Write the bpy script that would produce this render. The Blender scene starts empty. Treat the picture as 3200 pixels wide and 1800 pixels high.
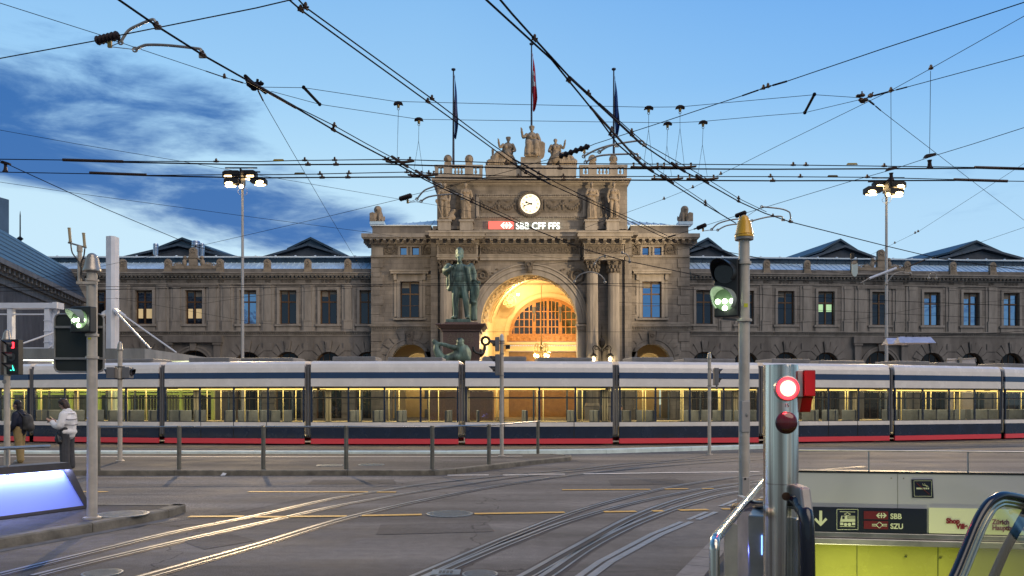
import bpy, bmesh, math, random
from mathutils import Vector, Matrix, Quaternion
random.seed(7)
S = bpy.context.scene
COL = S.collection
# ---------------------------------------------------------------- camera, sky, sun, exposure
F, CX, HY, CZ = 2488.9, 1600.0, 1260.0, 1.6      # focal length in photo pixels, centre column, horizon row, eye height
cam = bpy.data.cameras.new('camera'); co = bpy.data.objects.new('camera', cam); COL.objects.link(co)
co.location = (0, 0, CZ); co.rotation_euler = (math.radians(90), 0, 0)
cam.sensor_width = 36; cam.lens = 28; cam.shift_y = 0.1125
cam.clip_start = 0.05; cam.clip_end = 3000
S.camera = co
S.view_settings.view_transform = 'Standard'; S.view_settings.look = 'None'
S.view_settings.exposure = 0.06; S.view_settings.gamma = 1.0
S.cycles.max_bounces = 6; S.cycles.transparent_max_bounces = 12
S.cycles.caustics_reflective = False; S.cycles.caustics_refractive = False
S.cycles.sample_clamp_indirect = 4.0
SUN_EL, SUN_AZ = math.radians(43), math.radians(38)   # soft fill added for unseen city lamps, behind the camera to the right
W = bpy.data.worlds.new('World'); S.world = W; W.use_nodes = True
def build_world():
    nt = W.node_tree; N = nt.nodes; L = nt.links; N.clear()
    def n(t, **k):
        x = N.new(t)
        for a, b in k.items(): setattr(x, a, b)
        return x
    def math_(op, a, b=None, clamp=False):
        m = n('ShaderNodeMath', operation=op, use_clamp=clamp)
        for i, v in enumerate((a, b)):
            if v is None: continue
            if isinstance(v, (int, float)): m.inputs[i].default_value = v
            else: L.new(v, m.inputs[i])
        return m.outputs[0]
    tc = n('ShaderNodeTexCoord'); sep = n('ShaderNodeSeparateXYZ'); L.new(tc.outputs['Generated'], sep.inputs[0])
    sky = n('ShaderNodeTexSky', sky_type='NISHITA'); sky.sun_disc = False
    sky.sun_elevation = math.radians(6); sky.sun_rotation = math.pi - SUN_AZ; sky.altitude = 400; sky.dust_density = 0.6; sky.ozone_density = 3.0
    az = math_('ARCTAN2', sep.outputs[0], sep.outputs[1])
    el = math_('ARCSINE', sep.outputs[2])
    # blue-hour tint by elevation (an evening sky: pale at the roofs, deep blue overhead)
    r = n('ShaderNodeValToRGB'); cr = r.color_ramp
    st = [(0.0, (0.66, 0.86, 0.98)), (0.183, (0.58, 0.81, 0.96)), (0.25, (0.44, 0.71, 0.94)), (0.31, (0.33, 0.61, 0.92)), (0.39, (0.25, 0.52, 0.88)), (.58, (.15, .40, .80)), (1, (.07, .25, .65))]
    while len(cr.elements) < len(st): cr.elements.new(0.5)
    for e, (p, c) in zip(cr.elements, st): e.position = p; e.color = c + (1,)
    L.new(math_('MULTIPLY', el, 1 / 1.2, True), r.inputs[0])
    # deeper blue towards the east (right)
    east = n('ShaderNodeMapRange'); east.inputs[1].default_value = -0.1; east.inputs[2].default_value = 0.75; L.new(az, east.inputs[0])
    hi = n('ShaderNodeMapRange'); hi.inputs[1].default_value = 0.1; hi.inputs[2].default_value = 0.5; L.new(el, hi.inputs[0])
    em = n('ShaderNodeMix', data_type='RGBA', blend_type='MULTIPLY'); L.new(math_('MULTIPLY', math_('MULTIPLY', east.outputs[0], 0.95), math_('ADD', math_('MULTIPLY', hi.outputs[0], .65), .35)), em.inputs[0])
    L.new(r.outputs[0], em.inputs[6]); em.inputs[7].default_value = (0.33, 0.62, 0.95, 1)
    # clouds drifting low in the west
    cv = n('ShaderNodeCombineXYZ'); L.new(math_('MULTIPLY', az, 2.6), cv.inputs[0]); L.new(math_('MULTIPLY', el, 9.5), cv.inputs[1])
    L.new(math_('MULTIPLY', math_('MULTIPLY', az, el), 3), cv.inputs[2])
    no = n('ShaderNodeTexNoise'); no.inputs['Scale'].default_value = 1.9; no.inputs['Detail'].default_value = 7; no.inputs['Roughness'].default_value = 0.6
    no.inputs['Distortion'].default_value = 0.35; L.new(cv.outputs[0], no.inputs['Vector'])
    def blob(ca, ce, wa, we):
        a = math_('DIVIDE', math_('SUBTRACT', az, ca), wa); b = math_('DIVIDE', math_('SUBTRACT', el, ce), we)
        d = math_('ADD', math_('MULTIPLY', a, a), math_('MULTIPLY', b, b))
        return math_('SUBTRACT', 1.0, d, True)
    w = math_('MAXIMUM', blob(-0.50, 0.312, 0.24, 0.082), blob(-0.36, 0.238, 0.21, 0.052))
    w = math_('MAXIMUM', w, blob(-0.56, 0.262, .22, .055))
    w = math_('MAXIMUM', w, blob(-0.85, 0.31, .3, .10))
    w = math_('MAXIMUM', w, math_('MULTIPLY', blob(-0.50, 0.385, .12, .03), .4))
    w = math_('MAXIMUM', w, math_('MULTIPLY', blob(0.50, 0.225, .10, .035), .3))
    w = math_('MAXIMUM', w, math_('MULTIPLY', blob(-0.25, 0.212, .15, .05), .85))
    w = math_('MAXIMUM', w, math_('MULTIPLY', blob(2.6, 0.4, 1.2, .35), .7))
    den = n('ShaderNodeMapRange', interpolation_type='SMOOTHSTEP'); den.inputs[1].default_value = 0.82; den.inputs[2].default_value = 1.27
    L.new(math_('ADD', math_('MULTIPLY', w, 0.62), math_('MULTIPLY', no.outputs['Fac'], 1.35)), den.inputs[0])
    dens = math_('MULTIPLY', den.outputs[0], math_('MULTIPLY', w, 6.0, True))
    cm = n('ShaderNodeMix', data_type='RGBA'); L.new(math_('MULTIPLY', dens, 0.92, True), cm.inputs[0])
    L.new(em.outputs[2], cm.inputs[6]); cm.inputs[7].default_value = (0.014, 0.115, 0.40, 1)
    # physical sky adds its own glow
    bg1 = n('ShaderNodeBackground'); L.new(sky.outputs[0], bg1.inputs[0]); bg1.inputs[1].default_value = 0.006
    bg2 = n('ShaderNodeBackground'); # the half of the sky behind the camera has already gone dark
    dk = n('ShaderNodeMapRange', interpolation_type='SMOOTHSTEP'); dk.inputs[1].default_value = 0.35; dk.inputs[2].default_value = -0.45; dk.inputs[3].default_value = 0.95; dk.inputs[4].default_value = 0.34; L.new(sep.outputs[1], dk.inputs[0])
    L.new(cm.outputs[2], bg2.inputs[0]); L.new(dk.outputs[0], bg2.inputs[1])
    ad = n('ShaderNodeAddShader'); L.new(bg1.outputs[0], ad.inputs[0]); L.new(bg2.outputs[0], ad.inputs[1])
    out = n('ShaderNodeOutputWorld'); L.new(ad.outputs[0], out.inputs[0])
build_world()
sl = bpy.data.lights.new('sun', 'SUN'); so = bpy.data.objects.new('sun', sl); COL.objects.link(so)
sl.energy = 1.6; sl.angle = math.radians(50); sl.color = (1.0, 0.85, 0.70)
so.rotation_euler = (math.radians(90) - SUN_EL, 0, SUN_AZ)
so.location = (0, 0, 40)

# ---------------------------------------------------------------- helpers
def at(px, py, d): return Vector(((px - CX) * d / F, d, CZ + (HY - py) * d / F))      # photo pixel + distance -> point
def atz(px, py, z=0.0):                                                               # photo pixel + height -> point
    return at(px, py, (z - CZ) * F / (HY - py))
def zof(py, d): return CZ + (HY - py) * d / F
def xof(px, d): return (px - CX) * d / F
MATS = {}
def mat(name, col, rough=0.6, metal=0.0, vary=0.0, vscale=3.0, bump=0.0, bscale=40.0, emit=None, estr=0.0, col2=None, spec=0.5, alpha=None, coat=0.0, streak=False):
    if name in MATS: return MATS[name]
    m = bpy.data.materials.new(name); m.use_nodes = True; MATS[name] = m
    nt = m.node_tree; b = nt.nodes['Principled BSDF']; L = nt.links
    b.inputs['Base Color'].default_value = tuple(col) + (1,)
    b.inputs['Roughness'].default_value = rough; b.inputs['Metallic'].default_value = metal
    b.inputs['Specular IOR Level'].default_value = spec
    if coat: b.inputs['Coat Weight'].default_value = coat; b.inputs['Coat Roughness'].default_value = 0.08
    geo = nt.nodes.new('ShaderNodeNewGeometry')
    vec = geo.outputs['Position']
    if streak:
        mp = nt.nodes.new('ShaderNodeMapping'); mp.inputs['Scale'].default_value = (1, 1, 0.22); L.new(vec, mp.inputs[0]); vec = mp.outputs[0]
    if vary or col2:
        no = nt.nodes.new('ShaderNodeTexNoise'); no.inputs['Scale'].default_value = vscale; no.inputs['Detail'].default_value = 6; no.inputs['Roughness'].default_value = .62
        L.new(vec, no.inputs['Vector'])
        mr = nt.nodes.new('ShaderNodeMapRange'); mr.inputs[1].default_value = .32; mr.inputs[2].default_value = .68; L.new(no.outputs['Fac'], mr.inputs[0])
        mx = nt.nodes.new('ShaderNodeMix'); mx.data_type = 'RGBA'; L.new(mr.outputs[0], mx.inputs[0])
        if col2: mx.inputs[6].default_value = tuple(col) + (1,); mx.inputs[7].default_value = tuple(col2) + (1,)
        else:
            mx.inputs[6].default_value = tuple(c * (1 - vary) for c in col) + (1,); mx.inputs[7].default_value = tuple(min(1, c * (1 + vary)) for c in col) + (1,)
        L.new(mx.outputs[2], b.inputs['Base Color'])
        r2 = nt.nodes.new('ShaderNodeMapRange'); r2.inputs[3].default_value = max(0, rough - .08); r2.inputs[4].default_value = min(1, rough + .1); L.new(no.outputs['Fac'], r2.inputs[0]); L.new(r2.outputs[0], b.inputs['Roughness'])
    if bump:
        nb = nt.nodes.new('ShaderNodeTexNoise'); nb.inputs['Scale'].default_value = bscale; nb.inputs['Detail'].default_value = 4; L.new(geo.outputs['Position'], nb.inputs['Vector'])
        bp = nt.nodes.new('ShaderNodeBump'); bp.inputs['Strength'].default_value = bump; bp.inputs['Distance'].default_value = 0.02; L.new(nb.outputs['Fac'], bp.inputs['Height']); L.new(bp.outputs[0], b.inputs['Normal'])
    if emit: b.inputs['Emission Color'].default_value = tuple(emit) + (1,); b.inputs['Emission Strength'].default_value = estr
    if alpha is not None: b.inputs['Alpha'].default_value = alpha
    return m
def glass_mat(name, tint=(0.8, 0.85, 0.85), refl=0.25, rough=0.02):
    m = bpy.data.materials.new(name); m.use_nodes = True; nt = m.node_tree; nt.nodes.clear()
    o = nt.nodes.new('ShaderNodeOutputMaterial'); mx = nt.nodes.new('ShaderNodeMixShader'); t = nt.nodes.new('ShaderNodeBsdfTransparent'); g = nt.nodes.new('ShaderNodeBsdfGlossy')
    lw = nt.nodes.new('ShaderNodeLayerWeight'); lw.inputs[0].default_value = .5; fr = nt.nodes.new('ShaderNodeMath'); fr.operation = 'POWER'; fr.inputs[1].default_value = 4.0; nt.links.new(lw.outputs['Facing'], fr.inputs[0])
    ma = nt.nodes.new('ShaderNodeMath'); ma.operation = 'MULTIPLY_ADD'; ma.inputs[1].default_value = 1.0; ma.inputs[2].default_value = refl; ma.use_clamp = True
    nt.links.new(fr.outputs[0], ma.inputs[0]); nt.links.new(ma.outputs[0], mx.inputs[0])
    t.inputs[0].default_value = tuple(tint) + (1,); g.inputs['Roughness'].default_value = rough; g.inputs[0].default_value = (.9, .9, .9, 1)
    nt.links.new(t.outputs[0], mx.inputs[1]); nt.links.new(g.outputs[0], mx.inputs[2]); nt.links.new(mx.outputs[0], o.inputs[0]); MATS[name] = m
    return m
class MB:
    """collects shapes and links them as ONE mesh object"""
    def __init__(s): s.v = []; s.f = []; s.mi = []; s.m = 0; s.T = None
    def add(s, vs, fs):
        o = len(s.v)
        s.v += [tuple(s.T(Vector(p))) if s.T else tuple(p) for p in vs]
        s.f += [tuple(i + o for i in f) for f in fs]; s.mi += [s.m] * len(fs); return s
    def box(s, x0, x1, y0, y1, z0, z1):
        return s.add([(x0, y0, z0), (x1, y0, z0), (x1, y1, z0), (x0, y1, z0), (x0, y0, z1), (x1, y0, z1), (x1, y1, z1), (x0, y1, z1)],
                     [(0, 3, 2, 1), (4, 5, 6, 7), (0, 1, 5, 4), (1, 2, 6, 5), (2, 3, 7, 6), (3, 0, 4, 7)])
    def pbox(s, px0, px1, py0, py1, d0, d1):      # box whose front face at distance d0 shows these photo bounds
        return s.box(xof(px0, d0), xof(px1, d0), d0, d1, zof(py1, d0), zof(py0, d0))
    def prism(s, poly, y0, y1):                   # poly: list of (x, z), extruded along y
        n = len(poly)
        if sum(poly[i][0] * poly[(i + 1) % n][1] - poly[(i + 1) % n][0] * poly[i][1] for i in range(n)) < 0: poly = poly[::-1]
        vs = [(x, y0, z) for x, z in poly] + [(x, y1, z) for x, z in poly]
        return s.add(vs, [tuple(range(n)), tuple(range(2 * n - 1, n - 1, -1))] + [(i, i + n, (i + 1) % n + n, (i + 1) % n) for i in range(n)])
    def slab(s, poly, z0, z1):                    # poly: list of (x, y), extruded along z
        n = len(poly)
        if sum(poly[i][0] * poly[(i + 1) % n][1] - poly[(i + 1) % n][0] * poly[i][1] for i in range(n)) < 0: poly = poly[::-1]
        vs = [(x, y, z0) for x, y in poly] + [(x, y, z1) for x, y in poly]
        return s.add(vs, [tuple(range(n - 1, -1, -1)), tuple(range(n, 2 * n))] + [(i, (i + 1) % n, (i + 1) % n + n, i + n) for i in range(n)])
    def sidep(s, poly, x0, x1):                   # poly: list of (y, z), extruded along x
        n = len(poly)
        if sum(poly[i][0] * poly[(i + 1) % n][1] - poly[(i + 1) % n][0] * poly[i][1] for i in range(n)) < 0: poly = poly[::-1]
        vs = [(x0, y, z) for y, z in poly] + [(x1, y, z) for y, z in poly]
        return s.add(vs, [tuple(range(n - 1, -1, -1)), tuple(range(n, 2 * n))] + [(i, (i + 1) % n, (i + 1) % n + n, i + n) for i in range(n)])
    def tube(s, pts, r, n=8, cap=True):
        pts = [Vector(p) for p in pts]; m = len(pts); rs = r if isinstance(r, (list, tuple)) else [r] * m
        vs = []; up = None
        for i, p in enumerate(pts):
            t = (pts[min(i + 1, m - 1)] - pts[max(i - 1, 0)]).normalized()
            if up is None: up = Vector((0, 0, 1)) if abs(t.z) < .9 else Vector((1, 0, 0))
            a = t.cross(up); a = a.normalized() if a.length > 1e-6 else t.orthogonal().normalized(); b = a.cross(t); up = b
            vs += [p + (a * math.cos(2 * math.pi * k / n) + b * math.sin(2 * math.pi * k / n)) * rs[i] for k in range(n)]
        fs = [(i * n + k, i * n + (k + 1) % n, (i + 1) * n + (k + 1) % n, (i + 1) * n + k) for i in range(m - 1) for k in range(n)]
        if cap: fs += [tuple(range(n - 1, -1, -1)), tuple(range((m - 1) * n, m * n))]
        return s.add(vs, fs)
    def lathe(s, prof, c, n=16, axis=None):       # prof: list of (radius, height) from c along z (or axis)
        q = Vector((0, 0, 1)).rotation_difference(Vector(axis).normalized()) if axis else Quaternion()
        vs = []; c = Vector(c)
        for r, h in prof: vs += [c + q @ Vector((r * math.cos(2 * math.pi * k / n), r * math.sin(2 * math.pi * k / n), h)) for k in range(n)]
        m = len(prof)
        fs = [(i * n + k, i * n + (k + 1) % n, (i + 1) * n + (k + 1) % n, (i + 1) * n + k) for i in range(m - 1) for k in range(n)]
        fs += [tuple(range(n - 1, -1, -1)), tuple(range((m - 1) * n, m * n))]
        return s.add(vs, fs)
    def ell(s, c, r, n=12, m=8, rot=None):        # ellipsoid
        c = Vector(c); r = r if isinstance(r, (tuple, list)) else (r, r, r); vs = []; R = rot or Matrix.Identity(3)
        for i in range(m + 1):
            th = math.pi * (i + .02 * (i == 0) - .02 * (i == m)) / m
            for k in range(n):
                ph = 2 * math.pi * k / n
                vs.append(c + R @ Vector((r[0] * math.sin(th) * math.cos(ph), r[1] * math.sin(th) * math.sin(ph), -r[2] * math.cos(th))))
        fs = [(i * n + k, i * n + (k + 1) % n, (i + 1) * n + (k + 1) % n, (i + 1) * n + k) for i in range(m) for k in range(n)]
        fs += [tuple(range(n - 1, -1, -1)), tuple(range(m * n, m * n + n))]
        return s.add(vs, fs)
    def torus(s, c, R, r, axis=(0, 1, 0), n=28, m=8, a0=0, a1=2 * math.pi):
        q = Vector((0, 0, 1)).rotation_difference(Vector(axis).normalized()); c = Vector(c)
        pts = [c + q @ Vector((R * math.cos(a0 + (a1 - a0) * k / n), R * math.sin(a0 + (a1 - a0) * k / n), 0)) for k in range(n + 1)]
        return s.tube(pts, r, m)
    def build(s, name, mats, parent=None, smooth=False, bevel=0):
        me = bpy.data.meshes.new(name); me.from_pydata(s.v, [], s.f)
        mats = mats if isinstance(mats, (list, tuple)) else [mats]
        for m in mats: me.materials.append(m)
        for p, i in zip(me.polygons, s.mi): p.material_index = i; p.use_smooth = smooth
        if smooth: me.set_sharp_from_angle(angle=math.radians(40))
        me.update()
        o = bpy.data.objects.new(name, me); COL.objects.link(o)
        if parent is not None:
            o.parent = parent
            o.matrix_parent_inverse = Matrix.Translation(-WLOC(parent))
        if bevel:
            b = o.modifiers.new('edge', 'BEVEL'); b.width = bevel; b.segments = 2; b.limit_method = 'ANGLE'; b.angle_limit = math.radians(50)
        return o
def WLOC(o):
    p = Vector(o.location)
    return p if o.parent is None else Vector(o.get('world_at', (0, 0, 0)))
def tag(o, label=None, cat=None, group=None, kind=None):
    if label: o['label'] = label
    if cat: o['category'] = cat
    if group: o['group'] = group
    if kind: o['kind'] = kind
    return o
def thing(name, loc, label, cat, group=None):
    o = bpy.data.objects.new(name, None); COL.objects.link(o); o.location = loc; o.empty_display_size = .2
    return tag(o, label, cat, group)
def struct(o): o['kind'] = 'structure'; return o
def copy_tree(o, off, label=None, parent=None):
    c = o.copy(); COL.objects.link(c)
    if parent is not None: c.parent = parent; c.matrix_parent_inverse = o.matrix_parent_inverse
    else: c.location = Vector(o.location) + Vector(off)
    if label: c['label'] = label
    for ch in list(o.children): copy_tree(ch, off, None, c)
    return c
def meshify(o):                                   # bake modifiers into the object's own mesh
    dg = bpy.context.evaluated_depsgraph_get(); dg.update()
    me = bpy.data.meshes.new_from_object(o.evaluated_get(dg)); o.modifiers.clear(); o.data = me; return o
def blobby(mb, name, m, parent, vox=.03, smooth=2):  # fuse overlapping shapes into one continuous surface
    o = mb.build(name, m, parent)
    r = o.modifiers.new('fuse', 'REMESH'); r.mode = 'VOXEL'; r.voxel_size = vox; r.use_smooth_shade = True
    if smooth: q = o.modifiers.new('soft', 'SMOOTH'); q.factor = .5; q.iterations = smooth
    mt = list(o.data.materials); meshify(o)
    o.data.materials.clear()
    for k in mt: o.data.materials.append(k)
    for p in o.data.polygons: p.use_smooth = True
    return o
def text(body, name, m, parent, loc, size, rot=(math.pi / 2, 0, 0), ext=.01, bold=0.0, align='LEFT', sx=1.0, spacing=1.0):
    cu = bpy.data.curves.new(name, 'FONT'); cu.body = body; cu.size = size; cu.extrude = ext; cu.offset = bold; cu.align_x = align; cu.space_line = .85; cu.space_character = spacing
    o = bpy.data.objects.new(name, cu); COL.objects.link(o)
    dg = bpy.context.evaluated_depsgraph_get(); dg.update()
    me = bpy.data.meshes.new_from_object(o.evaluated_get(dg)); bpy.data.objects.remove(o); bpy.data.curves.remove(cu)
    M = Matrix.Translation(loc) @ (Matrix.LocRotScale(None, __import__('mathutils').Euler(rot), Vector((sx, 1, 1))))
    me.transform(M); me.materials.clear(); me.materials.append(m)
    for p in me.polygons: p.material_index = 0
    o = bpy.data.objects.new(name, me); COL.objects.link(o); o.parent = parent; o.matrix_parent_inverse = Matrix.Translation(-WLOC(parent))
    return o
def arc(cx, cz, r, a0, a1, n): return [(cx + r * math.cos(a0 + (a1 - a0) * i / n), cz + r * math.sin(a0 + (a1 - a0) * i / n)) for i in range(n + 1)]
def smoothline(pts, k=6):                          # Catmull-Rom through points
    pts = [Vector(p) for p in pts]; out = []
    for i in range(len(pts) - 1):
        p0, p1, p2, p3 = pts[max(i - 1, 0)], pts[i], pts[i + 1], pts[min(i + 2, len(pts) - 1)]
        for j in range(k):
            t = j / k
            out.append(.5 * ((2 * p1) + (p2 - p0) * t + (2 * p0 - 5 * p1 + 4 * p2 - p3) * t * t + (3 * p1 - p0 - 3 * p2 + p3) * t ** 3))
    return out + [pts[-1]]
# ---------------------------------------------------------------- materials
def stone_mat(name, col, bw, bh, mortar=0.012, bumpy=.5, dark=.6):
    m = mat(name, col, .85); nt = m.node_tree; b = nt.nodes['Principled BSDF']; L = nt.links
    geo = nt.nodes.new('ShaderNodeNewGeometry'); sp = nt.nodes.new('ShaderNodeSeparateXYZ'); L.new(geo.outputs['Position'], sp.inputs[0])
    ad = nt.nodes.new('ShaderNodeMath'); ad.operation = 'ADD'; L.new(sp.outputs[0], ad.inputs[0]); L.new(sp.outputs[1], ad.inputs[1])
    cb = nt.nodes.new('ShaderNodeCombineXYZ'); L.new(ad.outputs[0], cb.inputs[0]); L.new(sp.outputs[2], cb.inputs[1])
    br = nt.nodes.new('ShaderNodeTexBrick'); L.new(cb.outputs[0], br.inputs['Vector'])
    br.inputs['Scale'].default_value = 1; br.inputs['Brick Width'].default_value = bw; br.inputs['Row Height'].default_value = bh; br.inputs['Mortar Size'].default_value = mortar; br.inputs['Mortar Smooth'].default_value = .1
    br.inputs['Color1'].default_value = tuple(c * .86 for c in col) + (1,); br.inputs['Color2'].default_value = tuple(min(1, c * 1.14) for c in col) + (1,)
    br.inputs['Mortar'].default_value = tuple(c * dark for c in col) + (1,); br.inputs['Bias'].default_value = 0
    no = nt.nodes.new('ShaderNodeTexNoise'); no.inputs['Scale'].default_value = .9; no.inputs['Detail'].default_value = 8; no.inputs['Roughness'].default_value = .65
    mp = nt.nodes.new('ShaderNodeMapping'); mp.inputs['Scale'].default_value = (1.3, 1.3, .45); L.new(geo.outputs['Position'], mp.inputs[0]); L.new(mp.outputs[0], no.inputs['Vector'])
    mr = nt.nodes.new('ShaderNodeMapRange'); mr.inputs[1].default_value = .3; mr.inputs[2].default_value = .7; mr.inputs[3].default_value = .62; mr.inputs[4].default_value = 1.18; L.new(no.outputs['Fac'], mr.inputs[0])
    mx = nt.nodes.new('ShaderNodeMix'); mx.data_type = 'RGBA'; mx.blend_type = 'MULTIPLY'; mx.inputs[0].default_value = 1
    L.new(br.outputs['Color'], mx.inputs[6]); L.new(mr.outputs[0], mx.inputs[7]); L.new(mx.outputs[2], b.inputs['Base Color'])
    bp = nt.nodes.new('ShaderNodeBump'); bp.inputs['Strength'].default_value = bumpy; bp.inputs['Distance'].default_value = .02
    fi = nt.nodes.new('ShaderNodeTexNoise'); fi.inputs['Scale'].default_value = 14; fi.inputs['Detail'].default_value = 5; L.new(geo.outputs['Position'], fi.inputs['Vector'])
    sb = nt.nodes.new('ShaderNodeMath'); sb.operation = 'SUBTRACT'; L.new(fi.outputs['Fac'], sb.inputs[0]); L.new(br.outputs['Fac'], sb.inputs[1]); L.new(sb.outputs[0], bp.inputs['Height']); L.new(bp.outputs[0], b.inputs['Normal'])
    return m
STONE = stone_mat('ashlar_stone', (.225, .206, .188), 1.3, .46)
STONE_D = stone_mat('weathered_stone', (.19, .176, .165), 1.6, 5.0, .001)
STONE_L = mat('pale_stone', (.275, .254, .232), .85, vary=.25, vscale=1.6, bump=.3, bscale=18, streak=True)
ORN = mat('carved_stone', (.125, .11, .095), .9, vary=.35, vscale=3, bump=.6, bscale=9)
STATUE_ST = mat('statue_stone', (.27, .225, .175), .85, vary=.3, vscale=2.2, bump=.3, bscale=16)
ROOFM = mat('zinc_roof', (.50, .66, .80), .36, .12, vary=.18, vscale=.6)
ROOFD = mat('dark_zinc', (.035, .07, .11), .5, .3, vary=.25, vscale=.8)
SLATE = mat('slate', (.05, .08, .12), .55, vary=.35, vscale=3, bump=.3, bscale=6)
TRIMW = mat('white_trim', (.62, .72, .8), .5)
WOOD = mat('brown_wood', (.10, .052, .022), .5, vary=.3, vscale=8)
WOODL = mat('oak_wood', (.42, .19, .06), .45, vary=.25, vscale=6)
CREAM = mat('cream_plaster', (.66, .52, .29), .8, vary=.08, vscale=2)
def streak_steel(name, col, rough):
    m = mat(name, col, rough, 1.0); nt = m.node_tree; b = nt.nodes['Principled BSDF']; L = nt.links; geo = nt.nodes.new('ShaderNodeNewGeometry')
    mp = nt.nodes.new('ShaderNodeMapping'); mp.inputs['Scale'].default_value = (34, 34, .35); L.new(geo.outputs['Position'], mp.inputs[0])
    no = nt.nodes.new('ShaderNodeTexNoise'); no.inputs['Scale'].default_value = 1; no.inputs['Detail'].default_value = 5; L.new(mp.outputs[0], no.inputs['Vector'])
    bp = nt.nodes.new('ShaderNodeBump'); bp.inputs['Strength'].default_value = .55; bp.inputs['Distance'].default_value = .012; L.new(no.outputs['Fac'], bp.inputs['Height']); L.new(bp.outputs[0], b.inputs['Normal'])
    r = nt.nodes.new('ShaderNodeValToRGB'); r.color_ramp.elements[0].position = .35; r.color_ramp.elements[1].position = .66; r.color_ramp.elements[0].color = (col[0] * .45, col[1] * .40, col[2] * .36, 1); r.color_ramp.elements[1].color = (min(1, col[0] * 1.3), min(1, col[1] * 1.25), min(1, col[2] * 1.15), 1); L.new(no.outputs['Fac'], r.inputs[0]); L.new(r.outputs[0], b.inputs['Base Color']); return m  # vertical reflections put into the colour as light and dark streaks
STEEL = streak_steel('steel', (.80, .78, .74), .2)
STEELB = mat('brushed_steel', (.45, .43, .40), .4, .85, vary=.18, vscale=6)
GALV = mat('galvanised_steel', (.30, .29, .27), .5, .55, vary=.2, vscale=5)
DKMET = mat('dark_metal', (.02, .02, .022), .5, .4, vary=.3, vscale=6)
WIRE = mat('wire_black', (.010, .010, .014), .85, 0, spec=.1)
INSUL = mat('insulator', (.022, .014, .016), .6, spec=.2)
INSBR = mat('brown_fitting', (.07, .04, .022), .5, .3, vary=.4, vscale=20)
BRASS = mat('brass_fitting', (.35, .24, .09), .4, .8)
POLEG = mat('pole_grey', (.52, .46, .38), .55, .2, vary=.16, vscale=5, bump=.05, bscale=30)
WHITEP = mat('white_paint', (.62, .66, .74), .45, vary=.08, vscale=2)
BLACKP = mat('black_plastic', (.014, .014, .015), .4)
HEADG = mat('signal_grey', (.16, .16, .165), .5)
RUBBER = mat('black_rubber', (.012, .014, .022), .3)
BRONZE = mat('green_bronze', (.025, .042, .042), .55, .25, col2=(.17, .27, .235), vscale=2.6, bump=.25, bscale=10, streak=True)
GRANITE = mat('red_granite', (.14, .09, .08), .35, vary=.3, vscale=12)
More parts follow.
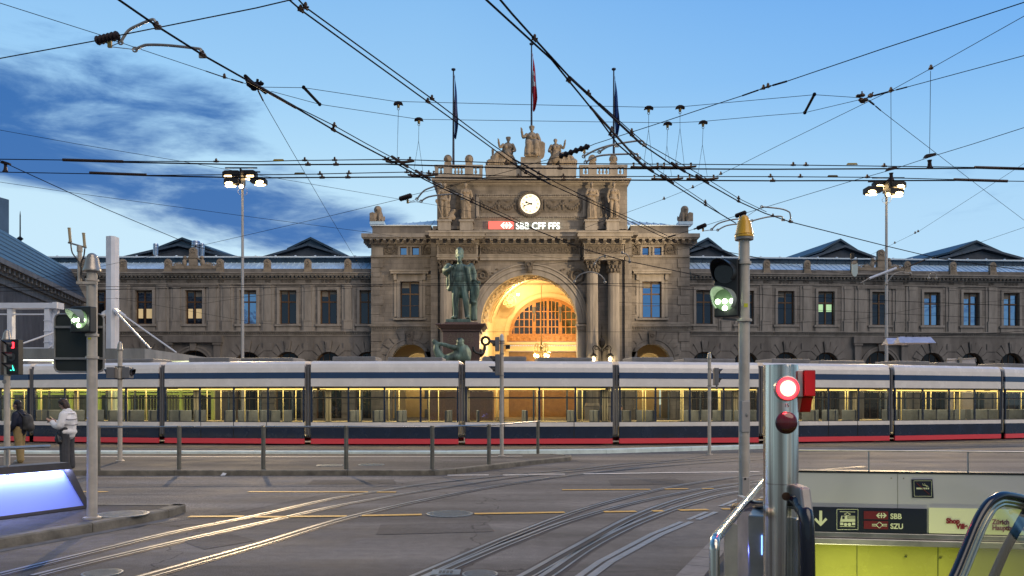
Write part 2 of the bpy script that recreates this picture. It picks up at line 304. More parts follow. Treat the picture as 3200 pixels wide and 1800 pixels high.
# ---------------------------------------------------------------- ground, road, islands, rails
def asphalt(name, base, warm, speck=.5):
    m = mat(name, base, .72); nt = m.node_tree; b = nt.nodes['Principled BSDF']; L = nt.links
    geo = nt.nodes.new('ShaderNodeNewGeometry')
    def noise(sc, det, vec=None, ro=.6):
        x = nt.nodes.new('ShaderNodeTexNoise'); x.inputs['Scale'].default_value = sc; x.inputs['Detail'].default_value = det; x.inputs['Roughness'].default_value = ro; L.new(vec or geo.outputs['Position'], x.inputs['Vector']); return x.outputs['Fac']
    def rng(f, a, bb, c, d):
        x = nt.nodes.new('ShaderNodeMapRange'); x.inputs[1].default_value = a; x.inputs[2].default_value = bb; x.inputs[3].default_value = c; x.inputs[4].default_value = d; L.new(f, x.inputs[0]); return x.outputs[0]
    mp = nt.nodes.new('ShaderNodeMapping'); mp.inputs['Scale'].default_value = (.18, 1.5, 1); L.new(geo.outputs['Position'], mp.inputs[0])
    big = rng(noise(.45, 5), .35, .65, .78, 1.18); band = rng(noise(.5, 4, mp.outputs[0]), .38, .62, .66, 1.2); fine = rng(noise(85, 3, None, .8), .36, .64, 1 - speck, 1 + speck * 1.3); mid = rng(noise(7, 6), .3, .7, .84, 1.14)
    vo = nt.nodes.new('ShaderNodeTexVoronoi'); vo.inputs['Scale'].default_value = 5; L.new(geo.outputs['Position'], vo.inputs['Vector']); spot = rng(vo.outputs['Distance'], .02, .05, 1.9, 1.0)
    mul = None
    for f in (big, band, fine, mid, spot):
        if mul is None: mul = f; continue
        x = nt.nodes.new('ShaderNodeMath'); x.operation = 'MULTIPLY'; L.new(mul, x.inputs[0]); L.new(f, x.inputs[1]); mul = x.outputs[0]
    # hairline cracks
    cr = nt.nodes.new('ShaderNodeTexVoronoi'); cr.feature = 'DISTANCE_TO_EDGE'; cr.inputs['Scale'].default_value = .22
    wv = nt.nodes.new('ShaderNodeTexNoise'); wv.inputs['Scale'].default_value = 1.6; wv.inputs['Detail'].default_value = 5; L.new(geo.outputs['Position'], wv.inputs['Vector'])
    vm = nt.nodes.new('ShaderNodeVectorMath'); vm.operation = 'MULTIPLY_ADD'; vm.inputs[1].default_value = (.9, .9, .9); L.new(wv.outputs['Color'], vm.inputs[0]); L.new(geo.outputs['Position'], vm.inputs[2]); L.new(vm.outputs[0], cr.inputs['Vector'])
    ck = rng(cr.outputs['Distance'], .0012, .0030, .45, 1.0)
    x = nt.nodes.new('ShaderNodeMath'); x.operation = 'MULTIPLY'; L.new(mul, x.inputs[0]); L.new(ck, x.inputs[1]); mul = x.outputs[0]
    mx = nt.nodes.new('ShaderNodeMix'); mx.data_type = 'RGBA'; L.new(noise(.25, 3), mx.inputs[0]); mx.inputs[6].default_value = tuple(base) + (1,); mx.inputs[7].default_value = tuple(warm) + (1,)
    m2 = nt.nodes.new('ShaderNodeMix'); m2.data_type = 'RGBA'; m2.blend_type = 'MULTIPLY'; m2.inputs[0].default_value = 1; L.new(mx.outputs[2], m2.inputs[6]); L.new(mul, m2.inputs[7]); L.new(m2.outputs[2], b.inputs['Base Color'])
    bp = nt.nodes.new('ShaderNodeBump'); bp.inputs['Strength'].default_value = .55; bp.inputs['Distance'].default_value = .006; L.new(noise(120, 3), bp.inputs['Height']); L.new(bp.outputs[0], b.inputs['Normal'])
    L.new(rng(noise(.9, 5), .3, .7, .74, .95), b.inputs['Roughness']); b.inputs['Specular IOR Level'].default_value = .22
    return m
ASPH = asphalt('asphalt', (.150, .136, .124), (.176, .154, .134))
ASPHC = asphalt('coarse_asphalt', (.175, .158, .144), (.200, .176, .152), .95)
PAVE = asphalt('pavement_asphalt', (.105, .098, .09), (.125, .108, .092), .4)
KERBM = mat('kerb_granite', (.17, .15, .115), .8, vary=.45, vscale=4, bump=.3, bscale=30)
KERB_TRAIL = mat('light_trail_kerb', (.74, .84, .78), .7, vary=.15, vscale=3)  # bright mint tone stands for a light trail
YEL = mat('yellow_marking', (.72, .40, .07), .6, vary=.3, vscale=14)
WHI = mat('white_marking', (.78, .70, .60), .6, vary=.25, vscale=14)
RAILM = mat('polished_rail', (.34, .33, .32), .46, 1.0, vary=.2, vscale=1.5)
GROOVE = mat('rail_groove', (.012, .010, .012), .7)
RBASE = mat('rail_rust', (.045, .03, .028), .6, .3, vary=.4, vscale=9)
from mathutils.geometry import tessellate_polygon
HOLE = [(1.06, 2.2), (1.30, 3.8), (2.50, 6.86), (2.62, 6.98), (5.6, 6.52), (5.6, 2.2)]
def sheet(name, outer, holes, z, m):
    polys = [[Vector((x, y, 0)) for x, y in p] for p in [outer] + holes]
    tris = tessellate_polygon(polys); vs = [(p.x, p.y, z) for q in polys for p in q]
    me = bpy.data.meshes.new(name); fs = []
    for t in tris:
        a, b, c = (Vector(vs[i]) for i in t); fs.append(t if (b - a).cross(c - a).z > 0 else t[::-1])
    me.from_pydata(vs, [], fs); me.materials.append(m); o = bpy.data.objects.new(name, me); COL.objects.link(o); return struct(o)
sheet('ground', [(-700, -80), (700, -80), (700, 900), (-700, 900)], [HOLE], 0, ASPH)
# lane of coarser, paler asphalt left of the tracks
cl = [(-30, 11.6)] + [(p.x - .25, p.y) for p in (atz(x, y) for x, y in ((537, 1640), (800, 1600), (1024, 1553), (1166, 1530), (1343, 1503)))] + [(-1.2, 17.5), (-30, 17.5)]
sheet('road', cl, [], .003, ASPHC)
def kerb_run(mb, pts, w, h, seg=1.9, z=0.0):
    """row of kerb stones along a polyline of (x, y); the stone lies to the left of the run"""
    for (a, b) in zip(pts, pts[1:]):
        a = Vector(a); b = Vector(b); d = b - a; Ln = d.length; d.normalize(); nn = Vector((-d.y, d.x)); k = max(1, round(Ln / seg))
        for i in range(k):
            p = a + d * (Ln * i / k + .006); q = a + d * (Ln * (i + 1) / k - .006)
            P = [p, q, q + nn * w, p + nn * w]; c = .018
            v = [(P[0].x, P[0].y, z), (P[1].x, P[1].y, z), (P[2].x, P[2].y, z), (P[3].x, P[3].y, z)]
            t = [P[0] + nn * c, P[1] + nn * c, P[2], P[3]]
            v += [(P[0].x, P[0].y, h - c), (P[1].x, P[1].y, h - c)] + [(r.x, r.y, h) for r in t]
            mb.add(v, [(0, 1, 5, 4), (4, 5, 7, 6), (6, 7, 8, 9), (2, 3, 9, 8), (1, 2, 8, 7, 5), (0, 4, 6, 9, 3)])
# middle island with the railing
ISL = [(-40, 17.54), (-1.72, 17.60), (-1.25, 18.0), (0, 19.9), (1.62, 22.1), (1.7, 22.7), (1.2, 23.3), (-40, 23.3)]
mb = MB(); inner = [(-40, 17.70), (-1.78, 17.76), (-1.4, 18.1), (-.14, 20.0), (1.44, 22.15), (1.5, 22.6), (1.1, 23.14), (-40, 23.14)]
mb.slab(inner, .0, .112); struct(mb.build('pavement_island', PAVE))
mb = MB(); kerb_run(mb, ISL[:7], .165, .12); struct(mb.build('kerb', KERBM))
mb = MB(); kerb_run(mb, [ISL[6], ISL[7]], .165, .12); struct(mb.build('kerb', KERBM))
# added pale kerb beyond the island, in place of a white-green light trail
mb = MB(); kerb_run(mb, [(-40, 24.35), (-2, 24.25), (3.0, 25.3), (9, 28.0)], .30, .14, 3.0); struct(mb.build('trail_kerb', KERB_TRAIL))
# left front pavement
LP = [(-6.25, 6.9), (-5.63, 8.73), (-5.19, 9.86), (-4.78, 11.1), (-4.80, 11.72), (-13, 12.2)]
LPi = [(-6.43, 6.9), (-5.79, 8.78), (-5.35, 9.92), (-4.95, 11.1), (-4.98, 11.57), (-13, 12.05), (-13, 6.9)]
mb = MB(); mb.slab(LPi, 0, .108); struct(mb.build('pavement', PAVE))
mb = MB(); kerb_run(mb, LP, .17, .118, 1.2); struct(mb.build('kerb', KERBM))
# gutter strip beside it
mb = MB(); g = LP[:4]; mb.add([(x + .02, y - .02, .004) for x, y in g] + [(x + .17, y - .05, .004) for x, y in g], [(i, i + 4, i + 5, i + 1) for i in range(3)]); struct(mb.build('gutter', mat('gutter_stone', (.2, .18, .16), .7, vary=.25, vscale=5)))
# right front pavement round the stairwell
RP = [(-.1, 3.3), (1.55, 7.37), (2.25, 9.03), (3.4, 11.6), (4.6, 13.6), (30, 13.2), (30, 2.0), (-.55, 2.0)]
sheet('pavement', RP, [HOLE], .012, PAVE)
mb = MB(); mb.m = 0
ed = [Vector((-.1, 3.3)), Vector((1.55, 7.37)), Vector((2.25, 9.03)), Vector((3.4, 11.6))]
kerb_run(mb, ed, -.22, .02, .42); struct(mb.build('paving_strip', mat('paving_setts', (.19, .17, .16), .7, vary=.25, vscale=6)))
# rails
def rail(name, pts, head=.045, guard=.024, groove=.05, lite=1):
    P = smoothline([atz(x, y) for x, y in pts], 8); n = len(P)
    offs = [(-.075, .085 + groove, 0, .004), (-.035, head - .035, 1, .009), (head - .03, head - .03 + groove, 2, .0065), (head - .028 + groove, head - .028 + groove + guard, 1, .009)]
    mb = MB()
    for a, b, mi, z in offs:
        mb.m = mi; vs = []
        for i, p in enumerate(P):
            t = (P[min(i + 1, n - 1)] - P[max(i - 1, 0)]); nn = Vector((t.y, -t.x, 0)).normalized()
            for o_ in (a, b): q = p + nn * o_; vs.append((q.x, q.y, z))
        fs = [(2 * i, 2 * i + 1, 2 * i + 3, 2 * i + 2) for i in range(n - 1)]
        if Vector((vs[1][0] - vs[0][0], vs[1][1] - vs[0][1], 0)).cross(Vector((vs[2][0] - vs[0][0], vs[2][1] - vs[0][1], 0))).z < 0: fs = [f[::-1] for f in fs]
        mb.add(vs, fs)
    return struct(mb.build(name, [RBASE, RAILM, GROOVE]))
rail('tram_rail', [(-160, 1836), (0, 1794), (264, 1730), (537, 1664), (800, 1611), (1024, 1561), (1166, 1538), (1343, 1511), (1600, 1484), (1802, 1466), (1960, 1449), (2200, 1432)])
rail('tram_rail', [(102, 1800), (264, 1760), (528, 1698), (800, 1637), (1067, 1578), (1328, 1533), (1600, 1493), (1830, 1470), (1990, 1453), (2300, 1431)])
rail('tram_rail', [(300, 1840), (450, 1800), (800, 1702), (1073, 1620), (1328, 1561), (1600, 1511), (1864, 1476), (2128, 1452), (2400, 1434)], groove=.075)
rail('tram_rail', [(1200, 1840), (1297, 1800), (1450, 1735), (1600, 1672), (1799, 1598), (2004, 1542), (2159, 1511), (2376, 1483), (2700, 1458)])
rail('tram_rail', [(1250, 1840), (1343, 1800), (1600, 1692), (1817, 1614), (2066, 1552), (2314, 1510), (2700, 1470)])
rail('tram_rail', [(1540, 1840), (1631, 1800), (1799, 1707), (1988, 1608), (2159, 1550), (2320, 1518), (2650, 1482)], head=.055, groove=.07)
rail('tram_rail', [(1610, 1840), (1696, 1800), (1848, 1701), (2004, 1626), (2159, 1572), (2314, 1536), (2650, 1496)], head=.055, groove=.06)
def strip(mb, pts, w, z):
    P = [atz(x, y) for x, y in pts]; vs = []
    for i, p in enumerate(P):
        t = P[min(i + 1, len(P) - 1)] - P[max(i - 1, 0)]; nn = Vector((t.y, -t.x, 0)).normalized()
        for s in (-w / 2, w / 2): q = p + nn * s; vs.append((q.x, q.y, z))
    fs = [(2 * i, 2 * i + 1, 2 * i + 3, 2 * i + 2) for i in range(len(P) - 1)]
    if (Vector(vs[1]) - Vector(vs[0])).cross(Vector(vs[2]) - Vector(vs[0])).z < 0: fs = [f[::-1] for f in fs]
    mb.add(vs, fs)
mb = MB()
for a in [[(1790, 1816), (1873, 1757), (2035, 1671), (2130, 1632)], [(2150, 1625), (2209, 1601)], [(2250, 1583), (2330, 1552)]]: strip(mb, a, .07, .008); strip(mb, [(x + 26 - (y - 1550) * -.05, y) for x, y in a], .08, .008)
struct(mb.build('drainage_channel', mat('drain_steel', (.36, .34, .33), .4, .6, vary=.2, vscale=6)))
mb = MB()
for a in [((150, 1538), (335, 1538)), ((776, 1538), (1150, 1538.5)), ((1178, 1539), (1238, 1539)), ((1757, 1532), (2032, 1530.5)), ((2077, 1529.5), (2150, 1528.5)), ((2193, 1528), (2230, 1528))]: strip(mb, a, .13, .010)
for a in [((590, 1616), (760, 1615)), ((800, 1617), (895, 1616.5)), ((905, 1616), (1083, 1614.5)), ((1131, 1613), (1318, 1609.5)), ((1483, 1607), (1765, 1602.5)), ((1887, 1601), (1988, 1599.5)), ((2038, 1598.5), (2073, 1598)), ((2122, 1596), (2212, 1594)), ((2256, 1592), (2310, 1592))]: strip(mb, a, .15, .010)
struct(mb.build('yellow_road_marking', YEL))
mb = MB()
for a in [((1398, 1486.5), (1527, 1485.5)), ((1572, 1486), (1650, 1485)), ((1651, 1483.5), (1765, 1483)), ((1825, 1482.5), (2100, 1478), (2373, 1475.5))]: strip(mb, a, .17, .011)
struct(mb.build('white_road_marking', WHI))
mb = MB(); 
for a in [((-300, 1447), (480, 1447), (1500, 1448))]: pass
v = [(-40, 22.1), (-2.0, 22.05), (0.3, 22.3), (.3, 22.42), (-2, 22.2), (-40, 22.25)]
mb.add([(x, y, .116) for x, y in v], [(0, 1, 4, 5), (1, 2, 3, 4)]); struct(mb.build('white_road_marking', WHI))
# manhole covers, iron frame and patterned lid
IRON = mat('cast_iron', (.13, .13, .125), .45, .5, vary=.3, vscale=12)
IRONL = mat('worn_iron', (.30, .31, .31), .35, .6, vary=.2, vscale=12)
def manhole(px, py, rad, z0, label, grid=True):
    c = atz(px, py, z0); o = thing('manhole_cover', c, label, 'manhole cover', 'manhole covers in the street')
    mb = MB(); mb.lathe([(rad * 1.12, 0), (rad * 1.12, .012), (rad * 1.02, .013), (rad * 1.02, .008)], c, 40); mb.build('frame', IRONL, o)
    mb = MB(); mb.lathe([(rad, 0), (rad, .0105)], c, 40); mb.m = 1
    k = 15
    for i in range(-k, k + 1):
        for j in range(-k, k + 1):
            x, y = i * rad / k, j * rad / k
            if x * x + y * y < (rad * .9) ** 2 and (i + j) % 2 == 0:
                s = rad / k * .42; mb.box(c.x + x - s, c.x + x + s, c.y + y - s, c.y + y + s, c.z + .0105, c.z + .0135)
    mb.build('lid', [IRON, IRONL], o)
manhole(1405, 1607, .30, .0, 'round iron manhole cover interrupting the dashed yellow line in mid road')
manhole(382, 1608, .30, .108, 'round iron manhole cover on the kerbed pavement corner by the blue glowing wall')
manhole(320, 1793, .16, .0, 'small round iron cover between the tram rails at the lower left')
manhole(1500, 1796, .15, .0, 'small round iron cover beside the square plate at the bottom of the road')
manhole(1030, 1455, .28, .112, 'round iron manhole cover on the railed island, left of a second flat one')
manhole(1160, 1453, .28, .112, 'round iron manhole cover on the railed island, right of a first flat one')
c = atz(1395, 1791); o = thing('drain_plate', c, 'square iron plate set in the asphalt beside two rails at the bottom', 'drain cover')
mb = MB(); mb.box(c.x - .14, c.x + .13, c.y - .10, c.y + .12, 0, .010); mb.build('frame', IRONL, o)
mb = MB()
for i in range(4):
    for j in range(3): mb.box(c.x - .07 + i * .035, c.x - .045 + i * .035, c.y - .05 + j * .04, c.y - .022 + j * .04, .010, .014)
mb.build('relief', IRON, o)
# patched asphalt
PATCH = asphalt('patched_asphalt', (.105, .095, .088), (.12, .106, .094), .35)
for k, q in enumerate(([(1190, 1640), (1520, 1632), (1545, 1662), (1175, 1672)], [(560, 1690), (720, 1668), (800, 1690), (640, 1718)], [(1900, 1500), (2110, 1496), (2150, 1512), (1910, 1517)], [(980, 1500), (1230, 1499), (1240, 1514), (960, 1515)])):
    sheet('road_patch', [(p.x, p.y) for p in (atz(*c) for c in q)], [], .0045, PATCH)
# litter at the kerb
c = atz(697, 1487); mb = MB(); mb.add([(c.x - .06, c.y, .005), (c.x + .05, c.y - .03, .012), (c.x + .07, c.y + .03, .05), (c.x - .02, c.y + .05, .07), (c.x, c.y + .01, .03)], [(0, 1, 4), (1, 2, 4), (2, 3, 4), (3, 0, 4)])
o = mb.build('paper_scrap', mat('paper', (.75, .73, .7), .8)); tag(o, 'crumpled scrap of white paper lying at the foot of the island kerb', 'litter')
s_ = o.modifiers.new('t', 'SOLIDIFY'); s_.thickness = .002
# ---------------------------------------------------------------- the railway station
ST = thing('train_station', (0, 84, 0), 'long grey stone railway station with arched portal, clock gable and statues', 'station')
K = 84 / F
def Z(py): return zof(py, 84)
PANE_K = []
def pane_mat(name, refl, dark, tint=(.7, .82, 1)):
    m = bpy.data.materials.new(name); m.use_nodes = True; nt = m.node_tree; nt.nodes.clear(); L = nt.links
    o = nt.nodes.new('ShaderNodeOutputMaterial'); mx = nt.nodes.new('ShaderNodeMixShader'); d = nt.nodes.new('ShaderNodeBsdfDiffuse'); g = nt.nodes.new('ShaderNodeBsdfGlossy')
    d.inputs[0].default_value = tuple(dark) + (1,); g.inputs['Roughness'].default_value = .015; g.inputs[0].default_value = tuple(tint) + (1,); mx.inputs[0].default_value = refl
    geo = nt.nodes.new('ShaderNodeNewGeometry'); no = nt.nodes.new('ShaderNodeTexNoise'); no.inputs['Scale'].default_value = .8; no.inputs['Detail'].default_value = 2; L.new(geo.outputs['Position'], no.inputs['Vector'])
    bp = nt.nodes.new('ShaderNodeBump'); bp.inputs['Strength'].default_value = .55; bp.inputs['Distance'].default_value = .05; L.new(no.outputs['Fac'], bp.inputs['Height']); L.new(bp.outputs[0], g.inputs['Normal'])
    L.new(d.outputs[0], mx.inputs[1]); L.new(g.outputs[0], mx.inputs[2]); L.new(mx.outputs[0], o.inputs[0]); return m
PANE = pane_mat('window_glass', .10, (.006, .008, .014))
PANEB = pane_mat('bright_window_glass', .9, (.008, .02, .05), (.35, .62, 1))
PANEW = pane_mat('arch_window_glass', .04, (.012, .009, .007))
ROOML = mat('lit_room', (.4, .5, .35), .8, emit=(.55, .95, .45), estr=.55)
ROOMW = mat('lit_room_warm', (.5, .4, .25), .8, emit=(1, .72, .34), estr=.35)
BLIND = mat('window_blind', (.22, .20, .17), .8)
class Fr:
    """wing frame: local x along the wall, y into the building, z up -> world"""
    def __init__(s, x0, y0, a): s.x0, s.y0, s.c, s.s = x0, y0, math.cos(a), math.sin(a)
    def __call__(s, p): return Vector((s.x0 + p.x * s.c - p.y * s.s, s.y0 + p.x * s.s + p.y * s.c, p.z))
    def loc(s, px):                 # photo column -> local x on the wall plane
        k = (px - CX) / F; t = s.s / s.c; X = k * (s.y0 - s.x0 * t) / (1 - k * t); return (X - s.x0) / s.c
def rect_win(fr, cx, z0, z1, w, parent, lit=0, bright=False, rec=.32, muntin=3):
    mb = MB(); mb.T = fr; h = z1 - z0; t = .09
    mb.box(cx - w / 2, cx - w / 2 + t, rec - .08, rec + .06, z0, z1); mb.box(cx + w / 2 - t, cx + w / 2, rec - .08, rec + .06, z0, z1)
    mb.box(cx - w / 2 + t, cx + w / 2 - t, rec - .08, rec + .06, z0, z0 + t); mb.box(cx - w / 2 + t, cx + w / 2 - t, rec - .08, rec + .06, z1 - t, z1)
    mb.box(cx - .07, cx + .07, rec - .10, rec + .06, z0 + t, z1 - t)
    if muntin:
        zz = z0 + h * .66
        for a, b in ((cx - w / 2 + t, cx - .07), (cx + .07, cx + w / 2 - t)):
            mb.box(a, b, rec - .085, rec + .06, zz - .07, zz + .07)
            if muntin > 3: mb.box(a, b, rec - .06, rec + .05, z0 + h * .34 - .02, z0 + h * .34 + .02)
    f = mb.build('window', WOOD, parent)
    mb = MB(); mb.T = fr; rnd = random.Random(int(cx * 97))
    for s in (-1, 1):
        a = rnd.uniform(-.012, .012); x0, x1 = (cx - w / 2 + t, cx - .07) if s < 0 else (cx + .07, cx + w / 2 - t)
        mb.add([(x0, rec + a, z0 + t), (x1, rec - a, z0 + t), (x1, rec - a, z1 - t), (x0, rec + a, z1 - t)], [(0, 1, 2, 3)])
    mb.build('pane', PANEB if bright else PANE, f)
    for s in (-1, 1):
        x0, x1 = (cx - w / 2 + t, cx - .07) if s < 0 else (cx + .07, cx + w / 2 - t)
        drop = rnd.choice((.16, .16, .2, .3, .55)); mb = MB(); mb.T = fr; mb.box(x0 + .03, x1 - .03, rec - .045, rec - .02, z1 - t - drop, z1 - t - .01); mb.build('blind', BLIND, f)
        if lit: mb = MB(); mb.T = fr; mb.box(x0 + .06, x1 - .06 - .1 * (s < 0), rec - .03, rec - .018, z0 + h * (.40 if lit == 1 else .18), z0 + h * (.62 if lit == 1 else .46)); mb.build('lit_room', ROOML if lit == 1 else ROOMW, f)
def arch_wall(mb, x0, x1, z0, z1, cx, r, zs, y0, y1, n=18):
    """wall panel with an arched opening; zs = springline"""
    A = arc(cx, zs, r, math.pi, 0, n)
    for (ax, az), (bx, bz) in zip(A, A[1:]):
        mb.add([(ax, y0, az), (bx, y0, bz), (bx, y0, z1), (ax, y0, z1)], [(0, 1, 2, 3)])
        mb.add([(ax, y0, az), (bx, y0, bz), (bx, y1, bz), (ax, y1, az)], [(0, 3, 2, 1)])
    mb.add([(cx - r, y0, z1), (cx + r, y0, z1), (cx + r, y1, z1), (cx - r, y1, z1)], [(0, 1, 2, 3)])
    mb.box(x0, cx - r, y0, y1, z0, z1); mb.box(cx + r, x1, y0, y1, z0, z1)
def arch_ring(mb, cx, zs, r0, r1, y0, y1, a0=math.pi, a1=0, n=24):
    A = arc(cx, zs, r0, a0, a1, n); B = arc(cx, zs, r1, a0, a1, n)
    for i in range(n): mb.prism([A[i], A[i + 1], B[i + 1], B[i]], y0, y1)
def arch_glaze(fr, cx, r, z0, zs, rec, parent, m=PANEW, bars=4, name='arched_window', wood=WOOD):
    mb = MB(); mb.T = fr
    arch_ring(mb, cx, zs, r - .14, r, rec - .06, rec + .06, n=18); mb.box(cx - r, cx - r + .14, rec - .06, rec + .06, z0, zs); mb.box(cx + r - .14, cx + r, rec - .06, rec + .06, z0, zs)
    for i in range(1, bars):
        x = -r + 2 * r * i / bars; top = zs + math.sqrt(max(0, (r - .07) ** 2 - x * x)); mb.box(cx + x - .03, cx + x + .03, rec - .05, rec + .05, z0, top)
    mb.box(cx - r + .14, cx + r - .14, rec - .06, rec + .07, zs - .35, zs - .22)
    f = mb.build(name, wood, parent)
    mb = MB(); mb.T = fr; A = arc(cx, zs, r - .1, math.pi, 0, 18)
    mb.add([(x, rec, z) for x, z in A] + [(cx + r - .1, rec, z0), (cx - r + .1, rec, z0)], [tuple(range(20, -1, -1))]); mb.build('pane', m, f)
def ornament(mb, x0, x1, y, z0, z1, n, rnd, d=.09):
    """scrollwork relief: rings, leaves and bosses between the bounds"""
    w = (x1 - x0) / n; h = z1 - z0
    for i in range(n):
        c = (x0 + w * (i + .5), y, (z0 + z1) / 2 + rnd.uniform(-.06, .06) * h); R = min(w, h) * .36
        mb.torus(c, R, R * .22, n=12, m=5); mb.ell(c, (R * .38, d, R * .38), 7, 5)
        for k in range(5):
            a = rnd.uniform(0, 6.28); mb.ell((c[0] + math.cos(a) * R * 1.25, y, c[2] + math.sin(a) * R * 1.1), (R * .3, d * .8, R * .17), 6, 4)
def garland(mb, x0, x1, y, z0, z1, n, d=.14):
    w = (x1 - x0) / n; h = z1 - z0
    for i in range(n):
        a = x0 + w * i; m = 9
        for k in range(m + 1):
            u = k / m; s = .5 + .5 * math.sin(math.pi * u); mb.ell((a + w * u, y, z1 - h * .12 - h * .62 * (1 - (2 * u - 1) ** 2)), (w / m * .75, d * s, h * .13 * (.6 + .6 * s)), 7, 5)
        mb.ell((a, y, z1 - h * .5), (w * .07, d, h * .42), 7, 5); mb.ell((a + w * .5, y, z1 - h * .12), (w * .16, d * .7, h * .1), 7, 5)
    mb.ell((x1, y, z1 - h * .5), (w * .07, d, h * .42), 7, 5)
def acroterion(mb, fr, x, y, z, w, h):
    mb.box(x - w * .42, x + w * .42, y - .22, y + .22, z, z + h * .36); mb.box(x - w * .5, x + w * .5, y - .27, y + .27, z, z + h * .1)
    P = [(x - w * .40, z + h * .36), (x + w * .40, z + h * .36), (x + w * .42, z + h * .72)] + [(x + w * .42 * math.cos(a), z + h * .72 + h * .28 * math.sin(a)) for a in (i * math.pi / 8 for i in range(1, 8))] + [(x - w * .42, z + h * .72)]
    mb.prism(P, y - .16, y + .16)
    mb.torus((x, y - .17, z + h * .70), w * .2, w * .06, n=12, m=5)
    for s in (-1, 1): mb.torus((x + s * w * .17, y - .17, z + h * .48), w * .10, w * .045, n=10, m=5)
def pedestal_bay(mb, x, z0, z1, zp):
    mb.box(x - .46, x + .46, -.20, .02, z0, zp); mb.box(x - .50, x + .50, -.24, .02, zp - .12, zp)
    mb.box(x - .36, x + .36, -.15, .02, zp, z1); mb.box(x - .42, x + .42, -.19, .02, z1 - .34, z1)
    mb.box(x - .66, x - .38, -.07, .02, z0, z1); mb.box(x + .38, x + .66, -.07, .02, z0, z1)
Z_G, Z_ST0, Z_ST1, Z_W0, Z_W1, Z_AR, Z_CO0, Z_CO1, Z_PAR, Z_EAVE = 0, Z(1050), Z(1034), Z(1013), Z(907), Z(889), Z(866), Z(853), Z(841), Z(838)
ARCH_R, ARCH_S = 1.36, Z(1139)
def wing(fr, centers, big, x_in, x_out, litm, side):
    rnd = random.Random(side + 3); lo, hi = min(x_in, x_out), max(x_in, x_out)
    cs = sorted(centers + [big]); mids = [(a + b) / 2 for a, b in zip(cs, cs[1:])]
    # ground floor: rusticated arcade
    mb = MB(); mb.T = fr; vb = MB(); vb.T = fr
    edges = [lo] + mids + [hi]
    for c, a, b in zip(cs, edges, edges[1:]):
        r = ARCH_R if c != big else 1.75; zs = ARCH_S if c != big else Z(1146)
        arch_wall(mb, a, b, Z_G, Z_ST0, c, r, zs, 0, .7)
        if c != big:
            for i in range(9):
                a0 = math.pi * (1 - i / 9) - .02; a1 = math.pi * (1 - (i + 1) / 9) + .02; am = (a0 + a1) / 2; ro = r + (.95 if abs(i - 4) > 1 else 1.12)
                if abs(i - 4) == 4: ro = r + .62
                vb.prism([(c + r * math.cos(a0), zs + r * math.sin(a0)), (c + ro * math.cos(a0), zs + ro * math.sin(a0)), (c + ro * math.cos(a1), zs + ro * math.sin(a1)), (c + r * math.cos(a1), zs + r * math.sin(a1))], -.11 if i != 4 else -.2, 0)
            vb.prism([(c - .24, zs + r - .04), (c + .24, zs + r - .04), (c + .34, zs + r + 1.2), (c - .34, zs + r + 1.2)], -.26, -.19)
            vb.box(c - .16, c + .16, -.30, -.25, zs + r + .25, zs + r + .95)
            for s in (-1, 1):
                for k in range(5):
                    zz = .5 + k * 1.1
                    e0, e1 = (c - r - .72, c - r - .03) if s < 0 else (c + r + .03, c + r + .72)
                    vb.box(e0, e1, -.10, 0, zz, zz + 1.02)
        else:
            arch_ring(vb, c, zs, r, r + .28, -.16, 0); arch_ring(vb, c, zs, r + .30, r + .46, -.22, 0)
            vb.prism([(c - .25, zs + r - .05), (c + .25, zs + r - .05), (c + .36, Z_ST0 - .6), (c - .36, Z_ST0 - .6)], -.34, 0)
            for s in (-1, 1):
                x = c + s * 2.55; vb.box(x - .36, x + .36, -.35, 0, 0, Z_ST0 - .75); vb.box(x - .46, x + .46, -.45, 0, Z_ST0 - .95, Z_ST0 - .7)
            vb.box(c - 3.1, c + 3.1, -.5, 0, Z_ST0 - .7, Z_ST0 - .001)
        arch_glaze(fr, c, r - .01, 0.0, zs, .5, ST, PANEW)
    for m_ in mids:
        vb.box(m_ - .52, m_ + .52, -.10, 0, Z_ST0 - 1.55, Z_ST0 - .72) if abs(m_ - big) > 3 else None
        vb.box(m_ - .55, m_ + .55, -.10, 0, Z_ST0 - 2.5, Z_ST0 - 1.62) if abs(m_ - big) > 3 else None
    mb.build('arcade_wall', STONE_D, ST); vb.build('rustication_pattern', STONE_D, ST)
    # upper storey
    mb = MB(); mb.T = fr
    xs = lo
    W_ = 1.72
    for c in cs:
        mb.box(xs, c - W_ / 2, 0, .6, Z_ST1, Z_AR); xs = c + W_ / 2
        mb.box(c - W_ / 2, c + W_ / 2, 0, .6, Z_ST1, Z_W0); mb.box(c - W_ / 2, c + W_ / 2, 0, .6, Z_W1, Z_AR)
        if c == big: mb.box(c - 2.6, c + 2.6, -.22, 0, Z_AR - .3, Z_AR)
    mb.box(xs, hi, 0, .6, Z_ST1, Z_AR)
    mb.box(lo, hi, .0, .6, Z_ST0, Z_ST1); mb.box(lo, hi, 0, .6, Z_AR, Z_CO0)
    mb.build('upper_wall', STONE, ST)
    pb = MB(); pb.T = fr; ob = MB(); ob.T = fr
    for m_ in mids + ([lo + .8] if side < 0 else [hi - .8]):
        if abs(m_ - big) < 3.2: 
            for dx in (-.85, .65): pedestal_bay(pb, m_ + dx * (1 if m_ > big else -1), Z_ST1, Z_AR - .05, Z(1000))
        else: pedestal_bay(pb, m_, Z_ST1, Z_AR - .05, Z(1000))
        ornament(ob, m_ - .32, m_ + .32, -.02, Z(884), Z(873), 2, rnd, .05)
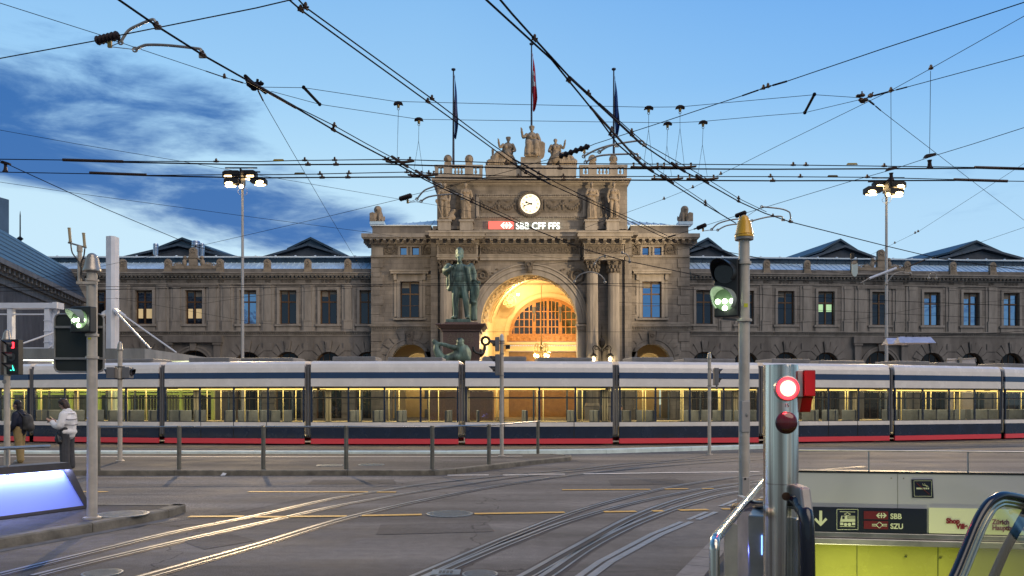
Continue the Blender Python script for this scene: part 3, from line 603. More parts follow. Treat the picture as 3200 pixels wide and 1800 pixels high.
    for c in cs:
        for s in (-1, 1): pb.box(c + s * (W_ / 2 + .17) - .13, c + s * (W_ / 2 + .17) + .13, -.10, .02, Z_W0 - .05, Z_W1 + .3)
        pb.box(c - W_ / 2 - .04, c + W_ / 2 + .04, -.10, .02, Z_W1, Z_W1 + .3); pb.box(c - W_ / 2 - .5, c + W_ / 2 + .5, -.20, .02, Z_W0 - .22, Z_W0)
        pb.box(c - W_ / 2 - .35, c + W_ / 2 + .35, -.08, .02, Z_ST1, Z_W0 - .22)
        ornament(ob, c - .8, c + .8, -.02, Z(884), Z(873), 4, rnd, .05)
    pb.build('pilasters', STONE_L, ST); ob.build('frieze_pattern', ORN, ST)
    cb = MB(); cb.T = fr
    cb.box(lo, hi, -.34, 0, Z(1037), Z_ST1); cb.box(lo, hi, -.22, 0, Z(1040), Z(1037) - .002); cb.box(lo, hi, -.06, 0, Z_ST0, Z(1044)); cb.box(lo, hi, -.10, 0, Z_AR, Z_AR + .12)
    k = int((hi - lo) / .23)
    for i in range(k): x = lo + (hi - lo) * (i + .5) / k; cb.box(x - .07, x + .07, -.17, 0, Z(1044), Z(1040))
    cb.box(lo, hi, -.62, 0, Z(857), Z_CO1); cb.box(lo, hi, -.5, 0, Z(863), Z(857) - .002); cb.box(lo, hi, -.16, 0, Z(872), Z(869))
    k = int((hi - lo) / .42)
    for i in range(k): x = lo + (hi - lo) * (i + .5) / k; cb.box(x - .11, x + .11, -.36, 0, Z(868), Z(863) - .002)
    cb.box(big - 3, big + 3, -.8, -.6, Z(856.5), Z(852.6))
    cb.build('cornice', STONE_L, ST)
    # parapet, acroteria, attic over the bay
    ab = MB(); ab.T = fr
    ab.box(lo, hi, -.25, .1, Z_CO1 + .005, Z(841))
    ab.build('parapet', STONE_D, ST)
    for m_ in mids + ([lo + .8] if side < 0 else [hi - .8]):
        if abs(m_ - big) < 2.6: m_ = big + (3.05 if m_ > big else -3.05)
        ab = MB(); ab.T = fr; acroterion(ab, fr, m_, -.18, Z(853), .86, 1.45); ab.build('acroterion', STATUE_ST, ST)
    ab = MB(); ab.T = fr
    ab.box(big - 2.6, big + 2.6, -.3, .15, Z(841) + .004, Z(831)); ab.box(big - .42, big + .42, -.32, .1, Z(831), Z(803))
    acroterion(ab, fr, big, -.12, Z(808), .95, 1.15)
    for s in (-1, 1):   # putti and scrolls beside the central stele
        x = big + s * .95; ab.ell((x, -.1, Z(822)), (.26, .24, .42)); ab.ell((x - s * .05, -.12, Z(804) - .05), .20); ab.tube([(x, -.1, Z(818)), (x - s * .3, -.15, Z(812)), (x - s * .5, -.12, Z(808))], .09)
        ab.tube([(x, -.1, Z(829)), (x + s * .5, -.15, Z(828)), (x + s * .9, -.15, Z(833) + .15)], .14)
        for k in range(4): ab.torus((big + s * (1.5 + k * .32), -.15, Z(827) - k * .05), .20 - .025 * k, .06, n=12, m=5)
    ab.build('attic_sculpture', STATUE_ST, ST)
    # roof
    rb = MB(); rb.T = fr; y0, y1, z0, z1 = .15, 2.3, Z(840), zof(822, 86.5)
    rb.add([(lo, y0, z0), (hi, y0, z0), (hi, y1, z1), (lo, y1, z1)], [(0, 1, 2, 3)]); rb.add([(lo, y0, z0 - .3), (hi, y0, z0 - .3), (hi, y0, z0), (lo, y0, z0)], [(0, 1, 2, 3)])
    k = int((hi - lo) / .62)
    for i in range(k + 1):
        x = lo + (hi - lo) * i / k; rb.add([(x - .02, y0, z0), (x + .02, y0, z0), (x + .02, y1, z1), (x - .02, y1, z1), (x - .02, y0, z0 + .07), (x + .02, y0, z0 + .07), (x + .02, y1, z1 + .07), (x - .02, y1, z1 + .07)], [(0, 1, 5, 4), (4, 5, 6, 7), (0, 4, 7, 3), (1, 2, 6, 5)])
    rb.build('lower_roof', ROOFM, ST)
    rb = MB(); rb.T = fr; zt = zof(807, 86.5); rb.box(lo, hi, y1 + .01, y1 + 6, z1 - 1, zt)
    k = int((hi - lo) / 1.05)
    for i in range(k + 1): x = lo + (hi - lo) * i / k; rb.box(x - .03, x + .03, y1 - .04, y1 + .012, z1 + .02, zt)
    rb.build('upper_roof_band', ROOFD, ST)
    rb = MB(); rb.T = fr; rb.box(lo, hi, y1 - .28, y1 + 6.1, zt + .004, zt + .14)
    for i in range(0, k + 1, 2): x = lo + (hi - lo) * i / k; rb.ell((x, y1 - .1, zt + .17), (.14, .12, .1), 7, 5)
    rb.build('roof_edge', TRIMW, ST)
    for i, c in enumerate(cs):
        l_, b_ = litm.get(i, (0, False)); rect_win(fr, c, Z_W0, Z_W1, W_, ST, l_, b_)
frL = Fr(xof(1160, 84), 84, 0); frR = Fr(xof(2155, 84), 84, math.radians(3.4))
LC = [frL.loc(p) for p in (-172, -46, 78, 201, 325, 450, 775, 900, 1027, 1150)]
wing(frL, LC, frL.loc(606), frL.loc(1160), frL.loc(-240), {2: (0, False), 5: (2, False), 6: (2, False), 7: (0, True), 8: (0, False), 9: (0, False)}, -1)
RC = [frR.loc(p) for p in (2201, 2330, 2456, 2582, 2912, 3035, 3160, 3285, 3410)]
wing(frR, RC, frR.loc(2750), frR.loc(2155), frR.loc(3475), {2: (0, False), 3: (1, False), 5: (0, True), 6: (0, True), 7: (0, True)}, 1)
# ---------------------------------------------------------------- central block
DB, DP, DC, DA = 82.8, 81.4, 80.5, 82.0      # distances: side bays, portal wall, columns, attic
ID = Fr(0, 0, 0)
def PX(px, d): return xof(px, d)
rnd = random.Random(5)
def side_bay(a, b, c, s):
    d = DB; X = lambda p: xof(p, d); Y = lambda p: zof(p, d); x0, x1, cx = X(a), X(b), X(c)
    mb = MB(); r = X(c + 58) - cx; zs = Y(1133)
    arch_wall(mb, x0, x1, 0, Y(1028), cx, r, zs, d, d + 1.0, 22)
    w = 1.95; z0, z1 = Y(993), Y(880)
    mb.box(x0, cx - w / 2, d, d + .8, Y(1028), Y(757)); mb.box(cx + w / 2, x1, d, d + .8, Y(1028), Y(757)); mb.box(cx - w / 2, cx + w / 2, d, d + .8, Y(1028), z0)
    q = [X(c - 32), X(c - 5), X(c + 6), X(c + 30)]
    mb.box(cx - w / 2, cx + w / 2, d, d + .8, z1, Y(798)); mb.box(cx - w / 2, q[0], d, d + .8, Y(798), Y(771)) if q[0] > cx - w / 2 else None
    mb.box(cx - w / 2, cx + w / 2, d + .35, d + .8, Y(798), Y(771)); mb.box(cx - w / 2, cx + w / 2, d, d + .8, Y(771), Y(757)); mb.box(q[1], q[2], d + .02, d + .35, Y(798), Y(771))
    mb.build('side_bay_wall', STONE, ST)
    vb = MB(); arch_ring(vb, cx, zs, r, r + .42, d - .1, d); arch_ring(vb, cx, zs, r + .44, r + .6, d - .16, d)
    for i in range(11):
        if i == 5: continue
        a0 = math.pi * (1 - i / 11) - .02; a1 = math.pi * (1 - (i + 1) / 11) + .02; R0 = r + .62; R1 = r + 1.45 - .12 * (i % 2)
        vb.prism([(cx + R0 * math.cos(a0), zs + R0 * math.sin(a0)), (cx + R1 * math.cos(a0), zs + R1 * math.sin(a0)), (cx + R1 * math.cos(a1), zs + R1 * math.sin(a1)), (cx + R0 * math.cos(a1), zs + R0 * math.sin(a1))], d - .09, d)
    kb = MB(); kb.prism([(cx - .3, zs + r - .1), (cx + .3, zs + r - .1), (cx + .36, zs + r + 1.3), (cx - .36, zs + r + 1.3)], d - .36, d - .17); kb.torus((cx, d - .38, zs + r + .9), .16, .06, n=10, m=5); kb.build('keystone', ORN, ST)
    for e in (-1, 1):        # quoins and rusticated courses
        for k in range(9):
            zz = k * 1.0; 
            xa, xb = (x0, x0 + 1.15 - .25 * (k % 2)) if e < 0 else (x1 - 1.15 + .25 * (k % 2), x1)
            vb.box(xa, xb, d - .10, d, zz + .03, zz + .97) if zz < Y(1050) else None
            xa2, xb2 = (xb + .04, cx - r - .66) if e < 0 else (cx + r + .66, xa - .04)
            if zz < zs and xb2 > xa2: vb.box(xa2, xb2, d - .08, d, zz + .03, zz + .97)
    for k in range(7):
        zz = Y(1012) + .02 + k * ((Y(808) - Y(1012)) / 7); hh = (Y(808) - Y(1012)) / 7 - .05
        for e in (-1, 1):
            xo = x0 if e < 0 else x1
            L_ = 1.25 - .3 * (k % 2)
            vb.box(xo if e < 0 else xo - L_, xo + L_ if e < 0 else xo, d - .09, d, zz, zz + hh)
    vb.build('rustication_pattern', STONE, ST)
    tb = MB()       # mouldings and window dressing
    tb.box(x0 - .3, x1 + .3, d - .40, d, Y(1019), Y(1015)); tb.box(x0 - .12, x1 + .12, d - .28, d, Y(1023), Y(1019) - .002); tb.box(x0, x1, d - .08, d, Y(1033), Y(1028))
    k = int((x1 - x0) / .23)
    for i in range(k): x = x0 + (x1 - x0) * (i + .5) / k; tb.box(x - .07, x + .07, d - .2, d, Y(1028), Y(1023) - .002)
    tb.box(x0 - .05, x1 + .05, d - .14, d, Y(803), Y(799)); tb.box(x0, x1, d - .1, d, Y(1012), Y(1008))
    for e in (-1, 1):
        tb.box(cx + e * (w / 2 + .19) - .16, cx + e * (w / 2 + .19) + .16, d - .14, d, z0, z1 + .35); tb.box(cx + e * (w / 2 + .52) - .13, cx + e * (w / 2 + .52) + .13, d - .10, d, z0 + .1, Y(862)); tb.box(cx + e * (w / 2 + .52) - .15, cx + e * (w / 2 + .52) + .15, d - .32, d - .1, Y(876), Y(858))
    tb.box(cx - w / 2 - .03, cx + w / 2 + .03, d - .14, d, z1, z1 + .35); tb.box(cx - 1.75, cx + 1.75, d - .12, d, z1 + .36, Y(858)); tb.box(cx - 1.95, cx + 1.95, d - .5, d, Y(857), Y(850)); tb.box(cx - 2.05, cx + 2.05, d - .58, d, Y(850) + .002, Y(846))
    tb.box(cx - 1.7, cx + 1.7, d - .26, d, Y(1000), Y(995))
    tb.box(X(a + 2), X(a + 38), d - .08, d, Y(798), Y(774)) if s < 0 else tb.box(X(b - 38), X(b - 2), d - .08, d, Y(798), Y(774))
    for p in (c - 34, c - 8, c + 3.5, c + 32): tb.box(X(p) - .07, X(p) + .11, d - .10, d, Y(798), Y(772))
    tb.box(X(c - 36), X(c + 35), d - .12, d, Y(772), Y(769))
    tb.build('mouldings', STONE_L, ST)
    ob = MB()
    for (u, v) in ((c - 82, c - 40), (c + 38, c + 76)): 
        ob.box(X(u), X(v), d - .03, d, Y(798), Y(773)); ob.torus((X((u + v) / 2), d - .06, Y(776)), .5, .12, a0=math.pi, a1=2 * math.pi, n=12, m=6); ob.torus((X((u + v) / 2), d - .06, Y(781)), .2, .08, n=12, m=5)
        garland(ob, X(u) + .1, X(v) - .1, d - .06, Y(797), Y(774), 1, .08)
    ornament(ob, cx - .7, cx + .7, d - .05, Y(872), Y(862), 3, rnd, .06)
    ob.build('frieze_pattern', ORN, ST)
    rect_win(Fr(0, d, 0), cx, z0, z1, w, ST, 0, s > 0, .34, 4)
    for u, v, br in ((c - 32, c - 6, True), (c + 6, c + 30, True)):
        f = MB(); f.box(X(u), X(u) + .09, d + .12, d + .2, Y(798), Y(772)); f.box(X(v) - .09, X(v), d + .12, d + .2, Y(798), Y(772)); f.box(X(u) + .09, X(v) - .09, d + .12, d + .2, Y(798), Y(798) + .09); f.box(X(u) + .09, X(v) - .09, d + .12, d + .2, Y(772) - .09, Y(772))
        f = f.build('attic_window', WOOD, ST); p = MB(); p.add([(X(u) + .05, d + .17, Y(798) + .05), (X(v) - .05, d + .17, Y(798) + .05), (X(v) - .05, d + .17, Y(772) - .05), (X(u) + .05, d + .17, Y(772) - .05)], [(0, 1, 2, 3)]); p.build('pane', PANEB, f)
    # cornice with modillions, parapet, roof
    Y = lambda p: zof(p, d - 1.0)
    cb = MB(); ex = .85; o0, o1 = (x0 - ex, x1) if s < 0 else (x0, x1 + ex)
    cb.box(o0, o1, d - 1.0, d + 5, Y(741), Y(729)); cb.box(o0 + .1 * (s < 0), o1 - .1 * (s > 0), d - .88, d + 5, Y(745), Y(741) - .003)
    ix0, ix1 = (x0 - .22, x1) if s < 0 else (x0, x1 + .22)
    cb.box(ix0, ix1, d - .22, d + 4, zof(764, d), Y(757) + .002); cb.box(ix0, ix1, d - .3, d + 4, Y(757) + .004, Y(745) - .004)
    k = 10
    for i in range(k): x = ix0 + (ix1 - ix0) * (i + .5) / k; cb.sidep([(d - .86, Y(745) - .006), (d - .86, Y(749)), (d - .34, Y(756)), (d - .3, Y(756)), (d - .3, Y(745) - .006)], x - .14, x + .14)
    for i in range(4):
        y = d + .1 + i * .8; e = o0 + .06 if s < 0 else o1 - .06
        cb.box(min(e, e - s * .5), max(e, e - s * .5), y - .14, y + .14, Y(754), Y(745) - .006)
    cb.build('cornice', STONE_L, ST)
    Yc = Y; Y = lambda p: zof(p, d)
    pb = MB(); pb.box(x0 + .1 if s < 0 else x0 + .5, x1 - .5 if s < 0 else x1 - .1, d + .1, d + 4, Yc(729) + .003, Y(706)); pb.build('parapet', STONE_D, ST)
    pb = MB(); pb.box(x0 - .1 if s < 0 else x0 + .5, x1 - .5 if s < 0 else x1 + .1, d - .05, d + 4.1, Y(706) + .003, Y(703)); pb.build('roof_edge', TRIMW, ST)
    rb = MB(); xo, xi = (x0 + 1.5, x1 + .3) if s < 0 else (x1 - 1.5, x0 - .3)
    A = [(xo, d + .2, Y(702)), (xi, d + .2, Y(702)), (xi, d + 3, zof(688, d + 3)), (xo + (-s) * .3, d + 3, zof(701, d + 3))]
    rb.add(A, [(0, 1, 2, 3) if s < 0 else (3, 2, 1, 0)])
    for i in range(1, 7):
        u = i / 7; p = Vector(A[0]).lerp(Vector(A[1]), u); q2 = Vector(A[3]).lerp(Vector(A[2]), u); rb.tube([p + Vector((0, 0, .03)), q2 + Vector((0, 0, .03))], .05, 4)
    rb.build('upper_roof', ROOFM, ST)
    # vault seen through the side arch
    vb = MB()
    for rr, y0, y1, dx in ((r, d + 1.0, d + 4.0, 0),):
        A = arc(cx, zs, rr + .5, math.pi, 0, 16); 
        for (ax, az), (bx, bz) in zip(A, A[1:]): vb.add([(ax, y0, az), (bx, y0, bz), (bx, y1, bz), (ax, y1, az)], [(0, 3, 2, 1)])
        vb.add([(cx - rr - .5, y0, 0), (cx - rr - .5, y1, 0), (cx - rr - .5, y1, zs), (cx - rr - .5, y0, zs)], [(0, 1, 2, 3)]); vb.add([(cx + rr + .5, y0, 0), (cx + rr + .5, y1, 0), (cx + rr + .5, y1, zs), (cx + rr + .5, y0, zs)], [(3, 2, 1, 0)])
    dx = .8; arch_wall(vb, cx - r - .5, cx + r + .5, 0, zs + r + .6, cx + dx * .5, r * .72, zs - .15, d + 4.0, d + 4.5); arch_ring(vb, cx + dx * .5, zs - .15, r * .72, r * .72 + .22, d + 3.9, d + 4.0)
    vb.build('passage_vault', CREAM, ST)
    vb = MB(); vb.box(cx - r - .5, cx + r + .5, d + 9, d + 9.2, 0, zs + r); vb.build('passage_wall', CREAM, ST)
side_bay(1160, 1362, 1281, -1); side_bay(1956, 2155, 2037, 1)
# lamps in the side passages (their glow is seen through both small arches)
def lamp_point(name, loc, watts, col, r=.2):
    l = bpy.data.lights.new(name, 'POINT'); l.energy = watts; l.color = col; l.shadow_soft_size = r; o = bpy.data.objects.new(name, l); COL.objects.link(o); o.location = loc; return o
WARM = (1.0, .75, .40)
for c in (1281, 2037): lamp_point('passage_lamp_light', (xof(c, DB) + .3, DB + 6.5, 4.6), 260, WARM)
# portal wall with the great arch
d = DP; X = lambda p: xof(p, d); Y = lambda p: zof(p, d)
ACX, AR, AS = X(1654), X(1654 + 151) - X(1654), Y(1010)
mb = MB(); arch_wall(mb, X(1362), X(1958), 0, Y(772), ACX, AR, AS, d, d + 1.6, 40)
mb.box(X(1362), X(1958), d, d + 2, Y(772), Y(716)); mb.build('portal_wall', STONE, ST)
vb = MB()
for r0, r1, p in ((AR, AR + .55, .12), (AR + .57, AR + .75, .22), (AR + .77, AR + 1.0, .17), (AR + 1.01, AR + 1.13, .28)): arch_ring(vb, ACX, AS, r0, r1, d - p, d, n=40)
for e in (-1, 1):
    x0, x1 = (ACX - AR - 1.15, ACX - AR) if e < 0 else (ACX + AR, ACX + AR + 1.15)
    vb.box(x0, x1, d - .15, d, 0, Y(1032)); vb.box(x0 - .2, x1 + .2, d - .45, d + .3, Y(1021), Y(1014)); vb.box(x0 - .1, x1 + .1, d - .3, d + .2, Y(1032), Y(1021) - .002)
    for k in range(9): vb.box(x0 - .05 + .14 * k, x0 + .03 + .14 * k, d - .36, d - .3, Y(1030), Y(1022))
vb.build('archivolt', STONE_L, ST)
vb = MB(); kx = X(1654); vb.prism([(kx - .30, Y(853)), (kx + .30, Y(853)), (kx + .42, Y(820)), (kx - .42, Y(820))], d - .55, d); vb.torus((kx, d - .58, Y(829)), .22, .09, n=12, m=5); vb.ell((kx, d - .55, Y(843)), (.22, .2, .4)); vb.box(kx - .48, kx + .48, d - .6, d, Y(820) + .002, Y(817)); vb.build('keystone', ORN, ST)
# spandrel reliefs
ob = MB()
for e in (-1, 1):
    cx_ = X(1507) if e < 0 else X(1802)
    ob.torus((cx_, d - .05, Y(862)), .62, .17, n=20, m=6); ob.torus((cx_, d - .05, Y(862)), .25, .1, n=12, m=6)
    for i in range(46):
        a = rnd.random(); bb = rnd.random(); px = (1490 + a * 90) if e < 0 else (1820 - a * 90); py = 840 + bb * (1 - a) * 90
        if math.hypot((px - 1654), (py - 1010)) > 190: ob.ell((X(px), d - .03, Y(py)), (.16, .09, .10), 6, 4)
ob.build('spandrel_pattern', ORN, ST)
# intrados with coffers, then the lit hall vault, skewed to the right
vb = MB(); d2 = DP + 2.1; c2, r2 = xof(1667, d2), xof(1667 + 143, d2) - xof(1667, d2); s2 = zof(1015, d2)
def loftarch(mb, c0, r0, s0, y0, c1, r1, s1, y1, n=40, a0=math.pi, a1=0):
    A = arc(c0, s0, r0, a0, a1, n); B = arc(c1, s1, r1, a0, a1, n)
    for i in range(n): mb.add([(A[i][0], y0, A[i][1]), (A[i + 1][0], y0, A[i + 1][1]), (B[i + 1][0], y1, B[i + 1][1]), (B[i][0], y1, B[i][1])], [(0, 3, 2, 1)])
loftarch(vb, ACX, AR, AS, d, c2, r2, s2, d2)
for e in (-1, 1): vb.add([(ACX + e * AR, d, 0), (c2 + e * r2, d2, 0), (c2 + e * r2, d2, s2), (ACX + e * AR, d, AS)], [(0, 1, 2, 3) if e < 0 else (3, 2, 1, 0)])
arch_wall(vb, c2 - r2 - 2.5, c2 + r2 + 2.5, 0, s2 + r2 + 1.5, c2, r2 - .04, s2, d2, d2 + .45, 40)
for i in range(11):        # coffer ribs and rosettes
    a = math.pi * (1 - (i + .5) / 11)
    for t, wd in ((.18, .05), (.82, .05)):
        pass
    da = math.pi / 11 * .36
    for rr, y, hh in ((.10, d + .5, .25), (.10, d + 1.55, .25)):
        cc = ACX + (c2 - ACX) * (y - d) / (d2 - d); Rr = AR + (r2 - AR) * (y - d) / (d2 - d)
        arch_ring(vb, cc, AS + (s2 - AS) * (y - d) / (d2 - d), Rr - rr, Rr, y - .1, y + .1, a - da, a + da, 4)
    am = math.pi * (1 - i / 11)
    yy = d + 1.0; cc = ACX + (c2 - ACX) * .48; Rr = AR + (r2 - AR) * .48
    for am2, hw in ((am, .02),): arch_ring(vb, cc, AS, Rr - .14, Rr, d + .35, d + 1.7, am2 - hw, am2 + hw, 1)
    vb.ell((cc + (Rr - .04) * math.cos(a), yy, AS + (Rr - .04) * math.sin(a)), (.22, .3, .22), 8, 6)
vb.build('arch_soffit', mat('sandstone_soffit', (.52, .40, .23), .8, vary=.12, vscale=3), ST)
vb = MB(); d3 = 92.0; c3 = xof(1712, d3); r3 = xof(1712 + 168, d3) - c3; s3 = zof(1052, d3)
loftarch(vb, c2 + .15, r2 + .5, s2, d2 + .45, c3, r3, s3 + .5, d3)
for e in (-1, 1): vb.add([(c2 + .15 + e * (r2 + .5), d2 + .45, 0), (c3 + e * r3, d3, 0), (c3 + e * r3, d3, s3 + .5), (c2 + .15 + e * (r2 + .5), d2 + .45, s2)], [(0, 1, 2, 3) if e < 0 else (3, 2, 1, 0)])
rl = xof(1712 + 122, d3) - c3
arch_wall(vb, c3 - r3, c3 + r3, 0, s3 + r3 + .6, c3, rl, s3, d3 - .02, d3 + .5, 40)
vb.build('hall_vault', CREAM, ST)
ob = MB(); arch_ring(ob, c3, s3, rl + .5, rl + .62, d3 - .14, d3 - .02, n=40); arch_ring(ob, c3, s3, rl, rl + .12, d3 - .10, d3 - .02, n=40)
for R_, q in ((.72, .07), (.55, .04)): ob.torus((xof(1591, 91.0), 90.6, zof(942, 91.0)), R_, q, n=26, m=6)
for k in range(14): ob.ell((xof(1591, 91) + rnd.uniform(-.35, .35), 90.62, zof(942, 91) + rnd.uniform(-.35, .35)), (.14, .08, .1), 6, 4)
ob.ell((xof(1591, 91.0), 90.72, zof(942, 91.0)), (.55, .05, .55), 20, 6)
for tt in (.30, .42, .56): 
    cc = c2 + .15 + (c3 - c2 - .15) * tt; Rr = r2 + .5 + (r3 - r2 - .5) * tt; ss = s2 + (s3 + .5 - s2) * tt; yy = d2 + .45 + (d3 - d2 - .45) * tt
    arch_ring(ob, cc, ss, Rr - .12, Rr + .02, yy - .1, yy + .1, math.pi * .96, .04 * math.pi, 30)
ob.build('hall_pattern', mat('cream_relief', (.55, .42, .22), .8, vary=.15, vscale=3), ST)
wb = MB(); arch_ring(wb, c3, s3, rl - .36, rl, d3 + .1, d3 + .3, n=40); zb = zof(1045, d3)
wb.box(c3 - rl, c3 + rl, d3 + .08, d3 + .36, zof(1048, d3), zof(1043, d3))
for px, w_ in ((1669, .42), (1751, .42), (1712, .26)): 
    x = xof(px, d3); top = s3 + math.sqrt(max(.01, (rl - .2) ** 2 - (x - c3) ** 2)); wb.box(x - w_ / 2, x + w_ / 2, d3 + .08, d3 + .3, zb, top)
for px in (1606, 1623, 1638, 1654, 1689, 1700, 1724, 1736, 1768, 1786, 1801, 1816):
    x = xof(px, d3); top = s3 + math.sqrt(max(.01, (rl - .2) ** 2 - (x - c3) ** 2)); wb.box(x - .055, x + .055, d3 + .12, d3 + .24, zb, top)
for py in (973, 998, 1021):
    z = zof(py, d3); hw = math.sqrt(max(.01, (rl - .2) ** 2 - max(0, z - s3) ** 2)) if z > s3 else rl - .1
    wb.box(c3 - hw, c3 + hw, d3 + .13, d3 + .23, z - .055, z + .055)
wf = wb.build('hall_window', WOODL, ST)
wb = MB()
for px in (1669, 1751): x = xof(px, d3); wb.ell((x, d3 + .05, zof(970, d3)), (.2, .16, .45)); wb.ell((x, d3 + .05, zof(993, d3)), (.13, .12, .5)); wb.ell((x, d3 + .02, zof(962, d3)), (.22, .14, .14))
wb.build('carved_bracket', ORN, wf)
A = arc(c3, s3, rl - .2, math.pi, 0, 30); wb = MB(); wb.add([(x, d3 + .2, z) for x, z in A] + [(c3 + rl - .2, d3 + .2, zb - .2), (c3 - rl + .2, d3 + .2, zb - .2)], [tuple(range(32, -1, -1))]); wb.build('pane', pane_mat('hall_glass', .14, (.03, .03, .016)), wf)
wb = MB(); wb.box(c3 - rl - .2, c3 + rl + .2, d3 - .1, d3 + .3, zof(1068, d3), zof(1048, d3) - .003)
for k in range(13):
    x = c3 - rl + (k + .5) * 2 * rl / 13; wb.box(x - .34, x + .34, d3 - .17, d3 - .1, zof(1065, d3), zof(1051, d3)); wb.lathe([(.28, 0), (.05, .12)], (x, d3 - .17, zof(1058, d3)), 4, axis=(0, -1, 0))
wb.build('panelled_balustrade', mat('oak_panel', (.36, .17, .06), .5, vary=.3, vscale=5), ST)
wb = MB(); wb.box(c3 - rl - .4, c3 + rl + .4, d3 - .5, d3 + .3, zof(1076, d3), zof(1070, d3)); wb.box(c3 - rl - .3, c3 + rl + .3, d3 - .3, d3 + .3, zof(1098, d3), zof(1082, d3))
for k in range(48): x = c3 - rl + (k + .5) * 2 * rl / 48; wb.box(x - .05, x + .05, d3 - .42, d3 - .3, zof(1082, d3), zof(1078, d3))
wb.box(c3 - rl - .3, c3 + rl + .3, d3 - .28, d3 + .3, zof(1078, d3), zof(1076, d3) - .002)
wb.build('gallery_beam', CREAM, ST)
wb = MB(); wb.box(c3 - rl, c3 + rl, d3 + .5, d3 + .8, 0, zof(1098, d3)); wb.build('hall_doors', mat('hall_doors_wood', (.25, .15, .07), .6, vary=.2, vscale=2), ST)
lamp_point('hall_lamp_light', (xof(1618, 90), 88.6, zof(915, 88.6)), 1500, WARM, .25)
lamp_point('hall_lamp_light', (xof(1740, 88), 87.5, 8.0), 1100, WARM, .3)
lamp_point('hall_lamp_light', (xof(1560, 82.5), 83.0, zof(1075, 83)), 420, WARM, .2)
fb = MB(); fb.lathe([(.12, 0), (.16, .1), (.1, .2)], (xof(1618, 90) , 88.6, zof(915, 88.6) - .3), 12); o = fb.build('hall_uplight', mat('lamp_glow', (1, .9, .7), .4, emit=(1, .78, .42), estr=14), ST)
# giant columns
def column(px):
    d = DC; x = xof(px, d); r = .62; mb = MB(); z0, z1 = 0.0, zof(853, d); n = 48
    prof = [(0.0, 1.3), (.35, 1.3), (.5, 1.18), (.7, 1.18), (.8, 1.06)]
    mb.box(x - .82, x + .82, d - .82, d + .82, 0, 1.2); mb.lathe([(.78, 1.2), (.82, 1.35), (.74, 1.5), (.68, 1.6)], (x, d, 0), 24)
    vs = []; hs = [1.55 + (z1 - 1.55) * i / 6 for i in range(7)]
    for h in hs:
        rr = r * (1 - .12 * ((h - 1.55) / (z1 - 1.55)) ** 1.5)
        for k in range(n): vs.append((x + rr * (1 - .07 * (k % 2)) * math.cos(2 * math.pi * k / n), d + rr * (1 - .07 * (k % 2)) * math.sin(2 * math.pi * k / n), h))
    mb.add(vs, [(i * n + k, i * n + (k + 1) % n, (i + 1) * n + (k + 1) % n, (i + 1) * n + k) for i in range(6) for k in range(n)])
    o = mb.build('column', STONE_L, ST)
    cb = MB(); cb.lathe([(.56, z1 - .06), (.6, z1), (.56, z1 + .06), (.54, z1 + .5), (.66, zof(818, d))], (x, d, 0), 20)
    for tier, (hh, rr, nn_) in enumerate(((.30, .62, 12), (.62, .68, 12))):
        for k in range(nn_): a = 2 * math.pi * (k + .5 * tier) / nn_; cb.ell((x + rr * math.cos(a), d + rr * math.sin(a), z1 + hh - .08), (.13, .13, .2), 6, 5)
    for a in (math.pi / 4 * (2 * k + 1) for k in range(4)):
        cb.torus((x + .80 * math.cos(a), d + .80 * math.sin(a), zof(825, d) + .06), .15, .07, axis=(-math.sin(a), math.cos(a), 0), n=12, m=5)
    cb.torus((x, d - .74, zof(824, d) + .1), .13, .06, n=10, m=5)
    cb.box(x - .82, x + .82, d - .82, d + .82, zof(818, d) + .002, zof(814, d)); cb.build('capital', ORN, o)
for p in (1394, 1462, 1851, 1918): column(p)
# entablature: breaks forward over the column pairs
def entab(p0, p1, dd, front):
    X = lambda p: xof(p, dd); Y = lambda p: zof(p, dd); x0, x1 = X(p0), X(p1)
    mb = MB(); mb.box(x0, x1, dd, DP + .6, Y(813), Y(797)); mb.box(x0 - .08, x1 + .08, dd - .1, DP + .6, Y(803), Y(799)); mb.box(x0 - .04, x1 + .04, dd - .14, DP + .6, Y(798), Y(795.5))
    mb.box(x0, x1, dd + .04, DP + .6, Y(795) , Y(765)); mb.box(x0 - .1, x1 + .1, dd - .14, DP + .6, Y(764), Y(757)); mb.box(x0 - .12, x1 + .12, dd - .22, DP + .6, Y(757) + .003, zof(744, dd - 1.05) - .004)
    e = .75 if front else 0
    Y = lambda p: zof(p, dd - 1.05)
    mb.box(x0 - e, x1 + e, dd - 1.05, DP + .6, Y(738), Y(727)); mb.box(x0 - e * .8, x1 + e * .8, dd - .9, DP + .6, Y(744), Y(738) - .003); mb.box(x0 - e * 1.1, x1 + e * 1.1, dd - 1.15, DP + .6, Y(727) + .003, Y(721))
    k = max(3, int((x1 - x0) / .78))
    for i in range(k): x = x0 + (x1 - x0) * (i + .5) / k; mb.sidep([(dd - .86, Y(744) - .004), (dd - .86, Y(748)), (dd - .28, Y(756)), (dd - .22, Y(756)), (dd - .22, Y(744) - .004)], x - .15, x + .15)
    mb.build('entablature', STONE_L, ST); Y = lambda p: zof(p, dd)
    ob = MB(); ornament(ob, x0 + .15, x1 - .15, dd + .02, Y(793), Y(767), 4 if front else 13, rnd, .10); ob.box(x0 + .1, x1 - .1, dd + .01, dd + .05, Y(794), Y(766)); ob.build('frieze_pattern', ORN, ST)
entab(1367, 1492, DC - .55, True); entab(1826, 1950, DC - .55, True); entab(1500, 1812, DP - .25, False)
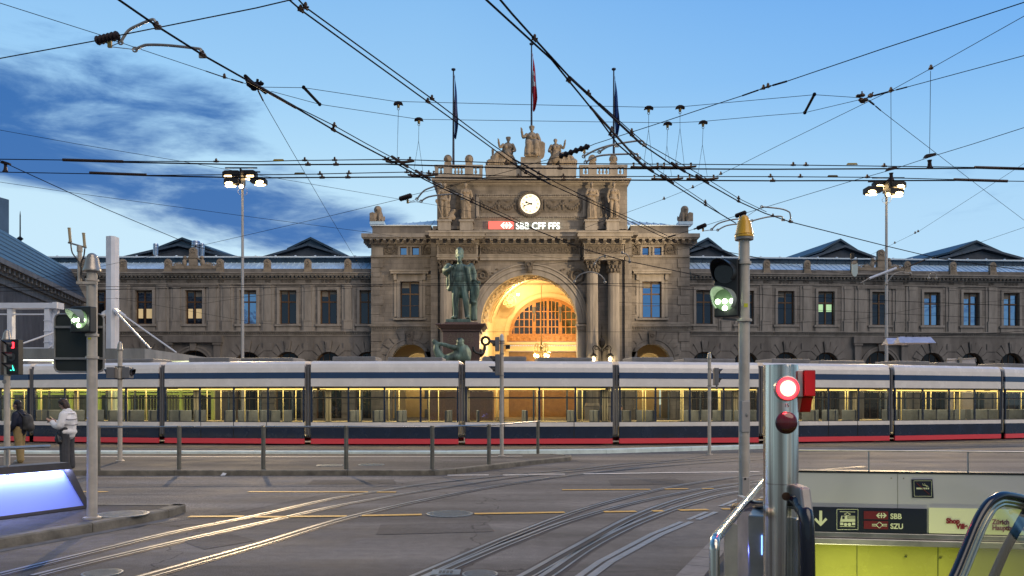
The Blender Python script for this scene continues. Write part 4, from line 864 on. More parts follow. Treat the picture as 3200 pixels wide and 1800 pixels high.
for e, p in ((-1, 1358), (1, 1962)):      # stepped return beside the portal
    mb = MB(); x = xof(p, DP); mb.box(x - .35, x + .35, DP - .3, DP + 1.5, 0, Y(757)); mb.box(x - .9, x + .9, DP - 1.1, DP + 2, Y(741), Y(728.5)); mb.box(x - .45, x + .45, DP - .42, DP + 1.5, Y(803), Y(798)); mb.build('portal_return', STONE, ST)
# attic storey with clock
d = DA; X = lambda p: xof(p, d); Y = lambda p: zof(p, d)
mb = MB(); mb.box(X(1366), X(1960), d, d + 5, Y(719), Y(575)); mb.build('attic_wall', STONE, ST)
mb = MB(); mb.box(X(1366) - .15, X(1960) + .15, d - .12, d + 5.1, Y(578), Y(572)); mb.box(X(1362), X(1964), d - .5, d + 5.3, Y(573) + .02, zof(562, d - .9)); mb.box(X(1351), X(1969), d - .9, d + 5.6, zof(562, d - .9) + .003, zof(556, d - .9))
mb.box(X(1488), X(1830), d - .09, d, Y(684), Y(675)); mb.box(X(1488), X(1830), d - .09, d, Y(617), Y(607)); mb.box(X(1488), X(1497), d - .09, d, Y(675), Y(617)); mb.box(X(1821), X(1830), d - .09, d, Y(675), Y(617))
mb.build('attic_cornice', STONE_L, ST)
ob = MB()
for i in range(62):
    x = X(1491) + (X(1827) - X(1491)) * i / 61
    for py in (611.5, 680): ob.ell((x, d - .10, Y(py)), (.075, .06, .11), 6, 4)
garland(ob, X(1505), X(1612), d - .06, Y(662), Y(624), 2); garland(ob, X(1702), X(1815), d - .06, Y(662), Y(624), 2)
ob.box(X(1503), X(1815), d - .03, d, Y(664), Y(623))
ob.build('garland_pattern', ORN, ST)
ob = MB()
for p in (1431, 1884): ob.box(X(p - 7), X(p + 7), d - .05, d, Y(676), Y(603)); ornament(ob, X(p - 6), X(p + 6), d - .07, Y(632), Y(606), 1, rnd); ornament(ob, X(p - 6), X(p + 6), d - .07, Y(660), Y(634), 1, rnd)
ob.build('trophy_pattern', ORN, ST)
# statue plinths on the attic
for p0, p1 in ((1369, 1408), (1437, 1477), (1829, 1867), (1896, 1935)):
    mb = MB(); dd = DA - 1.4; x0, x1 = xof(p0, dd), xof(p1, dd); mb.box(x0, x1, dd, DA, zof(719, dd), zof(692, dd)); mb.box(x0 - .1, x1 + .1, dd - .1, DA, zof(692, dd) + .002, zof(686, dd)); mb.build('statue_plinth', STONE_L, ST)
for p0, p1 in ((1352, 1480), (1826, 1962)):
    mb = MB(); mb.box(xof(p0, DA - .6), xof(p1, DA - .6), DA - .6, DA, zof(719, DA - .6) + .004, zof(706, DA - .6)); mb.build('plinth_course', STONE, ST)
# balustrade
def baluster(mb, x, y, z0, z1):
    h = z1 - z0; mb.lathe([(.10, 0), (.10, h * .08), (.06, h * .12), (.15, h * .38), (.07, h * .72), (.06, h * .80), (.11, h * .9), (.11, h)], (x, y, z0), 10)
for p0, p1, peds, bal in ((1360, 1508, (1400, 1466), (1378.5, 1423, 1433, 1443, 1487)), (1811, 1958, (1851, 1916), (1830, 1873, 1884, 1895, 1938))):
    mb = MB(); y = d - .1; x0, x1 = X(p0), X(p1)
    mb.box(x0, x1, y - .25, y + .25, Y(556) + .004, Y(547)); mb.box(x0 - .05, x1 + .05, y - .28, y + .28, Y(525), Y(518))
    for q in peds: mb.box(X(q - 13), X(q + 13), y - .27, y + .27, Y(547) + .002, Y(525) - .002)
    for q in (p0 + 5, p1 - 5): mb.box(X(q - 5), X(q + 5), y - .26, y + .26, Y(547) + .002, Y(525) - .002)
    mb.build('balustrade', STONE_L, ST); mb = MB()
    for q in bal: baluster(mb, X(q), y, Y(547), Y(525))
    mb.build('balusters', STONE_L, ST)
    for q in peds:
        mb = MB(); z = Y(518); x = X(q); mb.box(x - .36, x + .36, y - .2, y + .2, z, z + .3)
        mb.ell((x, y, z + .62), (.36, .16, .42), 14, 8); mb.ell((x, y - .14, z + .66), (.16, .12, .22), 10, 6)
        for k in range(13): a = math.pi * (-.1 + 1.2 * k / 12); mb.ell((x + .38 * math.cos(a), y, z + .62 + .44 * math.sin(a)), (.07, .1, .07), 6, 4)
        mb.build('acroterion', STATUE_ST, ST)
mb = MB(); mb.box(X(1518), X(1800), d - .35, d + 2.5, Y(556) + .004, Y(528)); mb.box(X(1516), X(1802), d - .4, d + 2.5, Y(528) + .003, Y(520)); mb.box(X(1630), X(1692), d - .75, d + 2, Y(556) + .004, Y(520) + .004); mb.box(X(1627), X(1690), d - .6, d + 1.6, Y(520) + .006, Y(496)); mb.build('sculpture_plinth', STONE_L, ST)
# clock
cx_, cz_ = X(1657), Y(639); y = d - .35
mb = MB(); mb.lathe([(1.32, 0), (1.32, .25), (1.18, .38), (1.06, .3), (1.02, .2)], (cx_, d - .02, cz_), 48, axis=(0, -1, 0))
for k in range(40): a = 2 * math.pi * k / 40; mb.ell((cx_ + 1.25 * math.cos(a), d - .3, cz_ + 1.25 * math.sin(a)), (.09, .08, .09), 6, 4)
ck = mb.build('clock', ORN, ST)
mb = MB(); mb.lathe([(1.0, 0), (1.0, .03)], (cx_, d - .24, cz_), 48, axis=(0, -1, 0)); mb.build('clock_face', mat('clock_glow', (.9, .85, .7), .5, emit=(1, .86, .55), estr=1.15), ck)
mb = MB()
def hand(a, L_, w): 
    q = Vector((math.sin(a), 0, math.cos(a))); n_ = Vector((q.z, 0, -q.x)); c = Vector((cx_, d - .32, cz_))
    mb.add([c - q * .2 - n_ * w, c - q * .2 + n_ * w, c + q * L_ * .75 + n_ * w * .8, c + q * L_, c + q * L_ * .75 - n_ * w * .8], [(0, 4, 3, 2, 1)]); mb.ell(c + q * L_ * .72, (w * 1.9, .02, w * 1.9), 8, 4)
hand(math.radians(252), .86, .045); hand(math.radians(291), .60, .06); mb.ell((cx_, d - .31, cz_), (.09, .05, .09), 10, 6); mb.build('clock_hands', BLACKP, ck)
GOLDM = mat('gilt_numeral', (.22, .15, .05), .4, .3)
for k, t in enumerate(('XII', 'I', 'II', 'III', 'IIII', 'V', 'VI', 'VII', 'VIII', 'IX', 'X', 'XI')):
    a = -2 * math.pi * k / 12; c, s_ = math.cos(a), math.sin(a); q = Vector((-s_ * .78, 0, c * .78)); p = Vector((cx_, d - .275, cz_)) + q
    o = text(t, 'numeral', GOLDM, ck, (0, 0, 0), .30, ext=.005, bold=.006, align='CENTER', sx=.8)
    o.data.transform(Matrix.Translation((0, 0, -.105))); o.data.transform(Matrix.Translation(p) @ Matrix.Rotation(-a, 4, 'Y'))
# lettered sign
sg = thing('station_sign', (X(1566), DA - .5, Y(720)), 'illuminated red panel with white cross arrow beside glowing white letters under the clock', 'sign')
WGL = mat('sign_white', (.9, .95, .92), .5, emit=(.86, 1, .93), estr=1.5)
mb = MB(); mb.box(X(1527), X(1605), DA - .42, DA - .2, Y(720.5), Y(694.5)); mb.build('panel', mat('sign_red', (.8, .08, .07), .5, emit=(1, .17, .13), estr=.95), sg)
def arrowcross(cx, y, cz, w, h, t):
    """double arrow crossed with a plain cross"""
    mb = MB(); hw, hh = w / 2, h / 2
    for s in (-1, 1):
        mb.prism([(cx + s * hw, cz), (cx + s * (hw - hh), cz + hh), (cx + s * (hw - hh - t * .95), cz + hh), (cx + s * (hw - t * 1.2), cz + t * .5), (cx + s * (hw - t * 1.2), cz - t * .5), (cx + s * (hw - hh - t * .95), cz - hh), (cx + s * (hw - hh), cz - hh)], y, y + .03)
    mb.box(cx - hw + t, cx + hw - t, y + .004, y + .028, cz - t / 2, cz + t / 2); mb.box(cx - t / 2, cx + t / 2, y + .002, y + .03, cz - hh, cz + hh)
    return mb
arrowcross(X(1583), DA - .46, Y(707.5), 1.22, .60, .15).build('cross_arrow', WGL, sg)
text('SBB CFF FFS', 'lettering', WGL, sg, (X(1611.5), DA - .3, Y(718)), .975, ext=.06, bold=.008, sx=.90)
lg = bpy.data.lights.new('sign_light', 'AREA'); lg.energy = 60; lg.color = (.8, 1, .9); lg.shape = 'RECTANGLE'; lg.size = 5.4; lg.size_y = .6; lo = bpy.data.objects.new('sign_light', lg); COL.objects.link(lo); lo.location = (X(1695), DA - .29, Y(707)); lo.rotation_euler = (math.radians(-90), 0, 0)
lg.energy = 40
# iron wall bracket lantern on the right columns, chandelier in the arch
IRONB = mat('wrought_iron', (.010, .009, .009), .5, .4)
GLOW = mat('lantern_glow', (1, .8, .45), .4, emit=(1, .74, .36), estr=22)
def lantern(mb, gb, x, y, z, s=1.0):
    mb.lathe([(.02, .62 * s), (.06 * s, .5 * s), (.05 * s, .45 * s), (.20 * s, .30 * s), (.36 * s, .18 * s), (.36 * s, .14 * s)], (x, y, z), 8)
    for k in range(6): a = math.pi * 2 * k / 6; mb.tube([(x + .33 * s * math.cos(a), y + .33 * s * math.sin(a), z + .15 * s), (x + .16 * s * math.cos(a), y + .16 * s * math.sin(a), z - .42 * s)], .018 * s, 4)
    mb.lathe([(.17 * s, 0), (.1 * s, -.06 * s), (.03, -.14 * s)], (x, y, z - .42 * s), 8)
    gb.ell((x, y, z - .16 * s), (.17 * s, .17 * s, .20 * s), 10, 7)
dl = 79.3; lx = xof(1881, dl)
LT = thing('wall_lantern', (lx, dl, zof(1160, dl)), 'black wrought iron twin lantern on its scrolled post by the fluted columns', 'lantern')
mb = MB(); gb = MB()
mb.tube([(lx, dl, 0), (lx, dl, zof(1050, dl))], [.12, .06], 8); mb.lathe([(.1, -.5), (.3, -.2), (.33, .2), (.12, .5), (.10, .6), (.14, .7), (.05, 1.3), (.07, 1.5), (.01, 2.1)], (lx, dl, zof(1072, dl)), 10); mb.torus((lx, dl - .02, zof(1070, dl)), .28, .09, n=14, m=5)
for s in (-1, 1):
    xs = xof(1881 + s * 26, dl)
    mb.tube(smoothline([(lx, dl, zof(1120, dl)), (lx + s * .12, dl, zof(1098, dl)), (lx + s * .42, dl, zof(1083, dl)), (lx + s * .75, dl, zof(1081, dl)), (xs + s * .08, dl, zof(1088, dl)), (xs, dl, zof(1098, dl))]), .05, 6); mb.torus((lx + s * .55, dl, zof(1088, dl)), .16, .035, n=12, m=5); mb.torus((lx + s * .25, dl, zof(1092, dl)), .10, .03, n=12, m=5)
    lantern(mb, gb, xs, dl, zof(1117, dl), 1.05)
mb.build('post', IRONB, LT); gb.build('lamp_globe', GLOW, LT)
for s in (-1, 1): lamp_point('lantern_light', (xof(1881 + s * 26, dl), dl - .05, zof(1122, dl) - .6), 110, WARM, .12)
dl = 84.5; lx = xof(1692, dl)
CH = thing('chandelier', (lx, dl, zof(1125, dl)), 'gilt chandelier with four glowing globes hanging in the great arch', 'chandelier')
mb = MB(); gb = MB(); mb.tube([(lx, dl, zof(1125, dl)), (lx, dl, zof(892, dl))], .035, 6); mb.lathe([(.05, 0), (.16, .3), (.1, .7), (.14, .9), (.03, 1.4)], (lx, dl, zof(1100, dl)), 10)
for k in range(4):
    a = math.pi / 2 * k + .5; ux, uy = math.cos(a), math.sin(a)
    mb.tube(smoothline([(lx, dl, zof(1110, dl)), (lx + ux * .3, dl + uy * .3, zof(1080, dl)), (lx + ux * .65, dl + uy * .65, zof(1074, dl)), (lx + ux * .82, dl + uy * .82, zof(1084, dl)), (lx + ux * .8, dl + uy * .8, zof(1092, dl))]), .035, 5); mb.torus((lx + ux * .55, dl + uy * .55, zof(1082, dl)), .13, .03, axis=(-uy, ux, 0), n=10, m=4)
    lantern(mb, gb, lx + ux * .8, dl + uy * .8, zof(1107, dl), .85)
mb.build('frame', mat('gilt_iron', (.3, .22, .08), .4, .7), CH); gb.build('globe', GLOW, CH)
lamp_point('chandelier_light', (lx, dl, zof(1125, dl)), 500, WARM, .3)
# drain pipe and roof of the train sheds behind
def shed(p0, p1, apex, py0, py1, dd, label, flip=False, vents=()):
    o = thing('train_shed', (xof(apex, dd), dd, zof(py0, dd)), label, 'train shed', 'train shed roofs behind the station')
    X = lambda p: xof(p, dd); Y = lambda p: zof(p, dd); mb = MB(); e = .35
    mb.prism([(X(p0), Y(py0)), (X(p1), Y(py0)), (X(apex), Y(py1))], dd, dd + .5); g = mb.build('gable', mat('shed_gable', (.07, .085, .11), .7, vary=.3, vscale=1), o)
    mb = MB(); L_ = 26; sh = 3.5 if not flip else -3.5
    P0, P1, PA = Vector((X(p0) - .8, dd - .6, Y(py0) - .25)), Vector((X(p1) + .8, dd - .6, Y(py0) - .25)), Vector((X(apex), dd - .6, Y(py1) + .22))
    off = Vector((sh, L_, .5)); th = Vector((0, 0, .28))
    for a, b in ((P0, PA), (PA, P1)):
        v = [a, b, b + off, a + off, a + th, b + th, b + off + th, a + off + th]; mb.add(v, [(0, 3, 2, 1), (4, 5, 6, 7), (0, 1, 5, 4), (1, 2, 6, 5), (2, 3, 7, 6), (3, 0, 4, 7)])
    mb.build('roof', SLATE, o)
    mb = MB(); U = .56    # raised monitor along the ridge
    a, b = P0.lerp(PA, U), P1.lerp(PA, U); a = a + Vector((0, 1.5, .55)); b = b + Vector((0, 1.5, .55)); pa = PA + Vector((0, 1.5, 1.15))
    for u, v_ in ((a, pa), (pa, b)):
        v = [u, v_, v_ + off, u + off, u + th, v_ + th, v_ + off + th, u + off + th]; mb.add(v, [(0, 3, 2, 1), (4, 5, 6, 7), (0, 1, 5, 4), (1, 2, 6, 5), (2, 3, 7, 6), (3, 0, 4, 7)])
    mb.add([a + Vector((.3, .3, 0)), b + Vector((-.3, .3, 0)), pa + Vector((0, .3, 0)), P0.lerp(PA, U) + Vector((.3, 1.8, 0)), P1.lerp(PA, U) + Vector((-.3, 1.8, 0))], [(0, 2, 1), (0, 1, 4, 3)])
    mb.build('ridge_monitor', ROOFD, o)
    for (vp, vt, vb_, vw) in vents:
        mb = MB(); x = X(vp); z0, z1 = Y(vb_), Y(vt); r = vw * dd / F / 2; y = dd - 3
        mb.lathe([(r, z0), (r, z1 - .9), (r * 1.06, z1 - .88), (r * 1.06, z1 - .7), (r, z1 - .68), (r * 1.06, z1 - .5), (r, z1 - .3), (r * 1.06, z1 - .15), (r * .9, z1)], (x, y, 0), 20); mb.build('vent_pipe', mat('vent_steel', (.42, .5, .62), .3, .8, vary=.1, vscale=2), o)
D_ = 104
shed(375, 745, 560, 812, 776, D_, 'dark shed roof with steel vents behind the left wing, nearest the tall column', vents=((519, 776, 822, 15), (641, 768, 822, 24), (660, 775, 822, 12)))
shed(815, 1105, 965, 812, 775, D_, 'dark shed roof behind the left wing, just left of the arched portal', vents=())
shed(2090, 2300, 2218, 812, 776, D_, 'dark shed roof behind the right wing, partly hidden by the yellow-capped signal', True)
shed(2520, 2740, 2636, 815, 780, D_, 'dark shed roof behind the right wing, left of the tall light mast', True)
shed(2890, 3230, 3065, 824, 785, D_, 'dark shed roof behind the far right end of the station', True)
# ---------------------------------------------------------------- the tram, standing on its curved track
TW = mat('tram_white', (.88, .82, .76), .25, coat=.6, vary=.06, vscale=2)
TBL = mat('tram_blue', (.012, .045, .13), .2, coat=.7, vary=.1, vscale=2)
TDK = mat('tram_dark_blue', (.012, .022, .05), .25, coat=.5, vary=.2, vscale=2)
TTRAIL = mat('tram_red_trail', (.85, .07, .09), .35, coat=.3)  # red light trail put into the skirt colour as a stripe
TGRY = mat('tram_roof_grey', (.16, .155, .15), .6, vary=.2, vscale=3)
TINT = mat('tram_interior', (.50, .43, .28), .7)
TSEAT = mat('seat_fabric', (.05, .07, .13), .8, vary=.2, vscale=8)
TGLASS = glass_mat('tram_glass', (.90, .86, .70), .03, .03)
TTUBE = mat('tram_light_tube', (1, .85, .5), .5, emit=(1, .74, .24), estr=1.9)
GRABP = mat('grab_pole', (.55, .5, .3), .35, .3)
TRAM_W = 180
def ty(x): return 30.0 + .0082 * (x + 3) ** 2
TR = thing('tram', (0, 31.2, 0), 'long white and blue articulated tram with lit windows crossing before the station', 'tram')
def tram_module(xa, xb, first, last, k):
    pa, pb = Vector((xa, ty(xa))), Vector((xb, ty(xb))); v = pb - pa; L_ = v.length; fr = Fr(pa.x, pa.y, math.atan2(v.y, v.x)); Wd = 2.4
    mb = MB(); mb.T = fr
    for y0, y1, ys in ((0, .07, -1), (Wd - .07, Wd, 1)):
        o = -.006 if ys < 0 else .006
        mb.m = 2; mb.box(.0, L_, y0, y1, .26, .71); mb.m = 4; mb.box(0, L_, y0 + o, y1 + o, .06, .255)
        mb.m = 0; mb.box(0, L_, y0, y1, .714, .875)
        mb.box(0, L_, y0, y1, 2.235, 2.54); mb.m = 1; mb.box(0, L_, y0 + o, y1 + o, 2.543, 2.77)
    mb.m = 0
    sec = [(0, 2.773), (.01, 2.95), (.05, 3.10), (.16, 3.19), (.4, 3.22), (Wd - .4, 3.22), (Wd - .16, 3.19), (Wd - .05, 3.10), (Wd - .01, 2.95), (Wd, 2.773)]
    mb.sidep(sec, 0, L_)
    mb.m = 3; mb.box(.05, L_ - .05, .08, Wd - .08, .30, .36); 
    for x in (0, L_ - .06): mb.m = 2; mb.box(x, x + .06, 0, .08, .875, 2.235); mb.box(x, x + .06, Wd - .08, Wd, .875, 2.235)
    n = 4; w = (L_ - .12) / n
    for i in range(1, n): x = .06 + w * i; mb.box(x - .035, x + .035, .005, .06, .875, 2.235); mb.box(x - .035, x + .035, Wd - .06, Wd - .005, .875, 2.235)
    body = mb.build('car_body', [TW, TBL, TDK, TGRY, TTRAIL], TR, bevel=0)
    gb = MB(); gb.T = fr; fb = MB(); fb.T = fr
    for i in range(n):
        x0, x1 = .06 + w * i + .035, .06 + w * (i + 1) - .035
        for y, q in ((.03, 1), (Wd - .03, -1)):
            g = MB(); g.T = fr; g.add([(x0, y, .88), (x1, y, .88), (x1, y, 2.232), (x0, y, 2.232)], [(0, 1, 2, 3) if q > 0 else (3, 2, 1, 0)]); p = g.build('window', TGLASS, TR)
            f = MB(); f.T = fr; f.box(x0, x1, y - .035 * q if q > 0 else y - .03, y + .03 if q > 0 else y + .035, 1.785, 1.83); f.box(x0, x1, y - .034 if q > 0 else y, y if q > 0 else y + .034, 2.20, 2.234); f.box(x0, x1, y - .034 if q > 0 else y, y if q > 0 else y + .034, .878, .905); f.build('window_frame', BLACKP, p)
    ib = MB(); ib.T = fr; ib.m = 0
    ib.box(.02, L_ - .02, .09, .13, .36, .86); ib.box(.02, L_ - .02, Wd - .13, Wd - .09, .36, .86); ib.box(.02, L_ - .02, .09, Wd - .09, 2.30, 2.34); ib.box(.02, L_ - .02, .09, .3, 2.24, 2.30); ib.box(.02, L_ - .02, Wd - .3, Wd - .09, 2.24, 2.30)
    ib.build('interior_lining', TINT, TR)
    for y in (.75, 1.65): tb = MB(); tb.T = fr; tb.box(.15, L_ - .15, y - .05, y + .05, 2.14, 2.17); tb.build('light_tube', TTUBE, TR)
    l = bpy.data.lights.new('tram_interior_light', 'AREA'); l.energy = TRAM_W; l.color = (1, .80, .42); l.shape = 'RECTANGLE'; l.size = L_ - .4; l.size_y = 1.4; o = bpy.data.objects.new('tram_interior_light', l); COL.objects.link(o); o.location = fr(Vector((L_ / 2, 1.2, 2.12))); o.rotation_euler = (0, 0, math.atan2(v.y, v.x)); o.parent = TR; o.matrix_parent_inverse = Matrix.Translation(-TR.location)
    rn = random.Random(k)
    for i in range(6):
        x = .5 + i * (L_ - 1.0) / 5
        if (i + k) % 4 == 3: continue
        sb = MB(); sb.T = fr
        for y in (.2, Wd - 1.05): sb.box(x - .04, x + .04, y, y + .85, .7, 1.32); sb.box(x - .02, x + .42, y, y + .85, .68, .78); sb.box(x + .1, x + .2, y + .2, y + .6, .36, .68)
        sb.build('seat', TSEAT, TR, bevel=.02)
    pb = MB(); pb.T = fr
    for x in (L_ * .22, L_ * .5, L_ * .78): pb.tube([(x, .95, .36), (x, .95, 2.3)], .02, 6); pb.tube([(x + .3, 1.5, .36), (x + .3, 1.5, 2.3)], .02, 6)
    pb.build('grab_pole', GRABP, TR)
    if k % 2 == 0:      # double door in the near side: seams, handles
        db = MB(); db.T = fr; c = .06 + w * 2
        for x in (c - w + .05, c, c + w - .05): db.box(x - .012, x + .012, -.008, .0, .26, .875)
        db.build('door_seam', BLACKP, TR)
    eb = MB(); eb.T = fr; x0 = L_ * .12
    eb.box(x0, x0 + L_ * .3, .55, Wd - .55, 3.22, 3.40); eb.box(L_ * .5, L_ * .88, .6, Wd - .6, 3.22, 3.37); eb.build('roof_unit', TGRY, TR, bevel=.04)
    bb = MB(); bb.T = fr; bb.box(L_ * .3, L_ * .7, .25, Wd - .25, .06, .30)
    for x in (L_ * .36, L_ * .64):
        for y in (.35, Wd - .5): bb.lathe([(.27, 0), (.27, .12)], (x, y, .275), 20, axis=(0, 1, 0))
    bb.build('bogie', DKMET, TR)
    if not last:
        wb = MB(); wb.T = fr
        for i in range(4): [wb.box(L_ + .015 + i * .06, L_ + .05 + i * .06, *q) for e in (.03 * (i % 2),) for q in ((.06 + e, .16 + e, .4, 3.0), (Wd - .16 - e, Wd - .06 - e, .4, 3.0), (.16 + e, Wd - .16 - e, 2.9, 3.08 - e), (.16 + e, Wd - .16 - e, .3, .4))]
        wb.build('bellows', mat('bellows_rubber', (.17, .17, .18), .7), TR)
XS = []; x = -25.2
for k in range(9): L_ = 5.6; XS.append((x, x + L_)); x += L_ + .26
for k, (a, b) in enumerate(XS): tram_module(a, b, k == 0, k == 8, k)
# ---------------------------------------------------------------- tram stop shelter on the left
SH = thing('tram_shelter', at(170, 1330, 42), 'white steel tram stop shelter with flat canopy, stay rods and green lit glass', 'shelter')
ds = 40.0; X = lambda p, d=ds: xof(p, d); Y = lambda p, d=ds: zof(p, d)
mb = MB(); mb.box(X(-120), X(178), ds, ds + .55, Y(963), Y(946)); mb.box(X(165), X(179), ds - .05, ds + .6, Y(963.5), Y(944))
mb.box(X(-120), X(135), ds + .1, ds + .25, Y(983), Y(979)); 
for a, b in ((136, 151), (153, 167)): mb.box(X(a), X(b), ds + .05 + .25 * (a > 150), ds + .35 + .2 * (a > 150), 4.1, Y(963) - .003)
for py in (1000, 1033, 1068): mb.box(X(134), X(153), ds + .02, ds + .4, Y(py + 2), Y(py))
for a in (-60, 20): mb.box(X(a), X(a + 15), ds + .05, ds + .35, 4.1, Y(963) - .003)
mb.box(X(-120), X(168), ds + .1, ds + .4, Y(1089), Y(1085)); mb.build('portal_frame', WHITEP, SH)
mb = MB(); dcol = 41.0; x0, x1 = xof(331, dcol), xof(359, dcol); mb.slab([(x0, dcol), (x0 + .32, dcol - .12), (x1, dcol), (x1, dcol + .45), (x0, dcol + .45)], 0.2, zof(738, dcol)); mb.prism([(x0 - .3, zof(976, dcol)), (x0, zof(965, dcol)), (x0, zof(984, dcol))], dcol + .1, dcol + .2); mb.prism([(x1 + .45, zof(982, dcol)), (x1, zof(962, dcol)), (x1, zof(986, dcol))], dcol + .1, dcol + .2); mb.build('mast', WHITEP, SH)
mb = MB()
for a, b in (((356, 968, 41), (470, 1090, 38.4)), ((374, 977, 41), (551, 1102, 40)), ((320, 985, 41), (67, 1075, 38.6)), ((330, 980, 41.5), (150, 1089, 40))):
    p, q = at(*a), at(*b); mb.tube([p, q], .045, 8); mb.tube([p, p.lerp(q, .09)], .10, 8)
mb.build('stay_rod', mat('white_rod', (.6, .62, .66), .4), SH)
FASC = mat('canopy_steel', (.30, .28, .27), .30, .75, vary=.3, vscale=1.2, streak=True)
mb = MB(); zt, zb = zof(1089, 38), zof(1124, 38); xr = xof(452, 38)
mb.box(-34, xr, 38, 44.5, zb, zt)
e1 = at(742, 1131, 42.5); mb.add([(xr, 38, zb), (xr, 38, zt), tuple(e1), (xr, 44.5, zb), (xr, 44.5, zt)], [(0, 2, 1), (1, 2, 4), (2, 3, 4), (0, 3, 2)])
mb.build('canopy', FASC, SH)
mb = MB(); mb.box(-30, xr - .1, 38.02, 38.14, zb - .05, zb - .004); mb.build('light_strip', mat('strip_light', (1, 1, .95), .5, emit=(1, 1, .92), estr=3.0), SH)
LIME = mat('lime_frame', (.40, .46, .16), .5, vary=.1, vscale=2); SGL = glass_mat('shelter_glass', (.72, .80, .60), .06)
mb = MB()
for px in (30, 118, 215, 304, 345, 395, 497, 560, 660): mb.box(xof(px, 43), xof(px, 43) + .14, 43, 43.2, .2, zb)
for z in (.35, 2.05, 2.2, 3.1): mb.box(-30, xof(664, 43), 43.02, 43.16, z, z + .1)
mb.build('glazing_frame', LIME, SH)
mb = MB(); mb.add([(-30, 43.1, .2), (xof(662, 43), 43.1, .2), (xof(662, 43), 43.1, zb), (-30, 43.1, zb)], [(0, 1, 2, 3)]); mb.build('glazing', SGL, SH)
mb = MB()
for i in range(26): x = xof(355 + i * 9.5, 44); mb.box(x, x + .03, 44, 44.05, .3, 2.0)
mb.build('slatted_screen', mat('pale_slat', (.55, .56, .45), .5), SH)
mb = MB(); mb.box(-30, xof(664, 43), 39.5, 44.4, .0, .2); struct(mb.build('platform', KERBM))
mb = MB(); mb.box(-30, -16, 41, 41.1, zb - .12, zb - .02); mb.build('ceiling_lamp', mat('shelter_lamp', (1, 1, .8), .5, emit=(.95, 1, .62), estr=5), SH)
l = bpy.data.lights.new('shelter_light', 'AREA'); l.energy = 260; l.color = (.85, 1, .45); l.shape = 'RECTANGLE'; l.size = 13; l.size_y = .6; o = bpy.data.objects.new('shelter_light', l); COL.objects.link(o); o.location = (-23, 41.2, zb - .15)
# line number board under the canopy
IB = thing('departure_board', at(240, 1175, 38.6), 'green line board with a white number three hanging under the shelter canopy', 'sign')
mb = MB(); p = at(201, 1183, 38.6); q = at(267, 1163, 38.6); mb.box(p.x, q.x, 38.6, 38.68, p.z, q.z); mb.tube([(p.x + .2, 38.64, q.z), (p.x + .2, 38.64, zb)], .02, 6); mb.tube([(q.x - .2, 38.64, q.z), (q.x - .2, 38.64, zb)], .02, 6); mb.build('board', mat('sign_green', (.01, .16, .10), .4, emit=(.0, .2, .12), estr=.4), IB)
text('3', 'numeral', mat('board_white', (.8, .9, .85), .5, emit=(.8, 1, .9), estr=.5), IB, at(210.5, 1179, 38.58), .26, ext=.004)
# neighbouring building to the far left: long eaves falling away, roof, finial; and a tower beyond it
NB = thing('neighbour_building', at(60, 900, 75), 'dark grey building with bracketed eaves and zinc roof at the far left', 'building')
A, B = at(-40, 795, 56), at(222, 876, 80); z_ = lambda py, d: zof(py, d)
def eave(mb, py0a, py1a, py0b, py1b, off):    # sloping in the picture because it recedes; level in space
    a0, a1 = at(-60, py0a, 57), at(-60, py1a, 57); b0, b1 = at(230, py0b, 82), at(230, py1b, 82)
    return a0, a1, b0, b1
mb = MB(); xa, ya, xb, yb = -38.5, 57.0, -45.1, 82.0
ang = math.atan2(yb - ya, xb - xa); fr = Fr(xa, ya, ang); Ln = math.hypot(xb - xa, yb - ya); ze = zof(797, 58)
mb.T = fr; mb.box(-6, Ln, -.2, 8, 0, ze - 1.6); mb.build('wall', STONE_D, NB)
mb = MB(); mb.T = fr; mb.box(-6, Ln + .5, -1.2, 8, ze - .4, ze); mb.box(-6, Ln + .3, -.6, 8, ze - 1.0, ze - .403); mb.box(-6, Ln, -.35, 8, ze - 1.6, ze - 1.003)
for i in range(30): x = -6 + (Ln + 6) * (i + .5) / 30; mb.box(x - .16, x + .16, -1.0, -.6, ze - .8, ze - .405)
mb.build('cornice', STONE_L, NB)
mb = MB(); mb.T = fr; mb.add([(-6, -1.0, ze + .02), (Ln + .5, -1.0, ze + .02), (Ln + .5, .4, ze + 3.0), (-6, .4, ze + 3.0), (-6, 9, ze + 3.6), (Ln + .5, 9, ze + 3.6)], [(0, 1, 2, 3), (3, 2, 5, 4)])
for i in range(7): u = i / 7; mb.box(-6, Ln + .4, -1.0 + 1.4 * u, -.92 + 1.4 * u, ze + .02 + 2.98 * u, ze + .12 + 2.98 * u)
mb.build('roof', mat('blue_grey_zinc', (.06, .11, .17), .4, .4, vary=.3, vscale=.8), NB)
mb = MB(); p = at(63, 760, 72); p.z = ze + 3.6; mb.lathe([(.35, 0), (.2, .5), (.25, .7), (.1, .9), (.28, 1.1), (.06, 1.3), (.05, 3.2), (.01, 3.6)], (p.x, p.y, p.z - .6), 8); mb.box(p.x - .9, p.x + 1.2, p.y, p.y + .1, p.z - .7, p.z - .4); mb.build('finial', DKMET, NB)
TB = thing('tower_block', (-95, 150, 0), 'plain blue grey office tower cut by the left edge of the picture', 'tower')
mb = MB(); dt = 150; mb.slab([(xof(-260, dt), dt - 8), (xof(-20, dt), dt - 10), (xof(28, dt), dt), (xof(20, dt + 20), dt + 20), (xof(-260, dt), dt + 20)], 0, zof(624, dt)); mb.build('tower_wall', mat('tower_concrete', (.10, .16, .23), .7, vary=.15, vscale=.3), TB)
mb = MB(); mb.box(xof(-200, dt), xof(-40, dt), dt - 9.6, dt - 9.3, zof(700, dt), zof(640, dt)); mb.build('window', PANE, TB)
